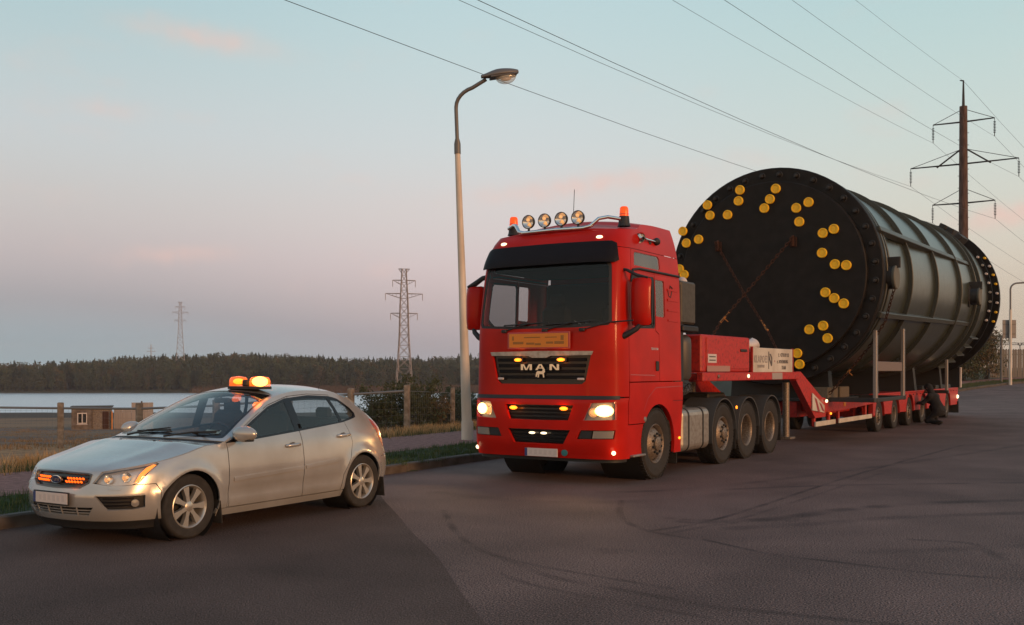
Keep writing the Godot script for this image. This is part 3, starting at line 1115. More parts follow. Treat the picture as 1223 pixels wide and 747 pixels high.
	# folded orange warning board under the windscreen
	var bd := obj("warning_board", Geo.new().box(Vector3(0.0, 2.095, 1.452), Vector3(1.07, 0.25, 0.02), 0.006), M.red_lens, t)
	obj("board_sheet", Geo.new().box(Vector3(0.0, 2.095, 1.464), Vector3(1.0, 0.20, 0.008), 0.002), M.orange_sheet, bd)
	var faded := mat("faded_print", lin(0.28, 0.12, 0.02), 0.7)
	var fg := Geo.new()
	for q in [[-0.43, 2.13, 0.03, 0.06], [0.41, 2.13, 0.05, 0.07], [-0.34, 2.06, 0.18, 0.035], [-0.13, 2.05, 0.14, 0.03], [0.0, 2.04, 0.1, 0.03], [0.2, 2.06, 0.12, 0.03], [0.36, 2.06, 0.16, 0.04], [-0.1, 2.14, 0.28, 0.016], [0.22, 2.14, 0.2, 0.014]]:
		fg.box(Vector3(q[0], q[1], 1.4685), Vector3(q[2], q[3], 0.002))
	obj("faded_print", fg, faded, bd)
	# wipers
	for x in [-0.62, 0.1, 0.72]:
		var a := W.at(W.x(x, 2.24)) + Vector3(0, 0, 0.03)
		var b := W.at(W.x(x + 0.42, 2.345)) + Vector3(0, 0, 0.025)
		obj("wiper", Geo.new().box(a, Vector3(0.09, 0.05, 0.05), 0.012).tube([a, a.lerp(b, 0.5) + Vector3(0, 0.0, 0.01), b], 0.011, 6).tube([b - Vector3(0.42, 0.02, 0.0), b + Vector3(0.33, 0.015, -0.05)], 0.012, 6), M.black_plastic, t)
	# ---- bumper
	var g2: PackedVector2Array = sym.call([[0.0, 0.925], [0.50, 0.93], [0.585, 1.15], [0.0, 1.15]])
	var g3: PackedVector2Array = sym.call([[0.0, 0.575], [0.42, 0.58], [0.535, 0.79], [0.0, 0.79]])
	var holes := [g2, g3]
	var hls := []
	var fogs := []
	for s in [-1.0, 1.0]:
		var hl: PackedVector2Array = one.call([[0.74, 0.935], [1.205, 0.95], [1.205, 1.175], [1.18, 1.20], [0.86, 1.185]], s)
		var fg2: PackedVector2Array = one.call([[0.64, 0.665], [1.18, 0.675], [1.195, 0.80], [0.70, 0.795]], s)
		hls.append(hl)
		fogs.append(fg2)
		holes.append(hl)
		holes.append(fg2)
	var bp := obj("bumper", Geo.new().patch(rectp(-Q, 0.38, Q, 1.255), holes, st, fn, 0.0, 0.05), M.red_paint, t)
	obj("bumper_underside", Geo.new().patch(rectp(-Q, 0.33, Q, 0.376), [], st, fn, -0.05, 0.1), M.black_plastic, bp)
	for e in [[g2, 4, 0.925, 0.056, 0.5], [g3, 4, 0.575, 0.053, 0.42]]:
		var gg := obj("bumper_grille", Geo.new().patch(e[0], [], st, fn, -0.06), M.black_gloss, bp)
		for k in e[1]:
			var y: float = e[2] + 0.014 + k * e[3]
			var hw: float = e[4] + 0.02 * k
			obj("grille_bar", Geo.new().patch(sym.call([[0.0, y], [hw, y], [hw + 0.004, y + 0.03], [0.0, y + 0.03]]), [], st, fn, -0.045, 0.012), M.grille_black, gg)
	for s in [[-0.43, 1.10, 0.068, 0.028, "amber_lamp"], [0.43, 1.10, 0.068, 0.028, "amber_lamp"], [-0.10, 0.735, 0.055, 0.018, "marker_lamp"], [0.10, 0.735, 0.055, 0.018, "marker_lamp"]]:
		var c := W.at(W.x(s[0], s[1]))
		obj("strobe_lamp", Geo.new().ball(c, Vector3(s[2], s[3], 0.025), 14, 8), M[s[4]], bp)
		if s[4] == "amber_lamp":
			light_at("strobe_light", t, c + Vector3(0, 0, 0.07), Color(1.0, 0.45, 0.08), 0.022)
	# plate: blurred, no characters; blue band; round badge
	var pc := W.at(W.x(0.04, 0.45)) + Vector3(0, 0, 0.012)
	var pl := obj("number_plate", Geo.new().box(pc, Vector3(0.56, 0.125, 0.014), 0.004), M.plate_white, bp)
	for k in 6:
		obj("blurred_mark", Geo.new().box(pc + Vector3(-0.17 + 0.082 * k, 0.002 * (k % 3), 0.0075), Vector3(0.05, 0.055 + 0.01 * (k % 2), 0.002)), mat("blurred_print", lin(0.50, 0.445, 0.43), 0.6) if k == 0 else M.blurred_print, pl)
	obj("plate_band", Geo.new().box(pc + Vector3(-0.255, 0, 0.003), Vector3(0.045, 0.118, 0.012), 0.002), M.plate_blue, pl)
	obj("round_badge", Geo.new().lathe([Vector2(0.052, 0.0), Vector2(0.05, 0.012), Vector2(0.0, 0.016)], axis_z(W.at(W.x(0.43, 0.46))), 20), mat("teal_badge", lin(0.03, 0.16, 0.17), 0.4), bp)
	for i in 2:
		var s: float = [-1.0, 1.0][i]
		# headlamp: dark bowl, reflectors, lit bulb, clear lens
		var hp: PackedVector2Array = hls[i]
		var hd := obj("headlight", Geo.new().patch(hp, [], st, fn, -0.10).patch(hp, [], Vector2(1, 1), fn, -0.1), M.steel, t)
		hd.mesh = Geo.new().patch(hp, [], st, fn, -0.085).mesh()
		for r in [[1.06, 1.075, 0.085, "warm_lamp"], [0.90, 1.05, 0.07, "warm_dim"]]:
			var c := W.at(W.x(r[0] * s, r[1]))
			var bs := Basis(Vector3.UP, s * (0.5 if r[0] > 1.0 else 0.3))
			obj("reflector", Geo.new().lathe([Vector2(r[2], 0.0), Vector2(r[2] * 0.8, -0.035), Vector2(0.0, -0.06)], Transform3D(bs, c - bs.z * 0.02) * axis_z(Vector3.ZERO), 20), M.chrome, hd)
			obj("bulb", Geo.new().ball(c - bs.z * 0.03, Vector3(r[2] * (1.6 if r[0] > 1.0 else 0.7), r[2] * (1.0 if r[0] > 1.0 else 0.65), 0.04), 14, 8, bs), M[r[3]], hd)
		obj("lens", Geo.new().patch(hp, [], st, fn, -0.006), M.clear_pane, hd)
		var lc := W.at(W.x(1.06 * s, 1.075))
		var sp := SpotLight3D.new()
		sp.name = "headlight_beam"
		t.add_child(sp, true)
		sp.position = lc + Vector3(s * 0.05, 0, 0.14)
		sp.rotation_degrees = Vector3(-6, 180, 0)
		sp.light_color = Color(1.0, 0.80, 0.5)
		sp.light_energy = 1.2
		sp.light_size = 0.08
		sp.spot_angle = 50
		sp.spot_range = 60
		sp.spot_attenuation = 2.0
		sp.shadow_enabled = true
		# fog lamp: black inner half, clear outer half
		var fp: PackedVector2Array = fogs[i]
		var fo := obj("fog_lamp", Geo.new().patch(fp, [], st, fn, -0.05), M.black_gloss, t)
		obj("bezel", Geo.new().patch(one.call([[0.66, 0.675], [0.86, 0.68], [0.88, 0.785], [0.71, 0.785]], s), [], st, fn, -0.015, 0.02), M.black_plastic, fo)
		obj("lens", Geo.new().patch(one.call([[0.88, 0.68], [1.17, 0.685], [1.185, 0.79], [0.90, 0.785]], s), [], st, fn, -0.012, 0.03), mat("fog_lens", lin(0.34, 0.31, 0.28), 0.15, 0.4) if i == 0 else M.fog_lens, fo)
		# bottom corner lamp and side repeaters
		var cc := W.at(W.x(1.165 * s, 0.475))
		obj("corner_lamp", Geo.new().ball(cc, Vector3(0.032, 0.032, 0.032)), M.marker_lamp, t)
		light_at("corner_light", t, cc + Vector3(s * 0.08, 0, 0.08), Color(1.0, 0.9, 0.7), 0.012)
	# ---- sides
	var arch := circp(W.z(0.0, 0).x, 0.53, 0.61, 36)
	for s in [1.0, -1.0]:
		var P := func(p: PackedVector2Array) -> PackedVector2Array: return p if s > 0 else flip(p)
		var win: PackedVector2Array = side.call([[0.99, 2.46], [0.965, 2.97], [0.93, 3.02], [0.14, 3.04], [0.105, 3.0], [0.105, 2.36], [0.14, 2.32], [0.72, 2.30], [0.80, 2.36], [0.93, 2.42]])
		var winf: PackedVector2Array = side.call([[1.02, 2.43], [0.995, 3.0], [0.95, 3.05], [0.11, 3.07], [0.075, 3.03], [0.075, 2.33], [0.11, 2.29], [0.74, 2.27], [0.82, 2.33], [0.95, 2.39]])
		var door_p: PackedVector2Array = side.call([[1.048, 1.49], [1.048, 3.115], [0.07, 3.115], [0.07, 2.25], [-0.05, 2.2], [-0.05, 1.49]])
		var door := obj("door", Geo.new().patch(P.call(door_p), [P.call(winf)], st, fn, 0.0, 0.03), M.red_paint, t)
		obj("window_frame", Geo.new().patch(P.call(winf), [P.call(win)], st, fn, -0.004, 0.02), M.black_plastic, door)
		obj("window", Geo.new().patch(P.call(win), [], st, fn, -0.012), M.pane, door)
		var hc := W.at(W.z(0.04, 1.72) * Vector2(s, 1))
		obj("handle", Geo.new().box(hc + Vector3(s * 0.006, 0, 0), Vector3(0.03, 0.15, 0.09), 0.01), M.black_plastic, door)
		obj("door_groove", Geo.new().patch(P.call(side.call([[1.02, 1.60], [0.12, 1.585], [0.12, 1.57], [1.02, 1.585]])), [], st, fn, 0.003), M.red_lens, door)
		# rear side panel with its small window
		var qw: PackedVector2Array = side.call([[0.045, 2.48], [0.045, 3.04], [-0.27, 3.04], [-0.295, 3.01], [-0.295, 2.50], [-0.27, 2.47]])
		obj("side_panel", Geo.new().patch(P.call(side.call([[0.058, 2.26], [0.058, 3.115], [-0.9, 3.115], [-0.9, 1.49], [-0.062, 1.49], [-0.062, 2.21]])), [P.call(qw)], st, fn, 0.0, 0.03), M.red_paint, t)
		obj("quarter_window", Geo.new().patch(P.call(qw), [], st, fn, -0.012), M.clear_pane, t)
		for k in 4:   # ribs pressed into the panel behind the window
			obj("panel_rib", Geo.new().patch(P.call(side.call([[-0.40, 2.42 + k * 0.16], [-0.40, 2.45 + k * 0.16], [-0.80, 2.45 + k * 0.16], [-0.80, 2.42 + k * 0.16]])), [], st, fn, 0.012, 0.014), M.red_paint, t)
		var uw: PackedVector2Array = side.call([[0.93, 3.20], [0.93, 3.375], [0.90, 3.40], [-0.12, 3.405], [-0.165, 3.37], [-0.165, 3.22], [-0.13, 3.195]])
		obj("upper_side", Geo.new().patch(P.call(side.call([[1.05, 3.119], [1.05, 3.44], [-0.9, 3.44], [-0.9, 3.119]])), [P.call(uw)], st, fn, 0.0, 0.03), M.red_paint, t)
		obj("upper_window", Geo.new().patch(P.call(uw), [], st, fn, -0.01), M.clear_pane, t)
		var rail := []
		for k in 8:
			rail.append(W.at(W.z(1.0 - k * 0.27, 3.125 + (0.03 if k > 0 else 0.0)) * Vector2(s, 1)) + Vector3(s * 0.01, 0, 0))
		rail.push_front(W.at(W.z(1.05, 2.95) * Vector2(s, 1)) + Vector3(s * 0.01, 0, 0))
		obj("drip_rail", Geo.new().tube(rail, 0.02, 6), M.black_plastic, t)
		# wing, step, flap behind the wheel
		obj("wing", Geo.new().patch(P.call(side.call([[1.05, 0.875], [1.05, 1.475], [-0.95, 1.475], [-0.95, 1.18], [-0.55, 1.18], [-0.5, 0.875]])), [P.call(arch)], st, fn, 0.004, 0.08), M.red_paint, t)
		obj("wing_line", Geo.new().patch(P.call(side.call([[0.55, 1.06], [0.40, 1.25], [0.10, 1.40], [-0.9, 1.41], [-0.9, 1.395], [0.10, 1.385], [0.385, 1.24], [0.535, 1.055]])), [], Vector2(0.05, 0.05), fn, 0.007), M.red_lens, t)
		var step := obj("step_panel", Geo.new().patch(P.call(side.call([[1.05, 0.39], [1.05, 0.86], [0.5, 0.86], [0.5, 0.39]])), [P.call(arch)], st, fn, -0.015, 0.05), M.red_paint, t)
		var sc := W.at(W.z(0.80, 0.41) * Vector2(s, 1))
		obj("foot_plate", Geo.new().box(sc, Vector3(0.10, 0.03, 0.42), 0.01), M.steel, step)
		obj("rear_flap", Geo.new().patch(P.call(side.call([[-0.5, 0.36], [-0.5, 1.17], [-0.95, 1.17], [-0.88, 0.7], [-0.86, 0.36]])), [P.call(arch)], st, fn, 0.002, 0.05), M.red_paint, t)
		obj("mud_flap", Geo.new().box(Vector3(s * 1.03, 0.34, -0.86), Vector3(0.36, 0.36, 0.02), 0.006), M.rubber, t)
		obj("side_marker", Geo.new().ball(Vector3(s * 1.278, 0.58, -0.80), Vector3(0.015, 0.022, 0.035)), M.amber_lamp, t)
		obj("wing_reflector", Geo.new().lathe([Vector2(0.04, 0), Vector2(0.035, 0.012), Vector2(0, 0.014)], Transform3D(Basis(Vector3.BACK, -PI / 2 * s), Vector3(s * 1.275, 0.93, 0.50)), 14), M.steel, t)
		# wheel arch liner
		obj("arch_liner", Geo.new().lathe([Vector2(0.60, 0.55), Vector2(0.60, 1.20)], Transform3D(Basis(Vector3(0, 0, 1), Vector3(s, 0, 0), Vector3(0, 1, 0)), Vector3(0, 0.53, 0)), 30), M.black_plastic, t)
		# mirrors
		var mr := Node3D.new()
		mr.name = "mirror"
		t.add_child(mr, true)
		var mg := Geo.new()
		mg.patch(rectp(-0.155, 2.30, 0.155, 2.98, 0.05), [], Vector2(0.05, 0.05), func(p: Vector2) -> Vector3: return Vector3(s * 1.445 + p.x, p.y, 1.10 - 0.09 * pow(absf(p.x) / 0.155, 2.5) - 0.05 * pow(absf(p.y - 2.64) / 0.34, 4.0)), 0.0, 0.14)
		obj("housing", mg, M.red_paint, mr)
		obj("glass", Geo.new().box(Vector3(s * 1.445, 2.64, 0.93), Vector3(0.27, 0.60, 0.01)), M.mirror_glass, mr)
		obj("rim", Geo.new().prism(rectp(-0.158, 2.295, 0.158, 2.985, 0.05), Transform3D(Basis(), Vector3(s * 1.445, 0, 0.935)), 0.05), M.black_plastic, mr)
		obj("arm", Geo.new().tube([Vector3(s * 1.13, 3.13, 1.02), Vector3(s * 1.25, 3.10, 1.06), Vector3(s * 1.40, 3.02, 1.05), Vector3(s * 1.56, 2.98, 1.02)], ([0.035, 0.04, 0.045, 0.02] if s < 0 else [0.02, 0.022, 0.025, 0.015]), 8), M.black_plastic, mr)
		obj("arm", Geo.new().tube([Vector3(s * 1.16, 2.12, 1.12), Vector3(s * 1.28, 2.17, 1.12), Vector3(s * 1.40, 2.25, 1.06), Vector3(s * 1.45, 2.32, 1.02)], [0.05, 0.045, 0.04, 0.03], 8), M.black_plastic, mr)
		# wheels
		lorry_wheel(t, Vector3(s * 1.06, 0.535, 0), 0.535, 0.37, true, s > 0)
		lorry_wheel(t, Vector3(s * 1.06, 0.535, -2.92), 0.535, 0.34, true, s > 0)
		for z in [-4.22, -5.60]:
			lorry_wheel(t, Vector3(s * 1.06, 0.535, z), 0.535, 0.32, false, s > 0)
			lorry_wheel(t, Vector3(s * 0.70, 0.535, z), 0.535, 0.32, false, s > 0)
		for z in [-2.92, -4.22, -5.60]:
			obj("mudguard", Geo.new().lathe([Vector2(0.60, 0.62), Vector2(0.62, 0.62), Vector2(0.62, 1.25), Vector2(0.60, 1.25), Vector2(0.60, 0.62)], Transform3D(Basis(Vector3(0, 0, 1), Vector3(s, 0, 0), Vector3(0, 1, 0)), Vector3(0, 0.545, z)), 22, -0.25, PI * 0.98), M.grey_trim, t)
			obj("mud_flap", Geo.new().box(Vector3(s * 0.95, 0.42, z - 0.63), Vector3(0.56, 0.40, 0.015), 0.004), M.rubber, t)
		obj("side_marker", Geo.new().ball(Vector3(s * 1.24, 0.98, -3.56), Vector3(0.015, 0.03, 0.03)), M.amber_lamp, t)
	# ---- roof shell, roof, visor
	var yt := func(q: float) -> float: return spl([0.0, W.x(0.9, 0).x, W.z(0.9, 0).x, W.z(0.4, 0).x, W.z(-0.2, 0).x, qe], [3.72, 3.72, 3.77, 3.85, 3.90, 3.91], absf(q))
	var shell := []
	for k in 41:
		var q := lerpf(-qe, qe, k / 40.0)
		shell.append(Vector2(q, yt.call(q)))
	shell.append(Vector2(qe, 3.448))
	shell.append(Vector2(-qe, 3.448))
	obj("roof_side", Geo.new().patch(pv(shell), [], Vector2(0.09, 0.06), fn), M.red_paint, t)
	var q0 := W.x(0.9, 0).x
	var roof := func(p: Vector2) -> Vector3:
		var b := clampf(p.y, 0.0, 1.0)
		var q := lerpf(q0, qe, b)
		var e := W.at(Vector2(q, yt.call(q)))
		var fz: float = W.at(Vector2(W.x(0.9 * p.x, 0).x, 3.70)).z - W.at(Vector2(q0, 3.70)).z
		return Vector3(e.x * p.x, e.y + (1.0 - p.x * p.x) * 0.12 * sqrt(minf(1.0, b * 3.0 + 0.0001)), e.z + fz * pow(1.0 - b, 2))
	obj("roof", Geo.new().patch(rectp(-1, 0, 1, 1), [], Vector2(0.1, 0.05), roof), M.red_paint, t)
	obj("cab_rear", Geo.new().box(Vector3(0, 2.42, -0.88), Vector3(2.26, 2.1, 0.03)).box(Vector3(0, 3.6, -0.87), Vector3(1.96, 0.42, 0.03)), M.red_paint, t)
	obj("cab_floor", Geo.new().box(Vector3(0, 1.42, 0.1), Vector3(2.35, 0.06, 2.0)), M.black_plastic, t)
	var vq := W.x(1.13, 0).x
	var vis: PackedVector2Array = sym.call([[0.0, 3.22], [0.9, 3.22], [1.17, 3.21], [1.21, 3.24], [1.17, 3.50], [1.10, 3.535], [0.0, 3.545]])
	obj("sun_visor", Geo.new().patch(vis, [], Vector2(0.06, 0.06), func(p: Vector2) -> Vector3:
		var b: Vector3 = W.at(p)
		return b + Vector3(p.x * 0.01, 0.0, 0.02 + 0.045 * (1.0 - smoothstep(3.2, 3.56, p.y))), 0.0, 0.012), mat("smoked_visor", lin(0.010, 0.0075, 0.0095), 0.5, 0.0, {"metallic_specular": 0.25}), t)
	for s in [-1.0, 1.0]:
		var c := W.at(W.x(0.90 * s, 3.60))
		obj("roof_marker", Geo.new().ball(c, Vector3(0.055, 0.026, 0.03)), M.marker_lamp, t)
	# roof lamps on a bent tube
	var bar := []
	for p in [[-0.98, 3.90, 0.72], [-0.82, 3.93, 0.82], [-0.72, 3.90, 0.92], [-0.62, 3.79, 0.99], [-0.52, 3.765, 1.02], [0.0, 3.77, 1.04], [0.52, 3.765, 1.02], [0.62, 3.79, 0.99], [0.72, 3.90, 0.92], [0.82, 3.93, 0.82], [0.98, 3.90, 0.72]]:
		bar.append(Vector3(p[0], p[1], p[2]))
	var lb := obj("lamp_bar", Geo.new().tube(bar, 0.028, 10), M.chrome, t)
	for x in [-0.43, -0.145, 0.145, 0.43]:
		var rl := Node3D.new()
		rl.name = "roof_lamp"
		t.add_child(rl, true)
		rl.position = Vector3(x, 3.925, 1.03)
		obj("shell", Geo.new().lathe([Vector2(0.0, -0.10), Vector2(0.06, -0.09), Vector2(0.098, -0.04), Vector2(0.108, 0.0), Vector2(0.108, 0.012), Vector2(0.096, 0.014)], axis_z(Vector3.ZERO), 24).tube([Vector3(0, -0.10, -0.02), Vector3(0, -0.15, -0.01)], 0.018, 6), M.dark_steel, rl)
		obj("reflector", Geo.new().lathe([Vector2(0.0, -0.06), Vector2(0.05, -0.045), Vector2(0.096, 0.008)], axis_z(Vector3.ZERO), 24), M.chrome, rl)
		obj("glow", Geo.new().ball(Vector3(-0.012, 0.035, -0.012), Vector3(0.032, 0.025, 0.02)).ball(Vector3(0.016, -0.04, -0.012), Vector3(0.028, 0.025, 0.02)), M.warm_dim, rl)
		obj("lens", Geo.new().lathe([Vector2(0.096, 0.010), Vector2(0.05, 0.022), Vector2(0.0, 0.026)], axis_z(Vector3.ZERO), 24), M.clear_pane, rl)
	for p in [[0.99, 3.86, 0.62], [-0.95, 3.86, 0.62]]:
		var bc := Node3D.new()
		bc.name = "beacon"
		t.add_child(bc, true)
		bc.position = Vector3(p[0], p[1], p[2])
		obj("socket", Geo.new().lathe([Vector2(0.10, -0.06), Vector2(0.085, -0.02), Vector2(0.075, 0.09), Vector2(0.0, 0.095)], Transform3D(), 18), M.black_plastic, bc)
		obj("dome", Geo.new().lathe([Vector2(0.068, 0.09), Vector2(0.066, 0.17), Vector2(0.062, 0.215), Vector2(0.045, 0.235), Vector2(0.0, 0.24)], Transform3D(), 18), mat("beacon_dome", Color(1.0, 0.36, 0.03), 0.25, 0.0, {"emission_enabled": true, "emission": Color(1.0, 0.3, 0.02), "emission_energy_multiplier": 0.55}) if p[0] > 0 else M.beacon_dome, bc)
		obj("dome_cap", Geo.new().lathe([Vector2(0.0685, 0.115), Vector2(0.0695, 0.12), Vector2(0.0685, 0.125)], Transform3D(), 18), M.red_lens, bc)
	obj("aerial", Geo.new().tube([Vector3(0.28, 3.86, 0.9), Vector3(0.28, 4.38, 0.86)], 0.005, 5), M.black_plastic, t)
	# air horn on the near side
	var horn := obj("air_horn", Geo.new().lathe([Vector2(0.012, -0.62), Vector2(0.016, -0.25), Vector2(0.028, -0.12), Vector2(0.055, -0.03), Vector2(0.082, 0.0), Vector2(0.07, -0.01), Vector2(0.02, -0.1)], axis_z(Vector3(1.20, 3.63, 0.50)), 20), M.chrome, t)
	obj("horn_base", Geo.new().ball(Vector3(1.19, 3.64, -0.12), Vector3(0.05, 0.06, 0.08)).box(Vector3(1.15, 3.60, 0.1), Vector3(0.08, 0.05, 0.06), 0.01), M.black_plastic, horn)
	# ---- cab inside
	obj("dashboard", Geo.new().box(Vector3(0, 2.10, 1.08), Vector3(2.1, 0.34, 0.34), 0.06).box(Vector3(0.55, 2.30, 0.98), Vector3(0.5, 0.12, 0.2), 0.05), M.dark_fabric, t)
	obj("steering_wheel", Geo.new().tube(ring_pts(Vector3(0.55, 2.22, 0.72), 0.23, Basis(Vector3.RIGHT, -0.9), 20), 0.018, 6, false), M.black_plastic, t)
	for x in [-0.55, 0.55]:
		var seat := obj("seat", Geo.new().box(Vector3(x, 1.85, 0.25), Vector3(0.54, 0.16, 0.52), 0.06), M.dark_fabric, t)
		obj("backrest", Geo.new().box(Vector3(x, 2.30, -0.05), Vector3(0.52, 0.78, 0.16), 0.07), M.dark_fabric, seat)
		obj("headrest", Geo.new().box(Vector3(x, 2.80, -0.08), Vector3(0.28, 0.2, 0.1), 0.05), M.dark_fabric, seat)
	obj("bunk", Geo.new().box(Vector3(0, 1.9, -0.6), Vector3(2.2, 0.2, 0.5), 0.05).box(Vector3(0, 2.75, -0.7), Vector3(2.1, 0.7, 0.3), 0.04).box(Vector3(0, 3.33, 0.25), Vector3(2.12, 0.32, 1.5), 0.02), M.dark_fabric, t)
	# ---- chassis and what stands on it behind the cab
	var ch := Geo.new()
	for s in [-1.0, 1.0]:
		ch.box(Vector3(s * 0.42, 0.92, -2.55), Vector3(0.09, 0.28, 7.4), 0.01)
	for z in [-1.6, -2.3, -3.6, -4.9, -6.2]:
		ch.box(Vector3(0, 0.9, z), Vector3(0.8, 0.2, 0.12), 0.01)
	obj("chassis", ch, M.dark_steel, t)
	var ax := Geo.new()
	for z in [0.0, -2.92, -4.22, -5.60]:
		ax.tube([Vector3(-0.95, 0.535, z), Vector3(0.95, 0.535, z)], 0.09, 10).ball(Vector3(0, 0.535, z), Vector3(0.25, 0.22, 0.24))
	obj("axles", ax, M.dark_steel, t)
	obj("gearbox", Geo.new().box(Vector3(0, 0.95, -0.2), Vector3(0.9, 0.8, 1.6), 0.08), M.dark_steel, t)
	obj("fifth_wheel", Geo.new().box(Vector3(0, 1.15, -4.6), Vector3(0.95, 0.14, 0.9), 0.03), M.dark_steel, t)
	var tank_p := rectp(-0.34, -0.355, 0.34, 0.355, 0.12)
	for s in [1.0, -1.0]:
		var ft := obj("fuel_tank", Geo.new().prism(tank_p, Transform3D(Basis(), Vector3(s * 0.88, 0.675, -2.22)), 1.16, 0.03), M.steel, t)
		for z in [-1.35, -1.98]:
			obj("strap", Geo.new().prism(rectp(-0.347, -0.362, 0.347, 0.362, 0.125), Transform3D(Basis(), Vector3(s * 0.88, 0.675, z)), 0.05), M.dark_steel, ft)
		obj("filler_cap", Geo.new().lathe([Vector2(0.07, 0), Vector2(0.065, 0.05), Vector2(0, 0.055)], Transform3D(Basis(), Vector3(s * 0.98, 1.025, -1.6)), 14), M.black_plastic, ft)
	obj("intake_box", Geo.new().box(Vector3(0.98, 2.77, -1.40), Vector3(0.42, 0.70, 0.62), 0.03), mat("weathered_steel", lin(0.085, 0.075, 0.06), 0.55, 0.3, {"uv1_triplanar": true, "uv1_scale": Vector3(0.8, 0.8, 0.8), "albedo_texture": M.steel.albedo_texture}), t)
	obj("intake_cap", Geo.new().ball(Vector3(1.0, 3.12, -1.58), Vector3(0.09, 0.1, 0.09)), M.plate_white, t)
	obj("silencer", Geo.new().lathe([Vector2(0.0, 0.75), Vector2(0.14, 0.74), Vector2(0.20, 0.68), Vector2(0.21, 0.6), Vector2(0.21, 0.06), Vector2(0.17, 0.0), Vector2(0, 0.0)], Transform3D(Basis(), Vector3(0.98, 1.50, -1.48)), 24), mat("silencer_grey", lin(0.075, 0.07, 0.068), 0.5, 0.3), t)
	obj("rear_rack", Geo.new().box(Vector3(0.2, 2.0, -1.15), Vector3(1.9, 1.2, 0.30), 0.03).box(Vector3(1.0, 2.34, -1.42), Vector3(0.46, 0.10, 0.66), 0.02).tube([Vector3(1.15, 1.35, -1.1), Vector3(1.15, 3.05, -1.1)], 0.03, 6), M.black_plastic, t)
	var coil := Geo.new()
	for k in 2:
		var pts := []
		for i in 60:
			pts.append(Vector3(0.75 + 0.18 * k + 0.06 * cos(i * 0.9), 1.38 + 0.06 * sin(i * 0.9) - 0.10 * sin(PI * i / 60.0), -1.15 - i * 0.016))
		coil.tube(pts, 0.010, 5)
	obj("air_hoses", coil, M.grey_trim, t)
	# marks on the door side
	var mk := lettering("TGX 41.540", 0.05, 0.004, "Droid Sans", 700)
	var mo := obj("model_lettering", mk, M.chrome, t)
	mo.position = Vector3(1.262, 1.98, 0.12)
	mo.rotation_degrees.y = 90
	var em := obj("side_emblem", Geo.new().tube([Vector3(1.222, 2.92, -0.42), Vector3(1.222, 2.82, -0.46), Vector3(1.222, 2.80, -0.53), Vector3(1.222, 2.86, -0.56), Vector3(1.222, 2.95, -0.60), Vector3(1.222, 2.98, -0.52), Vector3(1.222, 2.90, -0.50)], 0.014, 5), M.black_plastic, t)
	em.position.x = 0.012
	# papers lying on the dashboard
	var pp := obj("papers", paper_geo(), mat("paper", lin(0.72, 0.71, 0.68), 0.9))
	pp.transform = t.transform * Transform3D(Basis(), Vector3(0.62, 2.285, 1.10))
	tag(pp, "white papers lying on the lorry's dashboard behind the windscreen", "papers")

func paper_geo() -> Geo:
	var g := Geo.new()
	g.box(Vector3(0, 0.0, 0), Vector3(0.21, 0.006, 0.29), 0.0, Basis(Vector3.UP, 0.5))
	g.box(Vector3(0.17, 0.03, 0.02), Vector3(0.21, 0.004, 0.29), 0.0, Basis(Vector3.UP, 1.1) * Basis(Vector3.RIGHT, 0.25))
	g.box(Vector3(-0.10, 0.05, 0.0), Vector3(0.16, 0.004, 0.2), 0.0, Basis(Vector3.UP, 1.9) * Basis(Vector3.RIGHT, 0.5))
	return g

func ring_pts(c: Vector3, r: float, bs: Basis, n: int) -> Array:
	var o := []
	for k in n + 1:
		var a := TAU * k / n
		o.append(c + bs * Vector3(cos(a) * r, 0, sin(a) * r))
	return o

func shift(o: Node3D, by: Vector3) -> void:
	for c in o.get_children():
		if c is Node3D:
			c.position += by

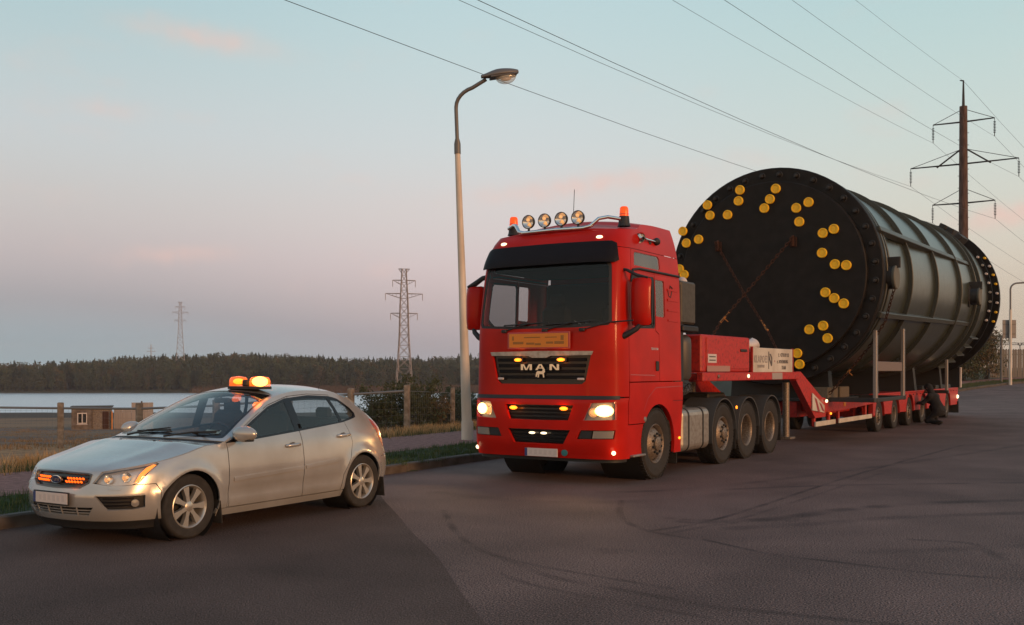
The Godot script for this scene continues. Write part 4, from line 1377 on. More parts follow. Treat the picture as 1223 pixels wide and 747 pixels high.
func trailer() -> void:
	var t := thing("low_loader_trailer", "red multi-axle low-loader trailer carrying the black vessel, white board on its neck", "trailer", TT * Vector3(0, 0, -14), -33.3)
	var red: Material = M.trailer_red
	# ---- neck over the lorry's rear axles
	var neck := Geo.new().box(Vector3(0, 1.545, -4.4), Vector3(2.2, 0.11, 5.1), 0.01)
	for s in [-1.0, 1.0]:
		neck.box(Vector3(s * 1.18, 1.545, -4.42), Vector3(0.12, 0.15, 5.2), 0.012)
	obj("neck", neck, red, t)
	var cab := obj("cabinet", Geo.new().box(Vector3(0, 1.945, -2.98), Vector3(2.42, 0.64, 2.32), 0.025), red, t)
	obj("cabinet_door", Geo.new().box(Vector3(1.212, 1.95, -3.05), Vector3(0.03, 0.54, 2.05), 0.008), red, cab)
	obj("door_latch", Geo.new().box(Vector3(1.236, 2.02, -3.75), Vector3(0.02, 0.05, 0.32), 0.008), M.dark_steel, cab)
	var stk := obj("sticker", Geo.new().box(Vector3(1.23, 1.86, -2.25), Vector3(0.008, 0.15, 0.38), 0.0), M.plate_white, cab)
	for k in 2:
		obj("print", Geo.new().box(Vector3(1.235, 1.89 - k * 0.06, -2.25), Vector3(0.004, 0.02, 0.28), 0.0), M.grey_trim, stk)
	obj("sticker", Geo.new().box(Vector3(1.23, 1.685, -2.55), Vector3(0.008, 0.10, 1.05), 0.0), mat("faded_white", lin(0.36, 0.20, 0.17), 0.6), cab)
	# white board with its firm's lettering
	var bd := obj("side_board", Geo.new().box(Vector3(1.215, 1.855, -5.44), Vector3(0.03, 0.47, 2.36), 0.006), M.white_paint, t)
	obj("board_edge", Geo.new().box(Vector3(1.215, 1.855, -4.235), Vector3(0.045, 0.50, 0.03)).box(Vector3(1.215, 1.855, -6.645), Vector3(0.045, 0.50, 0.03)), red, bd)
	var ink := mat("board_ink", lin(0.10, 0.09, 0.09), 0.7)
	var ink2 := mat("board_ink_grey", lin(0.28, 0.25, 0.24), 0.7)
	for l in [["KLAPOEI", 0.19, -4.69, 1.87, ink2, 1.0], ["TRANSPORT", 0.075, -4.69, 1.735, ink2, 1.0], ["t. +3718 81 83", 0.105, -6.05, 1.965, ink, 1.0], ["e. HOHENBURG", 0.095, -5.98, 1.83, ink, 1.0], ["TEAM", 0.10, -6.05, 1.71, ink, 1.0]]:
		var tm := obj("lettering", lettering(l[0], l[1], 0.003, "Droid Sans", 700), l[4], bd)
		tm.position = Vector3(1.2325, l[3], l[2])
		tm.rotation_degrees.y = 90
	obj("logo", Geo.new().prism(pv([Vector2(-0.10, -0.17), Vector2(-0.06, -0.17), Vector2(-0.06, 0.02), Vector2(0.06, -0.12), Vector2(0.12, -0.10), Vector2(0.13, 0.04), Vector2(0.04, 0.13), Vector2(-0.02, 0.12), Vector2(0.07, 0.02), Vector2(0.06, -0.05), Vector2(-0.03, 0.08), Vector2(-0.06, 0.17), Vector2(-0.10, 0.17)]), Transform3D(Basis(Vector3.UP, PI / 2), Vector3(1.2305, 1.855, -5.22)), 0.003), ink, bd)
	obj("board_dot", Geo.new().lathe([Vector2(0.022, 0), Vector2(0.0, 0.003)], axis_x(Vector3(1.2305, 1.84, -5.50)), 12), M.red_lens, bd)
	obj("reflector_strip", Geo.new().box(Vector3(1.242, 1.545, -5.62), Vector3(0.006, 0.13, 0.62)), mat("reflector_grey", lin(0.34, 0.29, 0.27), 0.4), t)
	for z in [-2.5, -3.98]:
		obj("marker_lamp", Geo.new().ball(Vector3(1.245, 1.55, z), Vector3(0.02, 0.035, 0.045)), M.marker_lamp if z < -3.0 else M.rim_steel, t)
	# ---- sloping neck and its striped board
	for s in [-1.0, 1.0]:
		obj("neck_slope", Geo.new().prism(pv([Vector2(6.9, 1.63), Vector2(7.2, 1.63), Vector2(8.75, 1.05), Vector2(9.05, 1.02), Vector2(9.05, 0.60), Vector2(8.25, 0.60), Vector2(6.9, 1.44)]), Transform3D(Basis(Vector3(0, 0, -1), Vector3.UP, Vector3(1, 0, 0)), Vector3(s * 1.15 - 0.07, 0, 0)), 0.14, 0.015), red, t)
	var cb := obj("striped_board", Geo.new().prism(pv([Vector2(7.95, 1.16), Vector2(8.85, 0.86), Vector2(8.85, 0.70), Vector2(7.95, 0.78)]), Transform3D(Basis(Vector3(0, 0, -1), Vector3.UP, Vector3(1, 0, 0)), Vector3(1.232, 0, 0)), 0.02), M.white_paint, t)
	for k in 2:
		var z0 := 8.2 + k * 0.36
		obj("red_stripe", Geo.new().prism(pv([Vector2(z0 - 0.12, 1.06 - 0.12 * k), Vector2(z0 + 0.04, 1.02 - 0.12 * k), Vector2(z0 + 0.30, 0.72), Vector2(z0 + 0.14, 0.735)]), Transform3D(Basis(Vector3(0, 0, -1), Vector3.UP, Vector3(1, 0, 0)), Vector3(1.2525, 0, 0)), 0.003), M.red_lens, cb)
	obj("marker_lamp", Geo.new().ball(Vector3(1.27, 0.96, -8.95), Vector3(0.03, 0.04, 0.04)), M.marker_lamp, t)
	obj("landing_leg", Geo.new().tube([Vector3(1.05, 1.4, -6.75), Vector3(1.05, 0.25, -6.75)], 0.07, 10).box(Vector3(1.05, 0.24, -6.75), Vector3(0.3, 0.05, 0.3), 0.01), M.rim_steel, t)
	obj("landing_leg", Geo.new().tube([Vector3(-1.05, 1.4, -6.75), Vector3(-1.05, 0.25, -6.75)], 0.07, 10).box(Vector3(-1.05, 0.24, -6.75), Vector3(0.3, 0.05, 0.3), 0.01), M.rim_steel, t)
	# ---- bed between neck and axles
	var bed := Geo.new()
	for s in [-1.0, 1.0]:
		bed.box(Vector3(s * 0.5, 0.78, -11.2), Vector3(0.2, 0.42, 4.6), 0.015)
		bed.prism(pv([Vector2(9.0, 0.95), Vector2(13.5, 0.92), Vector2(13.5, 0.78), Vector2(10.6, 0.70), Vector2(9.0, 0.70)]), Transform3D(Basis(Vector3(0, 0, -1), Vector3.UP, Vector3(1, 0, 0)), Vector3(s * 1.18 - 0.05, 0, 0)), 0.10, 0.01)
	for z in [-9.3, -10.2, -11.1, -12.0, -12.9]:
		bed.box(Vector3(0, 0.8, z), Vector3(2.3, 0.2, 0.1), 0.01)
	obj("bed", bed, red, t)
	obj("bed_floor", Geo.new().box(Vector3(0, 0.975, -11.2), Vector3(2.44, 0.06, 4.7), 0.01), M.dark_steel, t)
	for z in [-8.4, -9.55, -10.35, -12.9]:
		obj("guard_bracket", Geo.new().box(Vector3(1.14, 0.58, z), Vector3(0.06, 0.36, 0.10), 0.008), red, t)
	obj("side_guard", Geo.new().box(Vector3(1.20, 0.455, -9.10), Vector3(0.04, 0.11, 1.55), 0.008), M.white_paint, t)
	obj("side_guard", Geo.new().box(Vector3(1.20, 0.455, -11.75), Vector3(0.04, 0.11, 3.1), 0.008), M.white_paint, t)
	obj("amber_reflector", Geo.new().box(Vector3(1.235, 0.84, -10.6), Vector3(0.02, 0.10, 0.16), 0.006), M.orange_sheet, t)
	obj("side_lamp", Geo.new().ball(Vector3(1.24, 0.66, -9.4), Vector3(0.02, 0.03, 0.04)), M.amber_lamp, t)
	# ---- axle unit
	var wz := [-14.1, -15.95, -17.85, -19.8, -21.8, -23.95]
	var arches := []
	for z in wz:
		arches.append(circp(-z, 0.42, 0.53, 24))
	var plane := func(s: float) -> Callable: return func(p: Vector2) -> Vector3: return Vector3(s * 1.235, p.y, -p.x)
	for s in [1.0, -1.0]:
		obj("side_panel", Geo.new().patch(pv([Vector2(13.35, 0.46), Vector2(13.35, 0.99), Vector2(25.9, 0.99), Vector2(25.9, 0.42), Vector2(24.6, 0.42)]), arches, Vector2(0.2, 0.14), plane.call(s), 0.0, 0.12), red, t)
		obj("top_rail", Geo.new().box(Vector3(s * 1.19, 1.01, -19.62), Vector3(0.14, 0.05, 12.5), 0.012), red, t)
		for k in wz.size():
			lorry_wheel(t, Vector3(s * 1.08, 0.42, wz[k]), 0.42, 0.25, k % 2 == 0, s > 0)
		for k in 24:
			obj("lashing_ring", Geo.new().box(Vector3(s * 1.245, 0.93, -13.6 - k * 0.52), Vector3(0.02, 0.03, 0.10), 0.006), M.dark_steel, t)
		obj("mud_flap", Geo.new().box(Vector3(s * 1.08, 0.32, -25.75), Vector3(0.42, 0.42, 0.02), 0.005), M.rubber, t)
	obj("axle_deck", Geo.new().box(Vector3(0, 0.90, -19.6), Vector3(2.3, 0.16, 12.4), 0.015).box(Vector3(0, 0.62, -19.6), Vector3(1.3, 0.44, 12.0), 0.015), red, t)
	obj("rear_bumper", Geo.new().box(Vector3(0, 0.72, -25.92), Vector3(2.44, 0.5, 0.08), 0.015), red, t)
	obj("corner_lamp", Geo.new().ball(Vector3(1.25, 0.70, -25.75), Vector3(0.05, 0.07, 0.07)), M.marker_lamp, t)
	light_at("corner_light", t, Vector3(1.40, 0.70, -25.70), Color(1.0, 0.85, 0.6), 0.012)
	# ---- stakes and cross board at the side
	var grey := mat("galvanised", lin(0.22, 0.20, 0.19), 0.5, 0.4)
	for p in [[-9.3, 2.56, 2.26], [-12.05, 2.69, 2.26], [-19.9, 2.0, 1.9]]:
		obj("stake", Geo.new().box(Vector3(p[2], (1.02 + p[1]) / 2, p[0]), Vector3(0.08, p[1] - 1.02, 0.15), 0.01), grey, t)
	for p in [[-9.3, 2.26], [-12.05, 2.26], [-19.9, 1.9]]:
		obj("outrigger", Geo.new().box(Vector3((1.1 + p[1] + 0.06) / 2, 0.985, p[0]), Vector3(p[1] + 0.06 - 1.1, 0.10, 0.16), 0.01), M.dark_steel, t)
	obj("outrigger_beam", Geo.new().box(Vector3(2.26, 0.985, -10.6), Vector3(0.10, 0.09, 3.2), 0.01), M.dark_steel, t)
	obj("stake_board", Geo.new().box(Vector3(2.24, 1.75, -10.68), Vector3(0.04, 0.22, 2.6), 0.01), mat("grey_board", lin(0.17, 0.135, 0.125), 0.8), t)
	obj("stake", Geo.new().box(Vector3(-1.29, 1.82, -13.6), Vector3(0.08, 1.78, 0.17), 0.01), grey, t)
	obj("stake", Geo.new().box(Vector3(-1.29, 1.90, -16.9), Vector3(0.08, 1.94, 0.17), 0.01), grey, t)
	# ---- saddles under the load
	for e in [[-9.75, 2.50, 3.86], [-14.2, 2.34, 3.95], [-19.0, 2.38, 4.06], [-23.2, 2.40, 4.15]]:
		var a := []
		for k in 13:
			var q := -PI / 2 - 0.48 + 0.96 * k / 12
			a.append(Vector2(cos(q) * e[1], e[2] + sin(q) * e[1]))
		a.append(Vector2(1.2, 1.0))
		a.append(Vector2(-1.2, 1.0))
		obj("saddle", Geo.new().prism(pv(a), Transform3D(Basis(), Vector3(0, 0, e[0])), 0.3), M.dark_steel, t)
	obj("rear_board", Geo.new().box(Vector3(0.9, 1.40, -26.1), Vector3(0.75, 0.75, 0.10), 0.01), M.black_plastic, t)
	obj("rear_board_edge", Geo.new().box(Vector3(1.30, 1.40, -26.1), Vector3(0.06, 0.75, 0.12), 0.01), M.plate_white, t)
	var hd := Geo.new()
	for k in 5:
		hd.box(Vector3(1.0, 1.08 + 0.0 * k, -20.2 - k * 1.1), Vector3(0.35, 0.16, 0.5), 0.02)
	obj("packing", hd, M.dark_steel, t)
	shift(t, Vector3(0, 0, 14))
	# ---- loose things on the trailer
	var wb := obj("plastic_sack", Geo.new().patch(rectp(0, 0, TAU, 1.0), [], Vector2(TAU / 20, 0.125), func(p: Vector2) -> Vector3:
		var r := pow(sin(p.y * PI * 0.94 + 0.1), 0.35)
		return Vector3(cos(p.x) * 0.22 * r * (1.0 + 0.10 * sin(p.x * 3.0)), 0.24 * p.y + 0.02 * sin(p.x * 4.0 + 2.0), sin(p.x) * 0.42 * r)), M.plate_white)
	wb.transform = TT * Transform3D(Basis(), Vector3(0.95, 1.90, -4.72))
	wb.position.y = 2.03
	tag(wb, "pale plastic sack lying behind the red cabinet, above the white board of the trailer's neck", "sack")
	for k in 2:
		var o := obj("timber_block", Geo.new().box(Vector3.ZERO, Vector3(0.5, 0.26, 0.8), 0.015), mat("old_timber", lin(0.13, 0.105, 0.075), 0.9, 0.0, {"uv1_triplanar": true, "uv1_scale": Vector3(1, 6, 1), "albedo_texture": M.steel.albedo_texture}) if k == 0 else M.old_timber)
		o.transform = TT * Transform3D(Basis(), Vector3(1.0, 1.137, -9.55 - k * 1.0))
		tag(o, ["weathered timber block on the trailer bed, nearer the sloping neck", "weathered timber block on the trailer bed, nearer the trailer wheels"][k], "timber block", "timber blocks on the trailer bed")

const CAPS := [[-0.693, 5.917], [-0.731, 5.661], [-1.004, 5.358], [-1.51, 5.635], [-1.446, 5.38], [-2.152, 5.057], [-1.744, 4.829], [-2.062, 4.76], [-2.251, 4.143], [-2.127, 3.999], [0.169, 5.861], [0.028, 5.634], [-0.107, 5.435], [0.926, 5.479], [0.645, 5.375], [0.711, 5.054], [1.49, 4.829], [1.245, 4.756], [1.224, 4.311], [1.511, 4.039], [1.76, 4.004], [1.294, 3.416], [1.49, 3.28], [1.698, 3.153], [1.238, 2.667], [0.926, 2.589], [1.337, 2.382], [0.645, 2.05], [0.696, 1.798]]

func vessel() -> void:
	var t := thing("steel_vessel", "huge black cylindrical steel vessel lying on the trailer, yellow caps dotted over its flat end", "vessel")
	t.transform = TT * Transform3D(Basis(Vector3.RIGHT, deg_to_rad(1.22)), Vector3(0.0, 3.85, -8.85))
	var cover_m := mat("cover_black", lin(0.014, 0.0115, 0.0105), 0.62, 0.0, {"metallic_specular": 0.35, "uv1_triplanar": true, "uv1_scale": Vector3(0.35, 0.35, 0.35), "albedo_texture": noise_tex(0.015, 71, [[0.0, Color(0.6, 0.55, 0.52)], [1.0, Color(1, 1, 1)]], 512, 0.0, 5)})
	var shell_m := mat("vessel_paint", lin(0.046, 0.054, 0.040), 0.30, 0.15, {"metallic_specular": 0.95, "uv1_triplanar": true, "uv1_scale": Vector3(0.5, 0.18, 0.5), "albedo_texture": noise_tex(0.03, 72, [[0.0, Color(0.62, 0.60, 0.56)], [0.5, Color(0.92, 0.92, 0.9)], [1.0, Color(1, 1, 1)]], 512, 0.0, 5), "normal_enabled": true, "normal_texture": noise_tex(0.008, 73, [], 512, 2.0, 3), "normal_scale": 0.35})
	var bar_m := mat("vessel_bars", lin(0.045, 0.048, 0.040), 0.45, 0.2)
	var C := axis_z(Vector3.ZERO)   # heights along +z: towards the lorry
	obj("cover_plate", Geo.new().lathe([Vector2(2.20, -0.06), Vector2(2.20, 0.05), Vector2(2.18, 0.07), Vector2(0.0, 0.07)], C, 72), cover_m, t)
	obj("front_flange", Geo.new().lathe([Vector2(2.30, -0.30), Vector2(2.51, -0.30), Vector2(2.53, -0.28), Vector2(2.53, -0.08), Vector2(2.51, -0.06), Vector2(2.18, -0.06)], C, 72), cover_m, t)
	var nut := Geo.new().lathe([Vector2(0.0, 0.11), Vector2(0.04, 0.105), Vector2(0.044, 0.095), Vector2(0.044, 0.0)], axis_z(Vector3.ZERO), 6).lathe([Vector2(0.065, 0.012), Vector2(0.085, 0.0)], axis_z(Vector3.ZERO), 10).mesh()
	for k in 36:
		var a := TAU * (k + 0.5) / 36
		var o := obj("flange_nut", nut, M.dark_steel, t)
		o.position = Vector3(cos(a) * 2.36, sin(a) * 2.36, -0.062)
	# shell, its rings and bars
	obj("shell", Geo.new().lathe([Vector2(2.58, -14.6), Vector2(2.56, -12.3), Vector2(2.55, -12.0), Vector2(2.46, -6.0), Vector2(2.36, -0.28)], C, 96), shell_m, t)
	for e in [[-0.52, 2.52, 0.10], [-0.86, 2.50, 0.08], [-3.15, 2.52, 0.05], [-6.15, 2.57, 0.05], [-9.45, 2.62, 0.05], [-11.95, 2.66, 0.06], [-12.75, 2.68, 0.06]]:
		obj("ring", Geo.new().lathe([Vector2(2.2, e[0] - e[2] / 2), Vector2(e[1] - 0.01, e[0] - e[2] / 2), Vector2(e[1], e[0] - e[2] / 2 + 0.01), Vector2(e[1], e[0] + e[2] / 2 - 0.01), Vector2(e[1] - 0.01, e[0] + e[2] / 2), Vector2(2.2, e[0] + e[2] / 2)], C, 96), bar_m, t)
	for a in [0.385, -0.385, PI - 0.385, PI + 0.385, 1.25, PI - 1.25]:
		var bs := Basis(Vector3.BACK, a)
		var p0 := bs * Vector3(2.42, 0, -0.3)
		var p1 := bs * Vector3(2.60, 0, -12.0)
		var dz := (p0 - p1).normalized()
		var b2 := Basis(bs.x, bs.y, dz).orthonormalized()
		if absf(a) < 1.0 or absf(a - PI) < 1.0:
			obj("long_bar", Geo.new().box((p0 + p1) / 2, Vector3(0.17, 0.13, p0.distance_to(p1)), 0.012, b2), bar_m, t)
	# trunnions
	for s in [1.0, -1.0]:
		for e in [[-0.69, 2.30, 2.66], [-11.35, 2.44, 2.82]]:
			var tr := obj("trunnion", Geo.new().lathe([Vector2(0.34, e[1] - 0.1), Vector2(0.34, e[1] + 0.1), Vector2(0.26, e[1] + 0.12), Vector2(0.26, e[2] - 0.06)], Transform3D(Basis(Vector3(0, 0, 1), Vector3(s, 0, 0), Vector3(0, 1, 0)), Vector3(0, -0.12, e[0])), 24).box(Vector3(s * (e[1] + 0.25), 0.22, e[0]), Vector3(0.4, 0.25, 0.06), 0.01), M.dark_steel, t)
			obj("end_disc", Geo.new().lathe([Vector2(0.26, e[2] - 0.06), Vector2(0.27, e[2] - 0.04), Vector2(0.27, e[2]), Vector2(0.25, e[2] + 0.02), Vector2(0.0, e[2] + 0.02)], Transform3D(Basis(Vector3(0, 0, 1), Vector3(s, 0, 0), Vector3(0, 1, 0)), Vector3(0, -0.12, e[0])), 24), mat("disc_grey", lin(0.11, 0.105, 0.085), 0.7) if not M.has("disc_grey") else M.disc_grey, tr)
	# tail end: two wide flanges joined by studs with plastic caps
	obj("tail_cone", Geo.new().lathe([Vector2(0.0, -16.4), Vector2(2.5, -16.3), Vector2(2.6, -14.6), Vector2(2.3, -14.5)], C, 72), cover_m, t)
	obj("tail_flange", Geo.new().lathe([Vector2(2.2, -14.85), Vector2(2.71, -14.85), Vector2(2.72, -14.70), Vector2(2.2, -14.70)], C, 72), cover_m, t)
	obj("tail_flange", Geo.new().lathe([Vector2(2.2, -16.1), Vector2(2.79, -16.1), Vector2(2.80, -15.8), Vector2(2.2, -15.8)], C, 72), cover_m, t)
	var stud := Geo.new().lathe([Vector2(0.0, 0.14), Vector2(0.036, 0.14), Vector2(0.042, 0.13), Vector2(0.042, -0.1)], axis_z(Vector3.ZERO), 8).mesh()
	for k in 52:
		var a := TAU * (k + 0.5) / 52
		if sin(a) < -0.40 or (sin(a) > 0.55 and cos(a) > 0.0): continue
		var o := obj("stud", stud, M.plate_white if k % 3 else M.steel, t)
		o.position = Vector3(cos(a) * 2.66, sin(a) * 2.66, -14.68)
		var o2 := obj("stud_cap", stud, [M.plate_white, yellow_m(), yellow_m()][k % 3], t)
		o2.position = Vector3(cos(a) * 2.735, sin(a) * 2.735, -15.72)
	for k in 3:
		var a := 0.80 + 0.13 * k
		obj("tail_bracket", Geo.new().box(Vector3(cos(a) * 2.66, sin(a) * 2.66, -13.7 - 0.2 * (k % 3)), Vector3(0.34, 0.22, 1.2), 0.02, Basis(Vector3.BACK, a + 0.2 * (k % 2))), M.dark_steel, t)
	for k in 5:
		var a := -0.55 - 0.13 * k
		obj("tail_step", Geo.new().box(Vector3(cos(a) * 2.58, sin(a) * 2.58, -13.6), Vector3(0.32, 0.05, 1.3), 0.01, Basis(Vector3.BACK, a)), bar_m, t)
	# yellow caps on the flat end
	var cap := Geo.new().lathe([Vector2(0.112, 0.0), Vector2(0.112, 0.05), Vector2(0.104, 0.06), Vector2(0.086, 0.06), Vector2(0.082, 0.045), Vector2(0.05, 0.045), Vector2(0.046, 0.052), Vector2(0.0, 0.052)], axis_z(Vector3.ZERO), 20).mesh()
	for c in CAPS:
		var o := obj("yellow_cap", cap, yellow_m(), t)
		o.position = Vector3(c[0], c[1] - 3.85, 0.068)
		o.rotation.z = c[0] * 7.0
	for p in [[-1.25, 0.77], [0.567, 0.76]]:
		obj("lug", Geo.new().prism(pv([Vector2(-0.09, -0.1), Vector2(0.09, -0.1), Vector2(0.07, 0.10), Vector2(0, 0.15), Vector2(-0.07, 0.10)]), Transform3D(Basis(Vector3.UP, PI / 2), Vector3(p[0] - 0.02, p[1], 0.12)), 0.04).box(Vector3(p[0], p[1], 0.08), Vector3(0.16, 0.22, 0.02)), rusty(), t)
	# ---- chains
	var z1 := 1.15
	var chains := [
		["rusty chain on the vessel's flat end, running from upper left lug down to the right", [Vector3(-1.25, 4.68, -8.62), Vector3(-0.405, 3.43, -8.2), Vector3(0.36, 2.53, -7.6), Vector3(0.70, 2.10, -7.2), Vector3(0.85, 1.62, -6.95)]],
		["rusty chain on the vessel's flat end, running from upper right lug down left", [Vector3(0.567, 4.66, -8.62), Vector3(-0.15, 3.62, -8.1), Vector3(-0.74, 2.744, -7.6), Vector3(-0.80, 2.35, -7.15), Vector3(-0.95, 1.62, -6.95)]],
		["rusty chain with orange links hanging round the front ring from trunnion to trailer bed", [Vector3(2.62, 3.45, -9.45), Vector3(2.45, 2.75, -9.38), Vector3(2.1, 2.15, -9.30), Vector3(1.72, 1.68, -9.25), Vector3(1.38, 1.25, -9.2), Vector3(1.18, 1.02, -9.2)]]]
	for e in chains:
		var w := []
		for p in e[1]: w.append(TT * p)
		var o := obj("lashing_chain", chain_geo(w), rusty())
		tag(o, e[0], "chain", "rusty lashing chains holding the vessel")
		var gl := Geo.new()
		var k := 2 if e[1].size() < 6 else 3
		var a: Vector3 = w[k]
		var b: Vector3 = w[k].lerp(w[k + 1] if e[1].size() >= 6 else w[k - 1], 0.3)
		gl.tube([a, a.lerp(b, 0.5)], 0.026, 8).tube([a.lerp(b, 0.5), b.lerp(a, 0.1)], 0.016, 8).box(a.lerp(b, 0.4) + Vector3(0.03, -0.04, 0), Vector3(0.16, 0.022, 0.03), 0.008, Basis(Vector3.BACK, -0.7))
		obj("tensioner", gl, mat("worn_orange", lin(0.30, 0.12, 0.02), 0.7) if not M.has("worn_orange") else M.worn_orange, o)

func chain_geo(w: Array) -> Geo:
	var g := Geo.new()
	var c := Curve3D.new()
	for p in w: c.add_point(p)
	var L := c.get_baked_length()
	var n := int(L / 0.085)
	for k in n:
		var p := c.sample_baked(k * 0.085)
		var d := (c.sample_baked(minf(L, k * 0.085 + 0.06)) - p).normalized()
		var a := d.cross(Vector3(0.3, 0.2, 1)).normalized()
		if k % 2: a = d.cross(a).normalized()
		var pts := []
		for j in 9:
			var t := TAU * j / 8
			pts.append(p + d * cos(t) * 0.058 + a * sin(t) * 0.03)
		g.tube(pts, 0.011, 4, false)
	return g

func yellow_m() -> Material:
	return M.yellow_cap if M.has("yellow_cap") else mat("yellow_cap", lin(0.88, 0.50, 0.008), 0.5)

func rusty() -> Material:
	return M.rusty if M.has("rusty") else mat("rusty", lin(0.085, 0.032, 0.014), 0.85, 0.2, {"uv1_triplanar": true, "uv1_scale": Vector3(3, 3, 3), "albedo_texture": noise_tex(0.05, 75, [[0.0, Color(0.5, 0.4, 0.35)], [1.0, Color(1, 1, 1)]], 256)})

func alloy_wheel(parent: Node3D, at: Vector3, near: bool) -> void:
	var o := Node3D.new()
	o.name = "wheel"
	parent.add_child(o, true)
	o.position = at
	if not near:
		o.rotation_degrees.y = 180
	var r := 0.316
	var h := 0.1
	obj("tyre", Geo.new().lathe([Vector2(0.205, -h * 0.8), Vector2(0.25, -h), Vector2(0.29, -h * 0.98), Vector2(r, -h * 0.7), Vector2(r, h * 0.7), Vector2(0.308, h * 0.88), Vector2(0.29, h * 0.98), Vector2(0.285, h * 0.97), Vector2(0.25, h), Vector2(0.212, h * 0.86)], axis_x(Vector3.ZERO), 48), M.rubber, o)
	var g := Geo.new()
	g.lathe([Vector2(0.214, h * 0.88), Vector2(0.206, h * 0.93), Vector2(0.196, h * 0.85), Vector2(0.188, h * 0.3), Vector2(0.180, -h * 0.8)], axis_x(Vector3.ZERO), 40)
	obj("rim", g, M.alloy, o)
	obj("brake_disc", Geo.new().lathe([Vector2(0.14, -0.03), Vector2(0.14, -0.01), Vector2(0.06, -0.01)], axis_x(Vector3.ZERO), 28).lathe([Vector2(0.19, -0.05), Vector2(0.0, -0.05)], axis_x(Vector3.ZERO), 28), M.dark_steel, o)
	for k in 7:
		var a := TAU * k / 7 + 0.2
		var bs := Basis(Vector3.RIGHT, a)
		var sp := pv([Vector2(-0.022, 0.035), Vector2(0.022, 0.035), Vector2(0.020, 0.10), Vector2(0.036, 0.195), Vector2(-0.036, 0.195), Vector2(-0.020, 0.10)])
		# outline in (z,y), thickness along x
		obj("spoke", Geo.new().prism(sp, Transform3D(bs * Basis(Vector3(0, 0, 1), Vector3(0, 1, 0), Vector3(1, 0, 0)), Vector3(0.035, 0, 0)), 0.045, 0.006), M.alloy, o)
	obj("hub", Geo.new().lathe([Vector2(0.055, 0.03), Vector2(0.052, 0.078), Vector2(0.035, 0.088), Vector2(0.0, 0.09)], axis_x(Vector3.ZERO), 20), M.alloy, o)

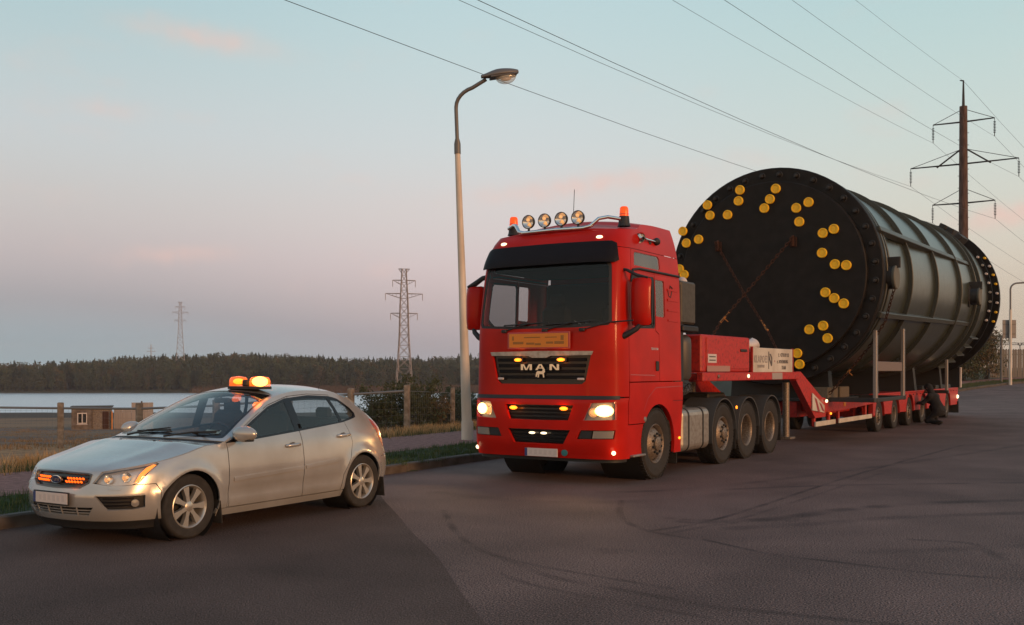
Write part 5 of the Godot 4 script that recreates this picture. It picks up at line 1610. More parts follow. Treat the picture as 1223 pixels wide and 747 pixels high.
func car() -> void:
	var t := thing("escort_car", "silver five-door hatchback with amber light bar on its roof, parked by the kerb", "car", Vector3(-3.22, 0.005, -11.40), -30.7)
	var CT := t.transform
	var si_y := [0.15, 0.25, 0.35, 0.5, 0.62, 0.75, 0.85, 0.92, 1.0, 1.2, 1.4, 1.5]
	var si_v := [0.09, 0.045, 0.02, 0.004, 0.0, 0.012, 0.028, 0.05, 0.085, 0.18, 0.285, 0.345]
	var fi_y := [0.15, 0.25, 0.35, 0.48, 0.55, 0.62, 0.70, 0.78, 0.95]
	var fi_v := [0.12, 0.05, 0.01, 0.0, 0.025, 0.05, 0.085, 0.19, 0.5]
	var ri_y := [0.15, 0.3, 0.45, 0.58, 0.7, 0.9, 1.0, 1.2, 1.4, 1.5]
	var ri_v := [0.12, 0.03, 0.0, 0.02, 0.06, 0.10, 0.15, 0.32, 0.52, 0.62]
	var W := Wrap.new([Vector2(0, 2.21), Vector2(0.28, 2.185), Vector2(0.52, 2.11), Vector2(0.70, 1.99), Vector2(0.81, 1.80), Vector2(0.868, 1.56), Vector2(0.893, 1.3), Vector2(0.90, 0.9), Vector2(0.905, 0.3), Vector2(0.905, -0.4), Vector2(0.90, -1.0), Vector2(0.885, -1.4), Vector2(0.84, -1.72), Vector2(0.74, -1.95), Vector2(0.50, -2.08), Vector2(0, -2.13)],
		func(x: float, y: float, z: float) -> Vector3:
			var flare := 0.0
			for c in [1.32, -1.32]:
				var d := Vector2(z - c, y - 0.315).length()
				if d < 0.6:
					flare += 0.022 * exp(-pow((d - 0.375) / 0.06, 2.0)) * smoothstep(0.15, 0.3, y)
			# shoulder crease and lower door scallop
			var k := 1.0 - (spl(si_y, si_v, y) + 0.012 * exp(-pow((y - 0.40) / 0.06, 2.0)) * smoothstep(1.0, 0.8, absf(z)) - flare) / 0.905
			return Vector3(x * k, y, z - spl(fi_y, fi_v, y) * smoothstep(1.0, 2.0, z) + spl(ri_y, ri_v, y) * smoothstep(-0.9, -1.95, z)))
	var fn := W.at
	var st := Vector2(0.05, 0.05)
	# the edge where the sides meet bonnet, windscreen, roof and hatch: (z, y); s counts along it
	var es := [0.0, 1.0, 2.0, 3.0, 4.0, 5.0, 6.0, 7.0, 8.0, 9.0, 10.0, 11.0, 12.0, 13.0]
	var ez := [0.0, 1.80, 1.55, 1.2, 0.86, 0.47, 0.12, -0.10, -0.5, -1.0, -1.4, -1.66, -1.84, -1.93]
	var ey := [0.695, 0.775, 0.825, 0.885, 0.925, 1.125, 1.295, 1.368, 1.418, 1.402, 1.345, 1.285, 1.13, 0.98]
	var eq := [W.x(0.50, 0).x]
	for k in range(1, 14): eq.append(W.z(ez[k], 0).x)
	var E := func(s: float) -> Vector2: return Vector2(spl(es, eq, s), spl(es, ey, s))
	var ytop := func(q: float) -> float: return spl(eq, ey, q)
	var c_y := [0.0, 0.035, 0.048, 0.045, 0.03, 0.045, 0.055, 0.06, 0.066, 0.066, 0.06, 0.05, 0.05, 0.04]
	var zf: float = W.at(Vector2(0, 0.695)).z - W.at(E.call(0.0)).z
	var c_z := [zf, 0.13, 0.11, 0.13, 0.20, 0.15, 0.11, 0.09, 0.03, 0.0, -0.03, -0.06, -0.10, -0.10]
	var top := func(p: Vector2) -> Vector3:
		var s := clampf(p.y, 0.0, 13.0)
		var e: Vector3 = W.at(E.call(s))
		var k := 1.0 - p.x * p.x
		var ridge := 0.010 * exp(-pow((absf(p.x) - 0.62) / 0.12, 2.0)) * smoothstep(0.0, 1.5, s) * smoothstep(4.2, 3.0, s)
		return Vector3(e.x * p.x, e.y + spl(es, c_y, s) * k + ridge, e.z + spl(es, c_z, s) * k)
	var paint: Material = M.silver_paint
	var side := func(h: Array) -> PackedVector2Array:
		var a := []
		for p in h: a.append(W.z(p[0], p[1]) if p.size() == 2 else W.x(p[0], p[1]))
		return pv(a)
	# ---- bonnet, windscreen, roof, hatch
	obj("bonnet", Geo.new().patch(rectp(-0.985, 0.02, 0.985, 3.72), [], Vector2(0.08, 0.12), top, 0.002, 0.02), paint, t)
	obj("cowl", Geo.new().patch(rectp(-1.0, 3.76, 1.0, 4.14), [], Vector2(0.1, 0.1), top, -0.006), M.black_plastic, t)
	obj("windscreen", Geo.new().patch(rectp(-0.93, 4.15, 0.93, 6.86, 0.06), [], Vector2(0.1, 0.15), top, -0.002), M.car_pane, t)
	obj("windscreen_frame", Geo.new().patch(rectp(-1.0, 4.0, 1.0, 7.0), [rectp(-0.935, 4.14, 0.935, 6.87, 0.06)], Vector2(0.05, 0.15), top, 0.0, 0.015), paint, t)
	obj("windscreen_seal", Geo.new().patch(rectp(-0.935, 4.14, 0.935, 6.87, 0.06), [rectp(-0.90, 4.26, 0.90, 6.76, 0.06)], Vector2(0.05, 0.15), top, 0.001), M.black_gloss, t)
	obj("roof", Geo.new().patch(rectp(-1, 7.0, 1, 11.0), [], Vector2(0.1, 0.25), top), paint, t)
	var rw := rectp(-0.84, 11.3, 0.84, 12.75, 0.1)
	obj("tailgate", Geo.new().patch(rectp(-1, 11.0, 1, 13.0), [rw], Vector2(0.08, 0.2), top), paint, t)
	obj("rear_window", Geo.new().patch(rw, [], Vector2(0.1, 0.2), top, -0.004), M.car_pane, t)
	obj("spoiler", Geo.new().patch(rectp(-0.96, 10.75, 0.96, 11.4), [], Vector2(0.08, 0.1), top, 0.025, 0.03), paint, t)
	# ---- all of one side, from the middle of the nose to the middle of the tail
	var whole := [Vector2(0, 0.695)]
	for k in 79:
		whole.append(E.call(k / 78.0 * 13.0))
	var qend := W.q[W.q.size() - 1]
	whole.append(Vector2(qend, 0.98))
	whole.append(Vector2(qend, 0.20))
	whole.append(Vector2(0, 0.20))
	var all := pv(whole)
	var arch := func(zc: float) -> PackedVector2Array:
		var a := [W.z(zc + 0.352, 0.0)]
		for k in 21:
			var b := PI * k / 20
			a.append(W.z(zc + 0.355 * cos(b), 0.315 + 0.355 * sin(b)))
		a.append(W.z(zc - 0.352, 0.0))
		return pv(a)
	var arch_f: PackedVector2Array = arch.call(1.32)
	var arch_r: PackedVector2Array = arch.call(-1.32)
	var eyz := func(z: float, d: float) -> Array: return [z, ytop.call(W.z(z, 0).x) - d]
	var lamp_p: PackedVector2Array = side.call([[0.445, 0.60, 1], [0.60, 0.578, 1], [1.93, 0.583], [1.885, 0.60], [1.815, 0.70], [1.785, 0.755], [1.83, 0.768], [1.90, 0.758], [0.62, 0.735, 1], [0.50, 0.700, 1]])
	var band: PackedVector2Array = side.call([[0.85, 0.905], eyz.call(0.66, 0.035), eyz.call(0.40, 0.045), eyz.call(0.1, 0.05), eyz.call(-0.2, 0.052), eyz.call(-0.6, 0.055), eyz.call(-0.95, 0.062), eyz.call(-1.15, 0.075), eyz.call(-1.3, 0.105), [-1.43, 1.195], [-1.47, 1.135], [-1.42, 1.085], [-1.05, 1.035], [-0.3, 0.975], [0.4, 0.925]])
	var gl1: PackedVector2Array = side.call([[0.62, 0.935], eyz.call(0.60, 0.075), eyz.call(0.35, 0.078), eyz.call(0.1, 0.075), eyz.call(-0.18, 0.078), [-0.20, 0.99], [0.3, 0.955]])
	var gl2: PackedVector2Array = side.call([[-0.315, 1.0], eyz.call(-0.30, 0.08), eyz.call(-0.6, 0.08), eyz.call(-0.90, 0.088), [-0.955, 1.2], [-0.985, 1.045]])
	var gl3: PackedVector2Array = side.call([[-1.045, 1.055], [-1.005, 1.2], eyz.call(-0.955, 0.09), eyz.call(-1.15, 0.10), eyz.call(-1.26, 0.13), [-1.39, 1.185], [-1.42, 1.14], [-1.38, 1.105]])
	var bump_f: PackedVector2Array = side.call([[0.0, 0.15, 1], [1.668, 0.15], [1.668, 0.50], [1.73, 0.572], [1.93, 0.574], [0.60, 0.570, 1], [0.44, 0.592, 1], [0.50, 0.70, 1], [0.0, 0.70, 1]])
	var bump_r := pv([W.z(-1.66, 0.1), W.z(-1.66, 0.50), W.z(-1.74, 0.585), W.z(-1.85, 0.60), Vector2(qend, 0.60), Vector2(qend, 0.1)])
	var tail: PackedVector2Array = side.call([[-1.80, 0.80], [-1.76, 0.98], [-1.79, 1.05], [-1.90, 1.02], [-1.97, 0.88], [-1.97, 0.72], [-1.88, 0.70]])
	var door1: PackedVector2Array = side.call([[0.81, 0.255], [0.835, 0.40], [0.835, 0.86], eyz.call(0.84, 0.025), eyz.call(0.66, 0.028), eyz.call(0.4, 0.036), eyz.call(0.1, 0.04), eyz.call(-0.25, 0.042), [-0.262, 0.255]])
	var door2: PackedVector2Array = side.call([[-0.272, 0.255], eyz.call(-0.26, 0.042), eyz.call(-0.6, 0.045), eyz.call(-0.95, 0.052), [-1.02, 1.2], [-1.09, 0.98], [-1.13, 0.80], [-1.05, 0.62], [-0.93, 0.44], [-0.90, 0.255]])
	var sill: PackedVector2Array = side.call([[1.0, 0.15], [1.0, 0.245], [-1.0, 0.245], [-1.0, 0.15]])
	var cut := func(a: Array, holes: Array) -> Array:
		var got := a
		for h in holes:
			var nx := []
			for g in got:
				nx.append_array(Geometry2D.clip_polygons(g, h))
			got = nx
		return got
	var gap := 0.0065
	var grow := func(p: PackedVector2Array) -> PackedVector2Array: return Geometry2D.offset_polygon(p, gap)[0]
	var fog: PackedVector2Array = side.call([[0.50, 0.475, 1], [0.60, 0.345, 1], [0.76, 0.345, 1], [1.80, 0.36], [1.80, 0.475]])
	for s in [1.0, -1.0]:
		var P := func(p: PackedVector2Array) -> PackedVector2Array: return p if s > 0 else flip(p)
		var pieces := {
			"wing": Geometry2D.intersect_polygons(all, side.call([[2.3, 0.0], [0.845, 0.0], [0.845, 0.87], [0.855, 1.2], [0.0, 1.2, 1], [0.0, 0.0, 1]])),
			"quarter_panel": Geometry2D.intersect_polygons(all, pv([W.z(0.84, 1.6), W.z(-1.0, 1.6), Vector2(qend, 1.6), Vector2(qend, 0.15), W.z(-1.0, 0.15), W.z(-0.99, 0.258), W.z(0.84, 0.258)])),
		}
		pieces["wing"] = cut.call(pieces["wing"], [grow.call(bump_f), grow.call(lamp_p), arch_f, grow.call(sill)])
		pieces["quarter_panel"] = cut.call(pieces["quarter_panel"], [grow.call(door1), grow.call(door2), band, arch_r, grow.call(bump_r), grow.call(tail), grow.call(sill)])
		pieces["front_door"] = cut.call([door1], [band])
		pieces["rear_door"] = cut.call([door2], [band, arch_r])
		pieces["rear_bumper"] = cut.call(Geometry2D.intersect_polygons(all, bump_r), [arch_r])
		for nm in pieces:
			var g := Geo.new()
			for pl in pieces[nm]:
				if pl.size() > 2 and not Geometry2D.is_polygon_clockwise(pl):
					g.patch(P.call(pl), [], st, fn, 0.0, 0.022)
			var o := obj(nm, g, paint, t)
			if nm.ends_with("door"):
				var hz := -0.10 if nm == "front_door" else -0.97
				var hy := 0.825 if nm == "front_door" else 0.885
				var hc := W.at(W.z(hz, hy) * Vector2(s, 1))
				obj("handle", Geo.new().tube([hc + Vector3(s * 0.0, 0, 0.10), hc + Vector3(s * 0.03, 0.002, 0.08), hc + Vector3(s * 0.034, 0.004, 0), hc + Vector3(s * 0.03, 0.006, -0.08), hc + Vector3(0, 0.008, -0.10)], [0.018, 0.018, 0.019, 0.018, 0.016], 8), paint, o)
				obj("handle_recess", Geo.new().lathe([Vector2(0.05, 0.002), Vector2(0.0, 0.003)], Transform3D(Basis(Vector3(0, 0, 1.2), Vector3(s, 0, 0), Vector3(0, 0.8, 0)), hc + Vector3(0, -0.005, 0.0)), 14), M.grey_trim, o)
				var z0 := 0.78 if nm == "front_door" else -0.29
				var z1 := -0.25 if nm == "front_door" else -0.86
				var ya := 0.515 if nm == "front_door" else 0.555
				obj("rub_strip", Geo.new().patch(P.call(side.call([[z0, ya], [z1, ya + 0.038], [z1, ya + 0.075], [z0, ya + 0.038]])), [], st, fn, 0.012, 0.013), paint, o)
		obj("sill", Geo.new().patch(P.call(side.call([[0.97, 0.17], [0.97, 0.24], [-0.97, 0.24], [-0.97, 0.17]])), [], st, fn, -0.006, 0.03), paint, t)
		obj("window_trim", Geo.new().patch(P.call(band), [P.call(gl1), P.call(gl2), P.call(gl3)], st, fn, -0.003, 0.012), M.black_gloss, t)
		obj("front_window", Geo.new().patch(P.call(gl1), [], st, fn, -0.006), M.car_pane, t)
		obj("rear_door_window", Geo.new().patch(P.call(gl2), [], st, fn, -0.006), M.car_pane, t)
		obj("quarter_window", Geo.new().patch(P.call(gl3), [], st, fn, -0.006), M.car_pane, t)
		obj("tail_light", Geo.new().patch(P.call(tail), [], st, fn, 0.002, 0.02), M.red_lens, t)
		for zc in [1.32, -1.32]:
			obj("wheel_well", Geo.new().lathe([Vector2(0.0, 0.50), Vector2(0.37, 0.50), Vector2(0.37, 0.84)], Transform3D(Basis(Vector3(0, 0, 1), Vector3(s, 0, 0), Vector3(0, 1, 0)), Vector3(0, 0.315, zc)), 28), M.black_plastic, t)
			alloy_wheel(t, Vector3(s * 0.775, 0.316, zc), s > 0)
			obj("mud_flap", Geo.new().box(Vector3(s * 0.80, 0.22, zc - 0.375), Vector3(0.20, 0.24, 0.012), 0.004, Basis(Vector3.RIGHT, 0.12)), M.rubber, t)
		# door mirror
		var mc := W.at(W.z(0.70, 0.95) * Vector2(s, 1))
		if s < 0: mc += Vector3(0.03, 0.0, -0.10)
		var mr := obj("door_mirror", Geo.new().ball(mc + Vector3(s * (0.15 if s > 0 else 0.06), 0.045, 0.02), Vector3(0.14 if s > 0 else 0.06, 0.082, 0.065 if s > 0 else 0.12), 18, 12, Basis(Vector3.UP, s * 0.25)), paint, t)
		obj("foot", Geo.new().tube([mc + Vector3(-s * 0.02, -0.01, 0), mc + Vector3(s * 0.07, 0.0, 0.0)], [0.035, 0.022], 8).box(mc + Vector3(s * 0.15, -0.018, 0.01), Vector3(0.19, 0.025, 0.08), 0.01), M.black_plastic, mr)
		obj("glass", Geo.new().ball(mc + Vector3(s * 0.15, 0.045, -0.036), Vector3(0.10, 0.062, 0.012), 16, 8, Basis(Vector3.UP, s * 0.25)), M.mirror_glass, mr)
		# headlamp
		var hd := obj("headlight", Geo.new().patch(P.call(lamp_p), [], Vector2(0.04, 0.04), fn, -0.055), mat("lamp_bowl", lin(0.52, 0.48, 0.46), 0.3, 0.5) if not M.has("lamp_bowl") else M.lamp_bowl, t)
		for r in [[0.57, 0.63, 0.042], [0.70, 0.645, 0.046]]:
			var c := W.at(W.x(r[0] * s, r[1]))
			var bs := Basis(Vector3.UP, s * 0.55)
			obj("reflector", Geo.new().lathe([Vector2(r[2], 0.0), Vector2(r[2] * 0.85, -0.02), Vector2(0.0, -0.045)], Transform3D(bs, c - bs.z * 0.015) * axis_z(Vector3.ZERO), 18), M.chrome, hd)
			obj("bulb", Geo.new().ball(c - bs.z * 0.025, Vector3(0.014, 0.014, 0.014)), M.warm_dim, hd)
		obj("indicator", Geo.new().patch(P.call(side.call([[1.92, 0.595], [1.89, 0.605], [1.822, 0.702], [1.795, 0.752], [1.832, 0.758], [1.87, 0.735], [1.90, 0.66]])), [], Vector2(0.03, 0.03), fn, -0.010), mat("indicator_lamp", Color(1.0, 0.55, 0.08), 0.3, 0.0, {"emission_enabled": true, "emission": Color(1.0, 0.55, 0.07), "emission_energy_multiplier": 1.1 }) if not M.has("indicator_lamp") else M.indicator_lamp, hd)
		obj("lens", Geo.new().patch(P.call(lamp_p), [], Vector2(0.05, 0.05), fn, -0.001), M.clear_pane, hd)
		# fog lamp recess
		var fo := obj("fog_recess", Geo.new().patch(P.call(fog), [], st, fn, -0.035), M.black_plastic, t)
		for k in 3:
			var y := 0.375 + k * 0.034
			obj("slat", Geo.new().patch(P.call(side.call([[0.56, y, 1], [0.77, y, 1], [0.77, y + 0.012, 1], [0.55, y + 0.012, 1]])), [], st, fn, -0.018, 0.012), M.black_gloss, fo)
		var fc := W.at(W.x(0.765 * s, 0.405))
		obj("fog_lamp", Geo.new().lathe([Vector2(0.038, 0.0), Vector2(0.034, 0.012), Vector2(0.0, 0.016)], Transform3D(Basis(Vector3.UP, s * 0.75), fc - Vector3(0, 0, 0.02)) * axis_z(Vector3.ZERO), 16), M.fog_lens, fo)
		obj("bump_strip", Geo.new().patch(P.call(side.call([[0.60, 0.535, 1], [0.69, 0.53, 1], [0.69, 0.55, 1], [0.60, 0.556, 1]])), [], st, fn, 0.006, 0.008), paint, t)
		# wiper
	for x in [-0.50, 0.22]:
		var a: Vector3 = top.call(Vector2(x, 3.95)) + Vector3(0, 0.02, 0)
		var b: Vector3 = top.call(Vector2(x + 0.62, 4.4)) + Vector3(0, 0.018, 0.012)
		obj("wiper", Geo.new().tube([a, a.lerp(b, 0.5) + Vector3(0, 0.012, 0.01), b], [0.012, 0.010, 0.007], 6).box(a.lerp(b, 0.62), Vector3(0.52, 0.018, 0.014), 0.003, Basis(Vector3.BACK, 0.05)), M.black_plastic, t)
	for x in [-0.30, 0.30]:
		obj("washer_jet", Geo.new().ball(top.call(Vector2(x, 3.2)), Vector3(0.022, 0.010, 0.014)), M.black_plastic, t)
	# ---- nose
	var sym := func(h: Array) -> PackedVector2Array:
		var a := []
		for p in h: a.append(W.x(p[0], p[1]))
		for k in range(h.size() - 1, -1, -1): a.append(W.x(-h[k][0], h[k][1]))
		return pv(a)
	var gr: PackedVector2Array = sym.call([[0.0, 0.548], [0.32, 0.555], [0.40, 0.60], [0.405, 0.665], [0.37, 0.672], [0.0, 0.682]])
	var low: PackedVector2Array = sym.call([[0.0, 0.285], [0.42, 0.29], [0.48, 0.37], [0.0, 0.365]])
	var nose := []
	for p in bump_f: nose.append(p)
	for k in range(bump_f.size() - 2, 0, -1): nose.append(Vector2(-bump_f[k].x, bump_f[k].y))
	var lowlip: PackedVector2Array = sym.call([[0.0, 0.14], [0.70, 0.14], [0.849, 0.14], [0.849, 0.235], [0.0, 0.235]])
	var nose_full := pv([])
	for k in range(0, bump_f.size()): nose_full.append(bump_f[k])
	for k in range(bump_f.size() - 1, -1, -1):
		if absf(bump_f[k].x) > 0.001: nose_full.append(Vector2(-bump_f[k].x, bump_f[k].y))
	var bp := obj("front_bumper", Geo.new().patch(nose_full, [gr, low, fog, flip(fog), lowlip], st, fn, 0.0, 0.025), paint, t)
	obj("lower_lip", Geo.new().patch(sym.call([[0.0, 0.15], [0.78, 0.15], [0.846, 0.15], [0.846, 0.232], [0.0, 0.232]]), [], st, fn, -0.004, 0.04), M.black_plastic, bp)
	var grille := obj("grille", Geo.new().patch(gr, [], st, fn, -0.03), M.black_gloss, t)
	obj("grille_frame", Geo.new().patch(Geometry2D.offset_polygon(gr, 0.012)[0], [gr], Vector2(0.04, 0.04), fn, 0.006, 0.02), mat("grille_grey", lin(0.10, 0.095, 0.095), 0.35, 0.5), grille)
	for k in 3:
		obj("grille_bar", Geo.new().patch(sym.call([[0.0, 0.58 + k * 0.028], [0.37, 0.58 + k * 0.028], [0.372, 0.589 + k * 0.028], [0.0, 0.589 + k * 0.028]]), [], st, fn, -0.018, 0.01), M.black_plastic, grille)
	for s in [-1.0, 1.0]:   # rows of amber lights behind the grille
		for k in 6:
			for j in 2:
				var x: float = s * (0.135 + 0.036 * k) + 0.012 * j
				var c := W.at(W.x(x, 0.600 + 0.030 * j))
				obj("amber_led", Geo.new().ball(c - Vector3(0, 0, 0.006), Vector3(0.018, 0.009, 0.010), 8, 5, Basis(Vector3.BACK, -0.5)), M.amber_led, grille)
	light_at("led_light", t, Vector3(0.2, 0.62, 2.25), Color(1.0, 0.4, 0.05), 0.005)
	var oc := W.at(W.x(0.0, 0.615)) + Vector3(0, 0, 0.004)
	var oval := obj("oval_badge", Geo.new().lathe([Vector2(0.082, -0.01), Vector2(0.082, 0.008), Vector2(0.074, 0.012), Vector2(0.072, 0.010)], Transform3D(Basis(Vector3(1, 0, 0), Vector3(0, 0, 1), Vector3(0, 0.46, 0)), oc), 28), M.chrome, grille)
	obj("oval_field", Geo.new().lathe([Vector2(0.073, 0.009), Vector2(0.0, 0.011)], Transform3D(Basis(Vector3(1, 0, 0), Vector3(0, 0, 1), Vector3(0, 0.46, 0)), oc), 28), mat("badge_blue", lin(0.02, 0.035, 0.10), 0.2), oval)
	var script := obj("script", lettering("Ford", 0.045, 0.003, "Droid Serif", 700), M.chrome, oval)
	script.position = oc + Vector3(0, 0, 0.013)
	for k in 2:
		obj("lower_bar", Geo.new().patch(sym.call([[0.0, 0.305 + k * 0.028], [0.43 + 0.02 * k, 0.305 + k * 0.028], [0.435 + 0.02 * k, 0.314 + k * 0.028], [0.0, 0.314 + k * 0.028]]), [], st, fn, -0.008, 0.01), paint, bp)
	obj("lower_grille", Geo.new().patch(low, [], st, fn, -0.03), M.black_gloss, bp)
	for x in [-0.3, -0.1, 0.1, 0.3]:
		obj("lower_bar", Geo.new().patch(pv([W.x(x - 0.005, 0.29), W.x(x + 0.005, 0.29), W.x(x + 0.005, 0.365), W.x(x - 0.005, 0.365)]), [], Vector2(0.02, 0.02), fn, -0.006, 0.01), paint, bp)
	var pc := Vector3(0, 0.445, 2.222)
	var pl := obj("number_plate", Geo.new().box(pc, Vector3(0.53, 0.125, 0.014), 0.004), M.black_plastic, bp)
	obj("plate_face", Geo.new().box(pc + Vector3(0.012, 0, 0.006), Vector3(0.475, 0.10, 0.008), 0.002), M.plate_white, pl)
	for k in 6:
		obj("blurred_mark", Geo.new().box(pc + Vector3(-0.15 + 0.068 * k, 0.002 * (k % 3), 0.0105), Vector3(0.042, 0.05 + 0.01 * (k % 2), 0.002)), M.blurred_print, pl)
	obj("plate_band", Geo.new().box(pc + Vector3(-0.245, 0, 0.006), Vector3(0.036, 0.10, 0.008), 0.002), M.plate_blue, pl)
	# ---- roof aerial, underside, inside
	var ra: Vector3 = top.call(Vector2(0.0, 7.6))
	obj("roof_aerial", Geo.new().tube([ra, ra + Vector3(0, 0.03, 0), ra + Vector3(0, 0.16, -0.13)], [0.018, 0.009, 0.005], 6), M.black_plastic, t)
	var rb: Vector3 = top.call(Vector2(0.35, 10.2))
	obj("rear_aerial", Geo.new().tube([rb, rb + Vector3(0, 0.30, -0.13)], 0.004, 5), M.black_plastic, t)
	obj("underbody", Geo.new().box(Vector3(0, 0.27, 0.0), Vector3(1.45, 0.16, 3.7), 0.04).box(Vector3(0, 0.42, 1.62), Vector3(0.9, 0.3, 0.8), 0.05), M.black_plastic, t)
	obj("bulkhead", Geo.new().box(Vector3(0, 0.62, 0.95), Vector3(1.5, 0.55, 0.06)).box(Vector3(0, 0.45, -0.2), Vector3(1.55, 0.2, 2.4)), M.black_plastic, t)
	obj("dashboard", Geo.new().box(Vector3(0, 0.84, 0.72), Vector3(1.42, 0.22, 0.44), 0.07), M.grey_trim, t)
	obj("steering_wheel", Geo.new().tube(ring_pts(Vector3(0.36, 0.92, 0.42), 0.18, Basis(Vector3.RIGHT, -1.15), 20), 0.014, 6, false), M.black_plastic, t)
	for x in [-0.36, 0.36]:
		var seat := obj("seat", Geo.new().box(Vector3(x, 0.55, 0.02), Vector3(0.48, 0.16, 0.50), 0.06), M.dark_fabric, t)
		obj("backrest", Geo.new().box(Vector3(x, 0.88, -0.30), Vector3(0.46, 0.62, 0.14), 0.06, Basis(Vector3.RIGHT, -0.22)), M.dark_fabric, seat)
		obj("headrest", Geo.new().box(Vector3(x, 1.23, -0.40), Vector3(0.26, 0.17, 0.09), 0.04), M.dark_fabric, seat)
	obj("rear_bench", Geo.new().box(Vector3(0, 0.55, -0.85), Vector3(1.3, 0.16, 0.48), 0.06).box(Vector3(0, 0.84, -1.12), Vector3(1.3, 0.5, 0.13), 0.05, Basis(Vector3.RIGHT, -0.3)), M.dark_fabric, t)
	for x in [-0.36, 0.36]:
		obj("rear_headrest", Geo.new().box(Vector3(x, 1.13, -1.2), Vector3(0.25, 0.14, 0.08), 0.035), M.dark_fabric, t)
	var ms: Vector3 = top.call(Vector2(0.0, 6.3)) + Vector3(0, -0.07, -0.06)
	obj("inside_mirror", Geo.new().box(ms, Vector3(0.24, 0.06, 0.03), 0.012).tube([ms, ms + Vector3(0, 0.07, 0.03)], 0.01, 5), M.black_plastic, t)
	var dp: Vector3 = top.call(Vector2(0.72, 4.42)) + Vector3(0, -0.01, -0.03)
	obj("windscreen_sticker", Geo.new().patch(rectp(0.62, 4.36, 0.82, 4.50), [], Vector2(0.05, 0.1), top, -0.008), mat("pale_sticker", lin(0.30, 0.42, 0.38), 0.7), t)
	# ---- the amber light bar standing on the roof
	var rt: Vector3 = top.call(Vector2(0.38, 7.15))
	var lb := thing("amber_light_bar", "lit amber warning light bar on the silver car's roof", "light bar", CT * Vector3(0.25, rt.y + 0.008, rt.z), -30.7)
	lb.scale = Vector3(0.92, 0.9, 0.92)
	obj("base", Geo.new().prism(rectp(-0.31, -0.09, 0.31, 0.09, 0.05), Transform3D(Basis(Vector3(1, 0, 0), Vector3(0, 0, -1), Vector3(0, 1, 0)), Vector3.ZERO), 0.035, 0.008), M.black_plastic, lb)
	var dome_m := mat("amber_dome", Color(1.0, 0.42, 0.04, 0.32), 0.2, 0.0, {"transparency": BaseMaterial3D.TRANSPARENCY_ALPHA, "emission_enabled": true, "emission": Color(1.0, 0.46, 0.04), "emission_energy_multiplier": 1.15})
	for e in [[-0.185, 0.22, "bar_dim", 0.6], [0.175, 0.26, "bar_lamp", 1.0]]:
		var dome := obj("lamp_dome", Geo.new().patch(rectp(0, 0, TAU, 1.0), [], Vector2(TAU / 24, 0.1), func(p: Vector2) -> Vector3:
			var r := pow(maxf(0.0001, 1.0 - pow(p.y, 5.0)), 0.3)
			var cx := signf(cos(p.x)) * pow(absf(cos(p.x)), 0.6)
			var cz := signf(sin(p.x)) * pow(absf(sin(p.x)), 0.6)
			return Vector3(e[0] + cx * e[1] * 0.5 * r, 0.036 + 0.125 * p.y, cz * 0.085 * r)), dome_m, lb)
		obj("bulb", Geo.new().ball(Vector3(e[0], 0.095, 0.0), Vector3(0.11 * e[3] + 0.01, 0.062 * e[3], 0.06)), M[e[2]], dome)
	obj("divider", Geo.new().box(Vector3(-0.015, 0.075, 0), Vector3(0.09, 0.085, 0.15), 0.015), M.black_plastic, lb)
	light_at("bar_light", lb, Vector3(0.20, 0.20, 0.12), Color(1.0, 0.45, 0.06), 0.05, 0.06)
	light_at("bar_light", lb, Vector3(-0.18, 0.19, 0.12), Color(1.0, 0.40, 0.04), 0.012, 0.06)

# ---------- plants ----------
func leaf_cloud(g: Geo, c: Vector3, r: Vector3, n: int, size: float, droop := 0.2) -> void:
	for k in n:
		var d := Vector3(rng.randfn(), rng.randfn(), rng.randfn()).normalized()
		var p := c + d * r * pow(rng.randf(), 0.45)
		var a := Vector3(rng.randfn(), rng.randfn() - droop, rng.randfn()).normalized()
		var b := a.cross(Vector3(rng.randfn(), rng.randfn(), rng.randfn())).normalized()
		var s := size * rng.randf_range(0.6, 1.3)
		g.quad(p, p + (a * 0.5 + b * 0.28) * s, p + a * s, p + (a * 0.5 - b * 0.28) * s)

func shrub_mesh(h: float, w: float, leaves: int, leaf: float) -> Array:
	var st := Geo.new()
	var lf := Geo.new()
	var n := 11
	for k in n:
		var a := TAU * k / n + rng.randf() * 0.5
		var lean := rng.randf_range(0.1, 0.5) * w
		var hh := h * rng.randf_range(0.65, 1.0)
		var tip := Vector3(cos(a) * lean, hh, sin(a) * lean)
		var mid := Vector3(cos(a) * lean * 0.35, hh * 0.5, sin(a) * lean * 0.35)
		st.tube([Vector3(cos(a) * 0.04, -0.1, sin(a) * 0.04), mid, tip], [0.018, 0.012, 0.004], 5)
		for j in 4:
			var p := mid.lerp(tip, 0.1 + 0.3 * j)
			leaf_cloud(lf, p, Vector3(w * 0.19, h * 0.11, w * 0.19), leaves / n / 4, leaf)
		leaf_cloud(lf, tip, Vector3(w * 0.06, h * 0.07, w * 0.06), leaves / n / 7, leaf)
	for k in 16:
		leaf_cloud(lf, Vector3(rng.randfn() * w * 0.2, rng.randf_range(0.12, 0.6) * h, rng.randfn() * w * 0.2), Vector3(w * 0.15, h * 0.10, w * 0.15), leaves / 40, leaf)
	return [st.mesh(), lf.mesh()]

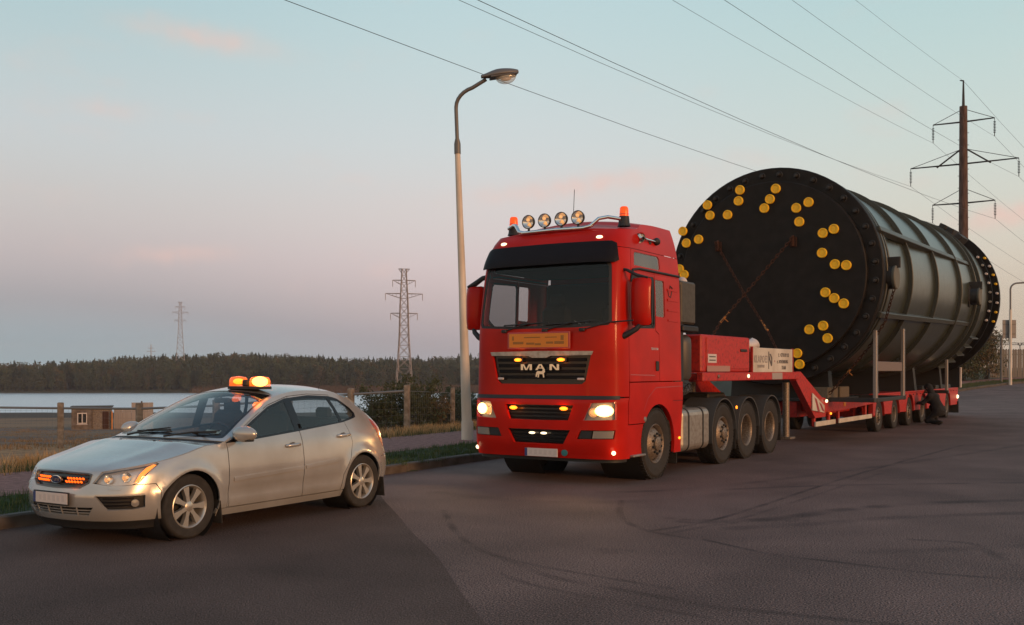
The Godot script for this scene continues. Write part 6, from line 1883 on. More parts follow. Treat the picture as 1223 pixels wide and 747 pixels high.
func plants() -> void:
	var bark := mat("bark", lin(0.05, 0.036, 0.026), 0.95)
	var leafs := [
		mat("leaf_dark", lin(0.055, 0.062, 0.024), 0.8, 0.0, {"backlight": Color(0.16, 0.18, 0.06)}),
		mat("leaf_mid", lin(0.08, 0.078, 0.03), 0.8, 0.0, {"backlight": Color(0.2, 0.2, 0.07)}),
		mat("leaf_brown", lin(0.12, 0.08, 0.036), 0.85, 0.0, {"backlight": Color(0.2, 0.13, 0.05)})]
	var protos := []
	for k in 3:
		protos.append(shrub_mesh(1.6, 1.9, 2600, 0.085))
	# [u, depth, height, width scale, leaf kind, label]
	var L := [
		[440, 29.5, 1.05, 0.75, 1, "low green shrub just behind the tail of the silver car"],
		[457, 28.0, 1.40, 0.8, 0, "dark shrub left of the fence post nearest the silver car's tail"],
		[474, 29.6, 1.25, 0.75, 1, "narrow shrub behind the first fence post right of the silver car"],
		[497, 28.3, 1.62, 0.85, 0, "tallest dark shrub, just right of the first post behind the car"],
		[517, 29.0, 1.0, 0.7, 2, "small brownish shrub midway between the two fence posts"],
		[533, 31.5, 1.45, 0.8, 0, "dark shrub left of the fence post nearest the tall lamp post"],
		[549, 32.5, 1.35, 0.75, 1, "green shrub between the last fence post and the tall lamp post"],
		[566, 33.5, 1.4, 0.85, 0, "dark shrub behind the lamp post, partly hidden by the lorry's mirror side"]]
	for e in L:
		var x: float = (e[0] - 611.5) / 1200.0 * e[1]
		var k := side_of_kerb(x, e[1])
		var t := thing("shrub", e[5], "shrub", Vector3(x, land_y(x, e[1], k) - 0.03, -e[1]), rng.randf() * 360.0, "shrubs along the wire fence")
		var pr: Array = protos[rng.randi() % 3]
		obj("stems", pr[0], bark, t)
		obj("leaves", pr[1], leafs[e[4]], t)
		t.scale = Vector3(e[3], e[2] / 1.6, e[3])
	# right side, in front of the fence: scrubby trees
	var R := [
		[1150, 74.0, 3.4, 2.0, 0, "dark bushy scrub at the trailer's tail, leftmost before the grey fence"],
		[1164, 76.0, 4.0, 2.0, 2, "brownish scrub tree between trailer tail and grey slatted fence"],
		[1178, 77.0, 3.6, 1.7, 1, "scrubby tree touching the left end of the grey slatted fence"],
		[1130, 74.0, 3.0, 2.0, 2, "scrub bush seen under the vessel's tail behind the trailer"]]
	for e in R:
		var x: float = (e[0] - 611.5) / 1200.0 * e[1]
		var t := thing("scrub_tree", e[5], "bush", Vector3(x, land_y(x, e[1], side_of_kerb(x, e[1])) - 0.05, -e[1]), rng.randf() * 360.0, "scrub before the slatted fence")
		var pr: Array = protos[rng.randi() % 3]
		obj("stems", pr[0], bark, t)
		obj("leaves", pr[1], leafs[e[4]], t)
		t.scale = Vector3(e[3], e[2] / 1.6, e[3])
	grass()
	forest()

func scatter(called: String, mesh: Mesh, m: Material, xf: Array, cols: Array) -> void:
	var mm := MultiMesh.new()
	mm.transform_format = MultiMesh.TRANSFORM_3D
	mm.use_colors = true
	mm.mesh = mesh
	mm.instance_count = xf.size()
	for i in xf.size():
		mm.set_instance_transform(i, xf[i])
		mm.set_instance_color(i, cols[i])
	var o := MultiMeshInstance3D.new()
	o.multimesh = mm
	o.material_override = m
	o.name = numbered(called)
	add_child(o)
	var lab: Dictionary = {"verge_grass": ["short green grass on the verge behind the kerb", "grass"], "dry_grass": ["tall dry straw-coloured grass beyond the footpath", "grass"], "pine_forest": ["dark forest along the far shore of the lake", "forest"], "birch_forest": ["paler leafy trees mixed into the forest across the lake", "forest"], "reeds": ["band of brown reeds along the far shore", "reeds"], "meadow_grass": ["sparse tufts on the sandy land sloping to the lake", "grass"]}
	tag(o, lab[called][0], lab[called][1], "", "stuff")

func tuft(n: int, h: float, spread: float, w: float) -> ArrayMesh:
	var g := Geo.new()
	for k in n:
		var a := rng.randf() * TAU
		var p := Vector3(rng.randfn() * spread * 0.5, 0, rng.randfn() * spread * 0.5)
		var hh := h * rng.randf_range(0.5, 1.1)
		var d := Vector3(cos(a), 0, sin(a))
		var sd := Vector3(-d.z, 0, d.x) * w
		var m := p + Vector3(0, hh * 0.6, 0) + d * hh * 0.12
		var tip := p + Vector3(0, hh, 0) + d * hh * rng.randf_range(0.2, 0.5)
		g.quad(p - sd, p + sd, m + sd * 0.7, m - sd * 0.7)
		g.tri(m - sd * 0.7, m + sd * 0.7, tip)
	return g.mesh()

func grass() -> void:
	var gm := mat("grass_blade", Color.WHITE, 0.85, 0.0, {"vertex_color_use_as_albedo": true, "backlight": Color(0.2, 0.2, 0.1)})
	var xf := []
	var cl := []
	for i in 16000:
		var t := pow(rng.randf(), 1.4)
		var ki := int(lerpf(46.0, 175.0, t))
		var p := off_kerb(ki, rng.randf_range(0.17, 1.62)) + Vector2(rng.randf_range(-0.2, 0.2), rng.randf_range(-0.25, 0.25))
		var patchy := gn.get_noise_2d(p.x * 14.0, p.y * 14.0)
		if rng.randf() > 0.75 + patchy * 1.4:
			continue
		var s := rng.randf_range(0.6, 1.25)
		xf.append(Transform3D(Basis(Vector3.UP, rng.randf() * TAU).scaled(Vector3(s, s * rng.randf_range(0.7, 1.2), s)), Vector3(p.x, 0.115 + road_y(p.x, p.y), -p.y)))
		var v := rng.randf_range(0.7, 1.2)
		var dry := 0.25 if rng.randf() < 0.12 else 0.0
		cl.append(Color((0.055 + dry * 0.3) * v, (0.088 + dry * 0.12) * v, 0.022 * v))
	for i in 5000:
		var p := off_kerb(rng.randi_range(175, 330), rng.randf_range(0.17, 1.62)) + Vector2(rng.randf_range(-0.2, 0.2), rng.randf_range(-0.25, 0.25))
		var s := rng.randf_range(0.8, 1.9)
		xf.append(Transform3D(Basis(Vector3.UP, rng.randf() * TAU).scaled(Vector3(s, s, s)), Vector3(p.x, 0.115 + road_y(p.x, p.y), -p.y)))
		var v := rng.randf_range(0.7, 1.2)
		cl.append(Color(0.075 * v, 0.085 * v, 0.026 * v))
	scatter("verge_grass", tuft(9, 0.10, 0.12, 0.004), gm, xf, cl)
	xf = []
	cl = []
	for i in 20000:
		var ki := int(lerpf(46.0, 170.0, rng.randf()))
		var o := 4.05 + absf(rng.randfn()) * 0.8
		var p := off_kerb(ki, o) + Vector2(rng.randf_range(-0.3, 0.3), rng.randf_range(-0.3, 0.3))
		if rng.randf() > 0.72 + gn.get_noise_2d(p.x * 8.0, p.y * 8.0) * 1.5:
			continue
		var s := rng.randf_range(0.5, 1.15) * (0.65 if o < 4.5 else 1.0)
		xf.append(Transform3D(Basis(Vector3.UP, rng.randf() * TAU).scaled(Vector3(s, s, s)), Vector3(p.x, land_y(p.x, p.y, o) - 0.02, -p.y)))
		var v := rng.randf_range(0.7, 1.2)
		if o < 4.6 and rng.randf() < 0.6:
			cl.append(Color(0.05 * v, 0.07 * v, 0.02 * v))
		else:
			cl.append(Color(0.55 * v, 0.30 * v, 0.12 * v))
	scatter("dry_grass", tuft(10, 0.24, 0.22, 0.006), gm, xf, cl)
	xf = []
	cl = []
	for i in 9000:
		var d := rng.randf_range(24.0, 120.0)
		var x := d * rng.randf_range(-0.58, 0.02)
		var k := side_of_kerb(x, d)
		if k < 6.0 or gn.get_noise_2d(x * 2.5, d * 4.0) < -0.05:
			continue
		var s := rng.randf_range(0.5, 1.2)
		xf.append(Transform3D(Basis(Vector3.UP, rng.randf() * TAU).scaled(Vector3(s, s, s)), Vector3(x, land_y(x, d, k) - 0.02, -d)))
		var v := rng.randf_range(0.6, 1.1)
		cl.append(Color(0.28 * v, 0.17 * v, 0.08 * v))
	scatter("meadow_grass", tuft(12, 0.12, 0.5, 0.012), gm, xf, cl)
	xf = []
	cl = []
	for i in 6500:
		var x := rng.randf_range(-150.0, 60.0)
		var d := rng.randf_range(463.0, 478.0)
		if x < -110.0 and rng.randf() < 0.7: continue
		xf.append(Transform3D(Basis(Vector3.UP, rng.randf() * TAU), Vector3(x, land_y(x, d, 60.0) - 0.3, -d)))
		var v := rng.randf_range(0.7, 1.1)
		cl.append(Color(0.15 * v, 0.085 * v, 0.045 * v))
	scatter("reeds", tuft(14, 3.2, 1.6, 0.05), gm, xf, cl)

func forest() -> void:
	var fm := mat("far_foliage", Color.WHITE, 0.95, 0.0, {"vertex_color_use_as_albedo": true})
	for kind in 2:
		var g := Geo.new()
		if kind == 0:   # conifer: trunk and whorls of drooping boughs
			g.tube([Vector3(0, -1, 0), Vector3(0, 14.5, 0)], [0.2, 0.03], 5)
			for k in 120:
				var y := lerpf(3.0, 14.8, pow(rng.randf(), 0.8))
				var r := (0.2 + 2.2 * pow(1.0 - (y - 3.0) / 11.8, 0.62)) * rng.randf_range(0.5, 1.1)
				var a := rng.randf() * TAU
				var d := Vector3(cos(a), 0, sin(a))
				var sd := Vector3(-d.z, 0, d.x) * r * 0.32
				var b := Vector3(0, y, 0)
				g.tri(b, b + d * r + sd + Vector3(0, -0.4 * r, 0), b + d * r - sd + Vector3(0, -0.25 * r, 0))
				g.tri(b + Vector3(0, 0.2, 0), b + d * r * 0.7 + Vector3(0, 0.25, 0), b + d * r + Vector3(0, -0.7, 0))
		else:
			g.tube([Vector3(0, -1, 0), Vector3(0.2, 11.0, 0)], [0.16, 0.05], 5)
			for j in 9:
				leaf_cloud(g, Vector3(rng.randfn() * 1.1, rng.randf_range(5.0, 12.2), rng.randfn() * 1.1), Vector3(1.6, 1.6, 1.6), 30, 0.9)
		var xf := []
		var cl := []
		var n := 2400 if kind == 0 else 4200
		for i in n:
			var d := 474.0 + pow(rng.randf(), 1.5) * 170.0
			var x := rng.randf_range(-0.62, 0.30) * d
			if x > -60.0 and d < 482.0: d += 8.0
			var cl_n := gn.get_noise_2d(x * 0.35, d * 0.35)
			if kind == 1 and cl_n < -0.1 and rng.randf() < 0.6: continue
			var s := 0.86 * rng.randf_range(0.75, 1.15) * (1.0 + 0.30 * gn.get_noise_2d(x * 0.12 + 50.0, d * 0.12))
			if d < 486.0: s *= rng.randf_range(0.55, 1.0)
			xf.append(Transform3D(Basis(Vector3.UP, rng.randf() * TAU).scaled(Vector3(s * 1.1, s, s * 1.1)), Vector3(x, land_y(x, d, 60.0) - 0.3, -d)))
			var v := rng.randf_range(0.65, 1.25)
			if kind == 0:
				cl.append(Color(0.034 * v, 0.048 * v, 0.024 * v))
			else:
				cl.append(Color(0.054 * v, 0.064 * v, 0.028 * v) if rng.randf() < 0.8 else Color(0.075 * v, 0.056 * v, 0.024 * v))
		scatter("pine_forest" if kind == 0 else "birch_forest", g.mesh(), fm, xf, cl)

# ---------- lamp posts, pylons, wires ----------
func lamp_post() -> void:
	var white := mat("lamp_post_white", lin(0.66, 0.58, 0.50), 0.55, 0.0, {"uv1_triplanar": true, "uv1_scale": Vector3(1, 0.3, 1), "albedo_texture": M.red_paint.albedo_texture})
	var grey := mat("lamp_grey", lin(0.13, 0.125, 0.125), 0.5, 0.3)
	var t := thing("street_lamp", "tall white street lamp with grey curved arm between the car and the lorry", "street lamp", Vector3(-0.98, 0.12, -22.0))
	obj("post", Geo.new().tube([Vector3(0.0, -0.2, 0), Vector3(0, 0.05, 0), Vector3(-0.10, 3.2, 0), Vector3(-0.215, 6.35, 0)], [0.115, 0.115, 0.085, 0.06], 20), white, t)
	obj("base_collar", Geo.new().tube([Vector3(0, -0.05, 0), Vector3(0, 0.42, 0)], [0.13, 0.13], 20), white, t)
	obj("sleeve", Geo.new().tube([Vector3(-0.213, 6.28, 0), Vector3(-0.217, 6.50, 0), Vector3(-0.22, 6.60, 0)], [0.072, 0.072, 0.05], 16), grey, t)
	var arm := [Vector3(-0.217, 6.5, 0), Vector3(-0.245, 7.25, 0.0)]
	for k in 7:
		var a := PI / 2 * k / 6.0 * 0.78
		arm.append(Vector3(-0.245 + 0.55 * (1.0 - cos(a)), 7.30 + 0.42 * sin(a), 0.02 * k))
	arm.append(Vector3(0.42, 7.87, 0.16))
	obj("arm", Geo.new().tube(arm, 0.042, 12), grey, t)
	var hd := Node3D.new()
	hd.name = "lamp_head"
	t.add_child(hd)
	hd.scale = Vector3(1.2, 1.2, 1.2)
	hd.position = Vector3(0.72, 7.93, 0.2)
	hd.rotation_degrees = Vector3(0, 8, 10)
	obj("housing", Geo.new().patch(rectp(0, 0.0, TAU, 1.0), [], Vector2(TAU / 28, 0.08), func(p: Vector2) -> Vector3:
		# a long shell, narrow at the arm, flat below
		var x := lerpf(-0.34, 0.34, p.y)
		var r := 0.135 * pow(sin(clampf(p.y * 0.82 + 0.12, 0, 1) * PI), 0.5) * lerpf(0.6, 1.0, smoothstep(0.0, 0.5, p.y))
		var yy := sin(p.x)
		return Vector3(x, yy * r * (0.8 if yy > 0.0 else 0.35) + 0.02, cos(p.x) * r)), grey, hd)
	obj("rim", Geo.new().box(Vector3(0.06, -0.015, 0), Vector3(0.50, 0.03, 0.25), 0.012), grey, hd)
	obj("bowl", Geo.new().patch(rectp(0, 0.0, TAU, 1.0), [], Vector2(TAU / 24, 0.1), func(p: Vector2) -> Vector3:
		var a := p.y * PI / 2
		return Vector3(0.10 + cos(p.x) * sin(a) * 0.19, -0.03 - 0.13 * cos(a), sin(p.x) * sin(a) * 0.115)), mat("lamp_bowl_clear", Color(0.85, 0.85, 0.82, 0.35), 0.12, 0.0, {"transparency": BaseMaterial3D.TRANSPARENCY_ALPHA}), hd)
	obj("lamp_tube", Geo.new().ball(Vector3(0.1, -0.07, 0), Vector3(0.10, 0.035, 0.035)), M.plate_white, hd)
	# the lamp at the right edge, with the back of a sign on it
	var y := land_y(34.8, 70.0, side_of_kerb(34.8, 70.0))
	var r := thing("street_lamp", "far street lamp at the right edge carrying the back of a grey sign", "street lamp", Vector3(34.75, y, -70.0))
	obj("post", Geo.new().tube([Vector3(0, -0.3, 0), Vector3(0, 5.6, 0)], [0.11, 0.085], 14), white, r)
	var ra := [Vector3(0, 5.55, 0), Vector3(0, 6.9, 0)]
	for k in 6:
		var a := PI / 2 * k / 5.0
		ra.append(Vector3(0.5 * (1.0 - cos(a)), 7.0 + 0.45 * sin(a), 0))
	ra.append(Vector3(1.5, 7.52, 0))
	obj("arm", Geo.new().tube(ra, 0.06, 10), grey, r)
	obj("lamp_head", Geo.new().box(Vector3(1.85, 7.55, 0), Vector3(0.7, 0.16, 0.28), 0.06), grey, r)
	var sg := thing("road_sign", "back of a grey rectangular sign fixed to the far street lamp", "sign", Vector3(34.75, y, -70.0))
	obj("panel", Geo.new().box(Vector3(0, 4.25, -0.16), Vector3(0.95, 1.28, 0.03), 0.01), mat("sign_back", lin(0.17, 0.165, 0.17), 0.5, 0.3), sg)
	for k in 2:
		obj("clamp", Geo.new().box(Vector3(0, 3.92 + 0.66 * k, -0.135), Vector3(0.9, 0.06, 0.03), 0.008), grey, sg)
	var px := (1196.5 - 611.5) / 1200.0 * 71.0
	var pp := thing("pole", "slim grey pole standing left of the far street lamp", "pole", Vector3(px, land_y(px, 71.0, side_of_kerb(px, 71.0)), -71.0))
	obj("shaft", Geo.new().tube([Vector3(0, -0.2, 0), Vector3(0, 3.2, 0)], 0.075, 10), grey, pp)
	obj("cap", Geo.new().ball(Vector3(0, 3.2, 0), Vector3(0.08, 0.05, 0.08)), grey, pp)

func tower(height: float, called: String, label: String, at: Vector3, turn: float) -> Node3D:
	var steel: Material = M.tower_steel if M.has("tower_steel") else mat("tower_steel", lin(0.34, 0.29, 0.28), 0.6, 0.3)
	var t := thing(called, label, "pylon", at, turn, "lattice pylons by the lake")
	var hw := func(y: float) -> float: return spl([0.0, 14.0, 21.0, 28.0], [1.9, 0.95, 0.75, 0.40], y)
	var legs := Geo.new()
	var br := Geo.new()
	var ys := [0.0, 3.2, 6.0, 8.6, 11.0, 13.2, 15.2, 17.1, 18.9, 20.6, 22.3, 23.9, 25.4, 26.8, 28.0]
	for sx in [-1.0, 1.0]:
		for sz in [-1.0, 1.0]:
			var pts := []
			for y in ys: pts.append(Vector3(sx * hw.call(y), y, sz * hw.call(y)))
			obj("leg", Geo.new().tube(pts, 0.085, 4), steel, t)
	for i in ys.size() - 1:
		var a: float = hw.call(ys[i])
		var b: float = hw.call(ys[i + 1])
		for f in 4:
			var bs := Basis(Vector3.UP, PI / 2 * f)
			br.tube([bs * Vector3(-a, ys[i], a), bs * Vector3(b, ys[i + 1], b)], 0.045, 3, false)
			br.tube([bs * Vector3(a, ys[i], a), bs * Vector3(-b, ys[i + 1], b)], 0.045, 3, false)
			br.tube([bs * Vector3(-b, ys[i + 1], b), bs * Vector3(b, ys[i + 1], b)], 0.04, 3, false)
	tag(obj("bracing", br, steel, t), "", "", "", "stuff")
	for e in [[19.4, 2.6], [23.2, 3.6], [25.8, 2.2], [28.0, 1.1]]:
		var y: float = e[0]
		var w: float = e[1]
		var g := Geo.new()
		for s in [-1.0, 1.0]:
			for z in [-1.0, 1.0]:
				var h: float = hw.call(y)
				g.tube([Vector3(s * h, y, z * h), Vector3(s * w, y, 0)], 0.06, 4)
				g.tube([Vector3(s * h, y - 0.9, z * h), Vector3(s * w, y, 0)], 0.045, 3)
			for j in 3:
				var q := 0.3 + 0.22 * j
				var x := lerpf(hw.call(y), w, q)
				g.tube([Vector3(s * x, y, 0), Vector3(s * x, y - 0.9 * (1.0 - q), 0)], 0.035, 3)
			if y < 27.0:
				g.tube([Vector3(s * w, y, 0), Vector3(s * w, y - 1.3, 0)], 0.06, 4)
		obj("cross_arm", g, steel, t)
	return t

func pylons() -> void:
	tower(28.0, "lattice_pylon", "tall grey lattice pylon standing behind the shrubs left of the tall street lamp", Vector3((482.5 - 611.5) / 1200.0 * 195.0, -6.6, -195.0), 12.0)
	var b := tower(28.0, "lattice_pylon", "distant lattice pylon rising above the forest behind the silver car", Vector3((215.0 - 611.5) / 1200.0 * 480.0, 2.5, -480.0), 20.0)
	b.position.y = 6.5
	var c := thing("line_pole", "tiny far line pole just left of the distant lattice pylon, above the trees", "pylon", Vector3((180.0 - 611.5) / 1200.0 * 640.0, 4.0, -640.0))
	var g := Geo.new().tube([Vector3(0, -2, 0), Vector3(0, 14.5, 0)], [0.35, 0.2], 6)
	obj("shaft", g, M.tower_steel, c)
	for y in [10.0, 12.0]:
		obj("cross_arm", Geo.new().box(Vector3(0, y, 0), Vector3(6.0 if y < 11 else 4.0, 0.25, 0.25)), M.tower_steel, c)
	# --- the tubular pylon behind the load
	var D := 110.0
	var px := (1151.0 - 611.5) / 1200.0 * D
	var rust := mat("pylon_rust", lin(0.16, 0.095, 0.075), 0.8, 0.2, {"uv1_triplanar": true, "uv1_scale": Vector3(0.3, 0.05, 0.3), "albedo_texture": M.rusty.albedo_texture})
	var py := thing("tubular_pylon", "tall brown tubular steel pylon with three pairs of arms behind the load", "pylon", Vector3(px, 0.5, -D), -32.0)
	obj("shaft", Geo.new().tube([Vector3(0, -0.8, 0), Vector3(0, 10, 0), Vector3(0, 20, 0), Vector3(0, 30.1, 0)], [0.58, 0.52, 0.46, 0.40], 14), rust, py)
	obj("peak", Geo.new().tube([Vector3(0, 29.9, 0), Vector3(0, 32.9, 0), Vector3(-0.35, 33.0, 0)], [0.16, 0.10, 0.06], 8), M.dark_steel, py)
	obj("step_bolts", steps_geo(), M.dark_steel, py)
	var ends := []
	for e in [[28.6, 29.7, 3.1], [24.0, 25.4, 5.45], [19.7, 21.0, 3.15]]:
		for s in [-1.0, 1.0]:
			var arm := Geo.new()
			var tip := Vector3(s * e[2], e[0] - 0.15, 0)
			arm.tube([Vector3(0, e[0] - 0.2, 0), tip], [0.10, 0.07], 6)
			arm.tube([Vector3(s * 0.3, e[1], 0), tip], 0.035, 5)
			if e[2] > 5.0:
				arm.tube([Vector3(s * 0.3, e[1], 0), Vector3(s * e[2] * 0.5, e[0] - 0.35, 0)], 0.09, 6)
			obj("cross_arm", arm, M.dark_steel, py)
			var ins := Geo.new()
			ins.tube([tip, tip + Vector3(0, -0.3, 0)], 0.03, 4)
			for k in 8:
				ins.lathe([Vector2(0.03, 0.0), Vector2(0.15, 0.02), Vector2(0.06, 0.10), Vector2(0.03, 0.12)], Transform3D(Basis(), tip + Vector3(0, -0.45 - 0.165 * k, 0)), 8)
			ins.tube([tip + Vector3(0, -1.6, 0), tip + Vector3(0, -2.0, 0)], 0.04, 4)
			obj("insulator", ins, M.dark_steel, py)
			ends.append(py.transform * (tip + Vector3(0, -2.0, 0)))
	ends.append(py.transform * Vector3(0, 32.9, 0))
	# wires: through the picture's upper edge at these columns
	var wire := mat("wire", lin(0.05, 0.05, 0.052), 0.6, 0.4)
	var cols := [803.0, 946.0, 548.0, 865.0, 340.0, 570.0, 1022.0]
	var which := ["upper left arm", "upper right arm", "long middle left arm", "long middle right arm", "lowest left arm", "lowest right arm", "peak"]
	for i in 7:
		var p: Vector3 = ends[i]
		var r: float = (cols[i] - 611.5) / 1200.0
		var k := -0.735
		var a: float = (p.x - r * -p.z) / (-k - r) if absf(-k - r) > 0.01 else 50.0
		# p.x + k*a = r*(depth - a)
		a = (p.x + r * p.z) / (r * -1.0 - k)
		var d := -p.z - a
		var m := Vector3(p.x + k * a, 1.65 + 443.0 / 1200.0 * d, -d)
		var pts := []
		for j in 25:   # towards the pole before this one, and the one after
			var s := float(j) / 24.0
			var w := s * 260.0
			var q := Vector3(p.x + k * w, 0, p.z + w)
			var slope := (m.y - p.y) / a
			# a sagging span: passes p and m, rises again beyond
			q.y = p.y + slope * w + 0.00045 * w * (w - a)
			pts.append(q)
		var o := obj("power_line", Geo.new().tube(pts, 0.014, 4, false), wire)
		tag(o, "wire from the %s of the brown pylon, rising to upper left" % which[i], "power line", "wires of the brown pylon")
		pts = []
		for j in 12:
			var w := j * 14.0
			pts.append(Vector3(p.x - k * w, p.y - 0.115 * w + 0.00042 * w * w, p.z - w * 0.9))
		o = obj("power_line", Geo.new().tube(pts, 0.018, 4, false), wire)
		tag(o, "wire from the %s of the brown pylon, leading away right" % which[i], "power line", "wires of the brown pylon")

func steps_geo() -> Geo:
	var g := Geo.new()
	for k in 30:
		g.box(Vector3(0.42 * (1 if k % 2 else -1), 8.0 + k * 0.66, 0), Vector3(0.3, 0.05, 0.05))
	return g

# ---------- fences, shed, pipe ----------
func fences() -> void:
	var con := mat("fence_post_grey", lin(0.34, 0.28, 0.23), 0.9, 0.0, {"uv1_triplanar": true, "uv1_scale": Vector3(1, 1, 1), "albedo_texture": M.kerb_concrete.albedo_texture})
	var wire := mat("fence_wire", lin(0.20, 0.19, 0.19), 0.6, 0.5)
	var P := [[-90, 28.6], [-22, 28.2], [72, 27.7], [166, 27.2], [258, 26.8], [345, 26.4], [419, 26.2], [486, 26.2], [540.5, 30.0], [590, 36.0], [632, 43.0]]
	var t := thing("wire_fence", "wire mesh fence on grey posts between the footpath and the sloping land", "fence", Vector3(-6.0, 0, -26.5))
	var off := Vector3(-6.0, 0, -26.5)
	var pts := []
	for p in P:
		var x: float = (p[0] - 611.5) / 1200.0 * p[1]
		pts.append(Vector3(x, land_y(x, p[1], side_of_kerb(x, p[1])), -p[1]) - off)
	var mesh_g := Geo.new()
	for i in pts.size():
		var a: Vector3 = pts[i]
		var tp := a + Vector3(0, 1.22, 0)
		obj("post", Geo.new().box(a + Vector3(0, 0.55, 0), Vector3(0.17 if i < 8 else 0.13, 1.38, 0.14), 0.02, Basis(Vector3.UP, 0.2 * i)), con, t)
		if i < pts.size() - 1:
			var b: Vector3 = pts[i + 1]
			var up := Vector3(0, 1.08, 0)
			if i < 7:
				obj("top_rail", Geo.new().tube([a + up, b + up], 0.032, 7), wire, t)
			else:
				mesh_g.tube([a + up, b + up], 0.006, 4, false)
			for k in 6:
				mesh_g.tube([a + Vector3(0, 0.1 + 0.18 * k, 0), b + Vector3(0, 0.1 + 0.18 * k, 0)], 0.0022, 3, false)
			var n := int(a.distance_to(b) / 0.16)
			for k in n:
				var q := a.lerp(b, (k + 0.5) / n)
				mesh_g.tube([q + Vector3(0, 0.05, 0), q + Vector3(0, 1.08, 0)], 0.002, 3, false)
	tag(obj("mesh", mesh_g, wire, t), "", "", "", "stuff")
	# --- shed by the water: [87..131] wide, top 485, foot 512 at 110 m
	var D := 108.0
	var sx := (110.0 - 611.5) / 1200.0 * D
	var gy := land_y(sx, D, 60.0)
	var brick := mat("shed_wall", lin(0.20, 0.16, 0.135), 0.95, 0.0, {"uv1_triplanar": true, "uv1_scale": Vector3(0.3, 0.3, 0.3), "albedo_texture": M.kerb_concrete.albedo_texture})
	var s := thing("shed", "small brown flat-roofed shed with a white-framed window near the water", "shed", Vector3(sx, gy, -D), 20.0)
	obj("wall", Geo.new().box(Vector3(-1.0, 1.15, 0), Vector3(2.0, 2.5, 2.4), 0.02), brick, s)
	obj("wall", Geo.new().box(Vector3(0.98, 1.15, -0.1), Vector3(1.9, 2.5, 2.2), 0.02), mat("shed_side", lin(0.27, 0.225, 0.19), 0.95, 0.0, {"uv1_triplanar": true, "albedo_texture": M.kerb_concrete.albedo_texture}), s)
	obj("roof", Geo.new().box(Vector3(0, 2.46, 0), Vector3(4.2, 0.12, 2.7), 0.02), M.grey_trim, s)
	var wn := obj("window", Geo.new().box(Vector3(-0.95, 1.25, 1.205), Vector3(0.95, 1.15, 0.05), 0.01), M.plate_white, s)
	for k in 2:
		obj("pane", Geo.new().box(Vector3(-1.16 + 0.44 * k, 1.25, 1.24), Vector3(0.34, 0.95, 0.02)), M.black_gloss, wn)
	obj("sill", Geo.new().box(Vector3(-0.95, 0.6, 1.25), Vector3(1.05, 0.08, 0.14), 0.01), M.plate_white, wn)
	obj("door", Geo.new().box(Vector3(1.35, 0.95, 1.02), Vector3(0.6, 2.0, 0.06), 0.01), M.rusty, s)
	obj("door_leaf", Geo.new().box(Vector3(2.0, 0.95, 1.22), Vector3(0.1, 2.0, 0.6), 0.01), M.orange_sheet, s)
	var wx := (160.0 - 611.5) / 1200.0 * 112.0
	var wl := thing("board_wall", "pale corrugated wall panel standing right of the shed", "wall", Vector3(wx, land_y(wx, 112.0, 60.0), -112.0), 14.0)
	for k in 9:
		obj("sheet", Geo.new().box(Vector3(-1.9 + 0.46 * k, 1.35 + (0.12 if k > 3 else -0.25), 0.03 * (k % 2)), Vector3(0.45, 2.7 + (0.24 if k > 3 else -0.5), 0.05), 0.01), mat("pale_sheet", lin(0.30, 0.26, 0.24), 0.7) if k == 0 else M.pale_sheet, wl)
	obj("post", Geo.new().box(Vector3(0.8, 1.5, 0.12), Vector3(0.16, 3.2, 0.12), 0.01), brick, wl)
	# --- grey pipe along the water
	var pipe := Geo.new()
	var pp := []
	for k in 14:
		var x := -86.0 + k * 4.0
		pp.append(Vector3(x, land_y(x, 150.0, 60.0) + 2.4, -150.0))
	# --- slatted fence with barbed wire on the right
	var d0 := 80.0
	var x0 := (1184.0 - 611.5) / 1200.0 * d0
	var base := Vector3(x0, land_y(x0, d0, side_of_kerb(x0, d0)), -d0)
	var f := thing("slatted_fence", "grey slatted steel fence topped with barbed wire at the right edge", "fence", base, 4.0)
	var sl := mat("slat_grey", lin(0.145, 0.13, 0.115), 0.7, 0.2)
	for k in 46:
		obj("slat", Geo.new().prism(pv([Vector2(-0.085, -0.3), Vector2(0.085, -0.3), Vector2(0.085, 2.2), Vector2(0.0, 2.28), Vector2(-0.085, 2.2)]), Transform3D(Basis(), Vector3(k * 0.205, 0.0, 0.02 * (k % 2))), 0.03), sl, f)
	for y in [0.35, 1.85]:
		obj("rail", Geo.new().box(Vector3(4.6, y, -0.05), Vector3(9.6, 0.07, 0.06)), sl, f)
	var bw := Geo.new()
	for k in 5:
		var p := Vector3(0.1 + k * 2.3, 2.2, 0)
		obj("bracket", Geo.new().tube([p, p + Vector3(0, 0.28, 0), p + Vector3(-0.28, 0.55, 0.15)], 0.03, 5).tube([p + Vector3(0, 0.28, 0), p + Vector3(0.28, 0.55, -0.15)], 0.03, 5), M.dark_steel, f)
	for e in [[-0.28, 0.55, 0.15], [-0.14, 0.42, 0.08], [0.28, 0.55, -0.15], [0.14, 0.42, -0.08]]:
		var w := []
		for k in 24:
			w.append(Vector3(e[0] + k * 0.42, 2.2 + e[1] + 0.03 * sin(k * 1.9), e[2]))
		bw.tube(w, 0.012, 4, false)
		for k in 90:
			bw.box(Vector3(e[0] + k * 0.105, 2.2 + e[1], e[2]), Vector3(0.015, 0.10, 0.012), 0.0, Basis(Vector3.RIGHT, k * 1.1) * Basis(Vector3.BACK, 0.6))
	tag(obj("barbed_wire", bw, M.dark_steel, f), "", "", "", "stuff")

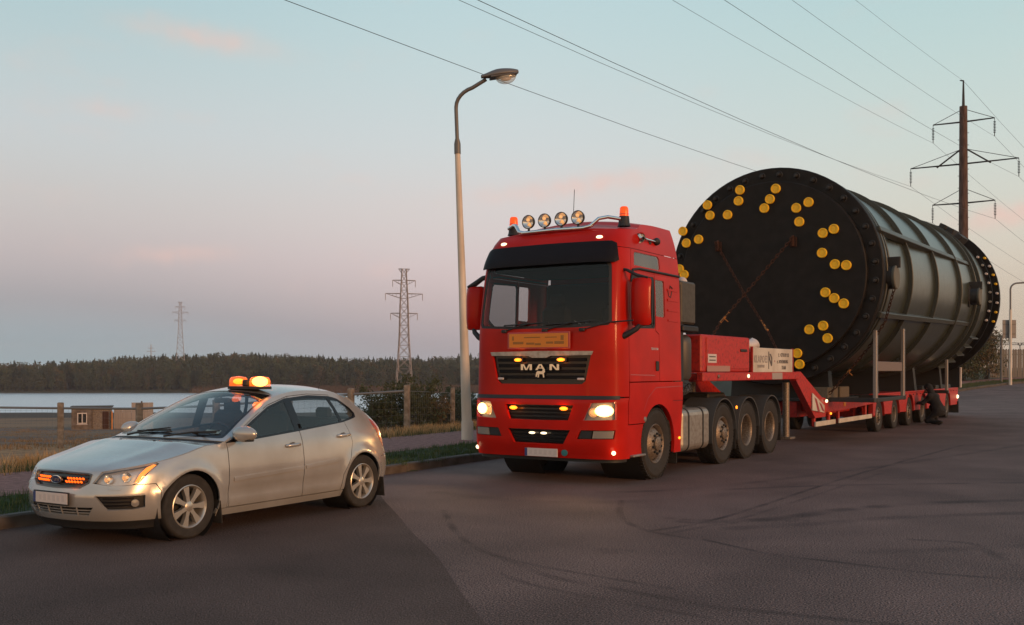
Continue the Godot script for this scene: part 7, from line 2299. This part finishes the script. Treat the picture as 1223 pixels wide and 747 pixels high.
# ---------- a crouching person, one continuous skin from a field of tapered bones ----------
func bones_mesh(g: Geo, bones: Array, cell: float, k: float) -> void:
	var lo := Vector3(1e9, 1e9, 1e9)
	var hi := -lo
	for b in bones:
		for e in [[b[0], b[2]], [b[1], b[3]]]:
			lo = lo.min(e[0] - Vector3.ONE * (e[1] + cell * 3))
			hi = hi.max(e[0] + Vector3.ONE * (e[1] + cell * 3))
	var n := Vector3i(((hi - lo) / cell).ceil()) + Vector3i.ONE
	var f := PackedFloat32Array()
	f.resize(n.x * n.y * n.z)
	f.fill(0.0)
	var reach := 5.0 / k
	for b in bones:
		var a: Vector3 = b[0]
		var c: Vector3 = b[1]
		var ra: float = b[2]
		var rc: float = b[3]
		var m := maxf(ra, rc) + reach
		var i0 := Vector3i(((a.min(c) - Vector3.ONE * m - lo) / cell).floor()).clamp(Vector3i.ZERO, n - Vector3i.ONE)
		var i1 := Vector3i(((a.max(c) + Vector3.ONE * m - lo) / cell).ceil()).clamp(Vector3i.ZERO, n - Vector3i.ONE)
		var ac := c - a
		var l2 := maxf(ac.length_squared(), 1e-9)
		for z in range(i0.z, i1.z + 1):
			for y in range(i0.y, i1.y + 1):
				var row := (z * n.y + y) * n.x
				for x in range(i0.x, i1.x + 1):
					var p := lo + Vector3(x, y, z) * cell
					var t := clampf((p - a).dot(ac) / l2, 0.0, 1.0)
					var d := p.distance_to(a + ac * t) - lerpf(ra, rc, t)
					if d < reach:
						f[row + x] += exp(-k * d)
	# surface nets on the level 1
	var id := PackedInt32Array()
	id.resize(f.size())
	id.fill(-1)
	var sx := 1
	var sy := n.x
	var sz := n.x * n.y
	var start := g.v.size()
	for z in n.z - 1:
		for y in n.y - 1:
			for x in n.x - 1:
				var o := x + y * sy + z * sz
				var mask := 0
				for q in 8:
					if f[o + (q & 1) + ((q >> 1) & 1) * sy + ((q >> 2) & 1) * sz] > 1.0:
						mask |= 1 << q
				if mask == 0 or mask == 255:
					continue
				var s := Vector3.ZERO
				var cnt := 0
				for q in 8:
					for ax in 3:
						if q & (1 << ax):
							continue
						var r := q | (1 << ax)
						if ((mask >> q) & 1) == ((mask >> r) & 1):
							continue
						var va := log(maxf(f[o + (q & 1) + ((q >> 1) & 1) * sy + ((q >> 2) & 1) * sz], 1e-12))
						var vb := log(maxf(f[o + (r & 1) + ((r >> 1) & 1) * sy + ((r >> 2) & 1) * sz], 1e-12))
						var t := clampf(va / (va - vb), 0.0, 1.0)
						var pq := Vector3(q & 1, (q >> 1) & 1, (q >> 2) & 1)
						var pr := Vector3(r & 1, (r >> 1) & 1, (r >> 2) & 1)
						s += pq.lerp(pr, t)
						cnt += 1
				id[o] = g.vert(lo + (Vector3(x, y, z) + s / cnt) * cell, Vector3.ZERO)
	var acc := PackedVector3Array()
	acc.resize(g.v.size())
	var quads := []
	for z in range(1, n.z - 1):
		for y in range(1, n.y - 1):
			for x in range(1, n.x - 1):
				var o := x + y * sy + z * sz
				var ins := f[o] > 1.0
				for ax in 3:
					var st: int = [sx, sy, sz][ax]
					if (f[o + st] > 1.0) == ins:
						continue
					var u: int = [sy, sz, sx][ax]
					var w: int = [sz, sx, sy][ax]
					var q := [id[o - u - w], id[o - w], id[o], id[o - u]]
					if q.min() < 0:
						continue
					var nn := (g.v[q[2]] - g.v[q[0]]).cross(g.v[q[3]] - g.v[q[1]])
					var outw := Vector3.ZERO
					outw[ax] = 1.0 if ins else -1.0
					if nn.dot(outw) < 0.0:
						nn = -nn
					for j in 4: acc[q[j]] += nn
					quads.append(q)
	for i in range(start, g.v.size()):
		g.n[i] = acc[i].normalized()
	for q in quads:
		g.idx(q[0], q[1], q[2])
		g.idx(q[0], q[2], q[3])

func person() -> void:
	# squats with the back to the road, facing the trailer (local +z), left knee down, both hands at the wheel
	var at := Vector3((1119.0 - 611.5) / 1200.0 * 30.6, 0, -30.6)
	var t := thing("person", "person in black hooded clothes crouching at the trailer's rear wheels, back to the road", "person", at, 216.0)
	var J := {
		"hip": Vector3(0, 0.43, -0.10), "waist": Vector3(0, 0.56, -0.03), "chest": Vector3(0.0, 0.80, 0.11), "neck": Vector3(0.01, 0.94, 0.19), "head": Vector3(0.01, 1.06, 0.25),
		"lh": Vector3(0.10, 0.42, -0.08), "rh": Vector3(-0.10, 0.42, -0.08),
		"lk": Vector3(0.20, 0.12, 0.18), "rk": Vector3(-0.20, 0.52, 0.28),
		"la": Vector3(0.19, 0.10, -0.24), "ra": Vector3(-0.19, 0.10, 0.10),
		"ls": Vector3(0.185, 0.86, 0.12), "rs": Vector3(-0.185, 0.86, 0.12),
		"le": Vector3(0.25, 0.66, 0.30), "re": Vector3(-0.25, 0.68, 0.32),
		"lw": Vector3(0.16, 0.64, 0.54), "rw": Vector3(-0.15, 0.70, 0.55)}
	var g := Geo.new()
	var body := [
		[J.hip, J.waist, 0.155, 0.145], [J.waist, J.chest, 0.145, 0.165], [J.chest, J.neck, 0.15, 0.07], [J.ls, J.rs, 0.085, 0.085], [J.neck, J.head, 0.06, 0.06],
		[J.lh, J.rh, 0.125, 0.125], [J.lh, J.lk, 0.105, 0.072], [J.rh, J.rk, 0.105, 0.072], [J.lk, J.la, 0.068, 0.048], [J.rk, J.ra, 0.068, 0.048],
		[J.ls, J.le, 0.068, 0.055], [J.rs, J.re, 0.068, 0.055], [J.le, J.lw, 0.053, 0.036], [J.re, J.rw, 0.053, 0.036]]
	bones_mesh(g, body, 0.016, 42.0)
	obj("clothed_body", g, mat("black_cloth", lin(0.011, 0.011, 0.0125), 0.95, 0.0, {"rim_enabled": true, "rim": 0.2}), t)
	# jacket hem and collar folds
	obj("jacket_hem", Geo.new().patch(rectp(0, 0, TAU, 1), [], Vector2(TAU / 28, 0.2), func(p: Vector2) -> Vector3:
		var r := 1.0 + 0.05 * sin(p.x * 5.0)
		return Vector3(cos(p.x) * (0.185 + 0.02 * p.y) * r, 0.60 - 0.16 * p.y, -0.02 - 0.07 * p.y + sin(p.x) * (0.165 + 0.02 * p.y) * r)), mat("jacket_cloth", lin(0.016, 0.016, 0.018), 0.95), t)
	var skin := mat("skin", lin(0.34, 0.19, 0.13), 0.55, 0.0, {"subsurf_scatter_enabled": true, "subsurf_scatter_strength": 0.1})
	# head: skull, jaw, nose, ears; turned down to the wheel
	var hb := Basis(Vector3.RIGHT, 0.55)
	var hc: Vector3 = J.head + Vector3(0, 0.045, 0.015)
	var h := Geo.new()
	bones_mesh(h, [[hc + hb * Vector3(0, 0.03, -0.02), hc + hb * Vector3(0, 0.03, 0.015), 0.082, 0.080], [hc + hb * Vector3(0, -0.03, 0.02), hc + hb * Vector3(0, -0.085, 0.06), 0.062, 0.035], [hc + hb * Vector3(0, 0.015, 0.09), hc + hb * Vector3(0, -0.03, 0.112), 0.010, 0.015],
		[hc + hb * Vector3(0.085, 0.02, -0.01), hc + hb * Vector3(0.085, -0.02, 0.0), 0.012, 0.010], [hc + hb * Vector3(-0.085, 0.02, -0.01), hc + hb * Vector3(-0.085, -0.02, 0.0), 0.012, 0.010], [hc + hb * Vector3(0.02, -0.062, 0.088), hc + hb * Vector3(-0.02, -0.062, 0.088), 0.009, 0.009], [hc + hb * Vector3(0, -0.05, -0.02), J.neck, 0.056, 0.06]], 0.007, 130.0)
	var head := obj("head", h, skin, t)
	for s in [-1.0, 1.0]:
		obj("eye", Geo.new().ball(hc + hb * Vector3(s * 0.031, 0.012, 0.083), Vector3(0.011, 0.007, 0.008), 8, 6, hb), M.plate_white, head)
	var hair := Geo.new()
	bones_mesh(hair, [[hc + hb * Vector3(0, 0.045, -0.03), hc + hb * Vector3(0, 0.055, 0.015), 0.084, 0.080], [hc + hb * Vector3(0, 0.0, -0.045), hc + hb * Vector3(0, -0.04, -0.045), 0.062, 0.05]], 0.008, 110.0)
	obj("hair", hair, mat("dark_hair", lin(0.012, 0.010, 0.009), 0.7), head)
	var hood := Geo.new()
	bones_mesh(hood, [[hc + hb * Vector3(0, 0.05, -0.03), hc + hb * Vector3(0, 0.06, 0.02), 0.098, 0.094], [hc + hb * Vector3(0, 0.0, -0.04), hc + hb * Vector3(0, -0.03, 0.0), 0.095, 0.085], [hc + hb * Vector3(0, -0.06, -0.05), J.neck + Vector3(0, -0.02, -0.03), 0.085, 0.095]], 0.010, 90.0)
	obj("hood", hood, M.jacket_cloth, t)
	# hands: palm, four fingers bent round the wheel's edge, thumb from the side
	for s in [1.0, -1.0]:
		var w: Vector3 = J.lw if s > 0 else J.rw
		var e: Vector3 = J.le if s > 0 else J.re
		var d := (w - e).normalized()
		var sd := Vector3(s, 0, 0)
		var dn: Vector3 = -d.cross(sd).normalized() * s
		if dn.y > 0: dn = -dn
		var bs := []
		var pal := w + d * 0.075
		bs.append([w - d * 0.02, w + d * 0.02, 0.028, 0.026])
		for k in 4:
			var o := sd * (0.030 - 0.020 * k)
			bs.append([w + d * 0.015 + o * 0.6, pal + o, 0.016, 0.013])
			var L: float = [0.062, 0.074, 0.070, 0.055][k]
			var k1: Vector3 = pal + o + d * L * 0.5 + dn * L * 0.12
			var k2: Vector3 = k1 + d * L * 0.22 + dn * L * 0.38
			bs.append([pal + o, k1, 0.0100, 0.0092])
			bs.append([k1, k2, 0.0092, 0.0085])
			bs.append([k2, k2 - d * L * 0.12 + dn * L * 0.30, 0.0085, 0.0072])
		var tb := w + d * 0.02 - sd * 0.028
		bs.append([tb, tb + d * 0.035 - sd * 0.03 + dn * 0.02, 0.013, 0.0105])
		bs.append([tb + d * 0.035 - sd * 0.03 + dn * 0.02, tb + d * 0.06 - sd * 0.026 + dn * 0.045, 0.0105, 0.0085])
		var hg := Geo.new()
		bones_mesh(hg, bs, 0.0045, 230.0)
		obj("hand", hg, skin, t)
		var a: Vector3 = J.la if s > 0 else J.ra
		var f := Geo.new()
		if s > 0:   # kneeling: toes down behind
			bones_mesh(f, [[a + Vector3(0, 0.0, -0.03), a + Vector3(0, -0.055, 0.06), 0.048, 0.042]], 0.010, 80.0)
		else:
			bones_mesh(f, [[a + Vector3(0, -0.05, -0.05), a + Vector3(0, -0.055, 0.17), 0.048, 0.040], [a, a + Vector3(0, -0.05, 0.02), 0.052, 0.05]], 0.010, 80.0)
		obj("shoe", f, M.black_plastic, t)

func _ready() -> void:
	rng.seed = 20
	setup_view()
	materials()
	ground()
	truck()
	trailer()
	vessel()
	car()
	lamp_post()
	pylons()
	fences()
	plants()
	person()
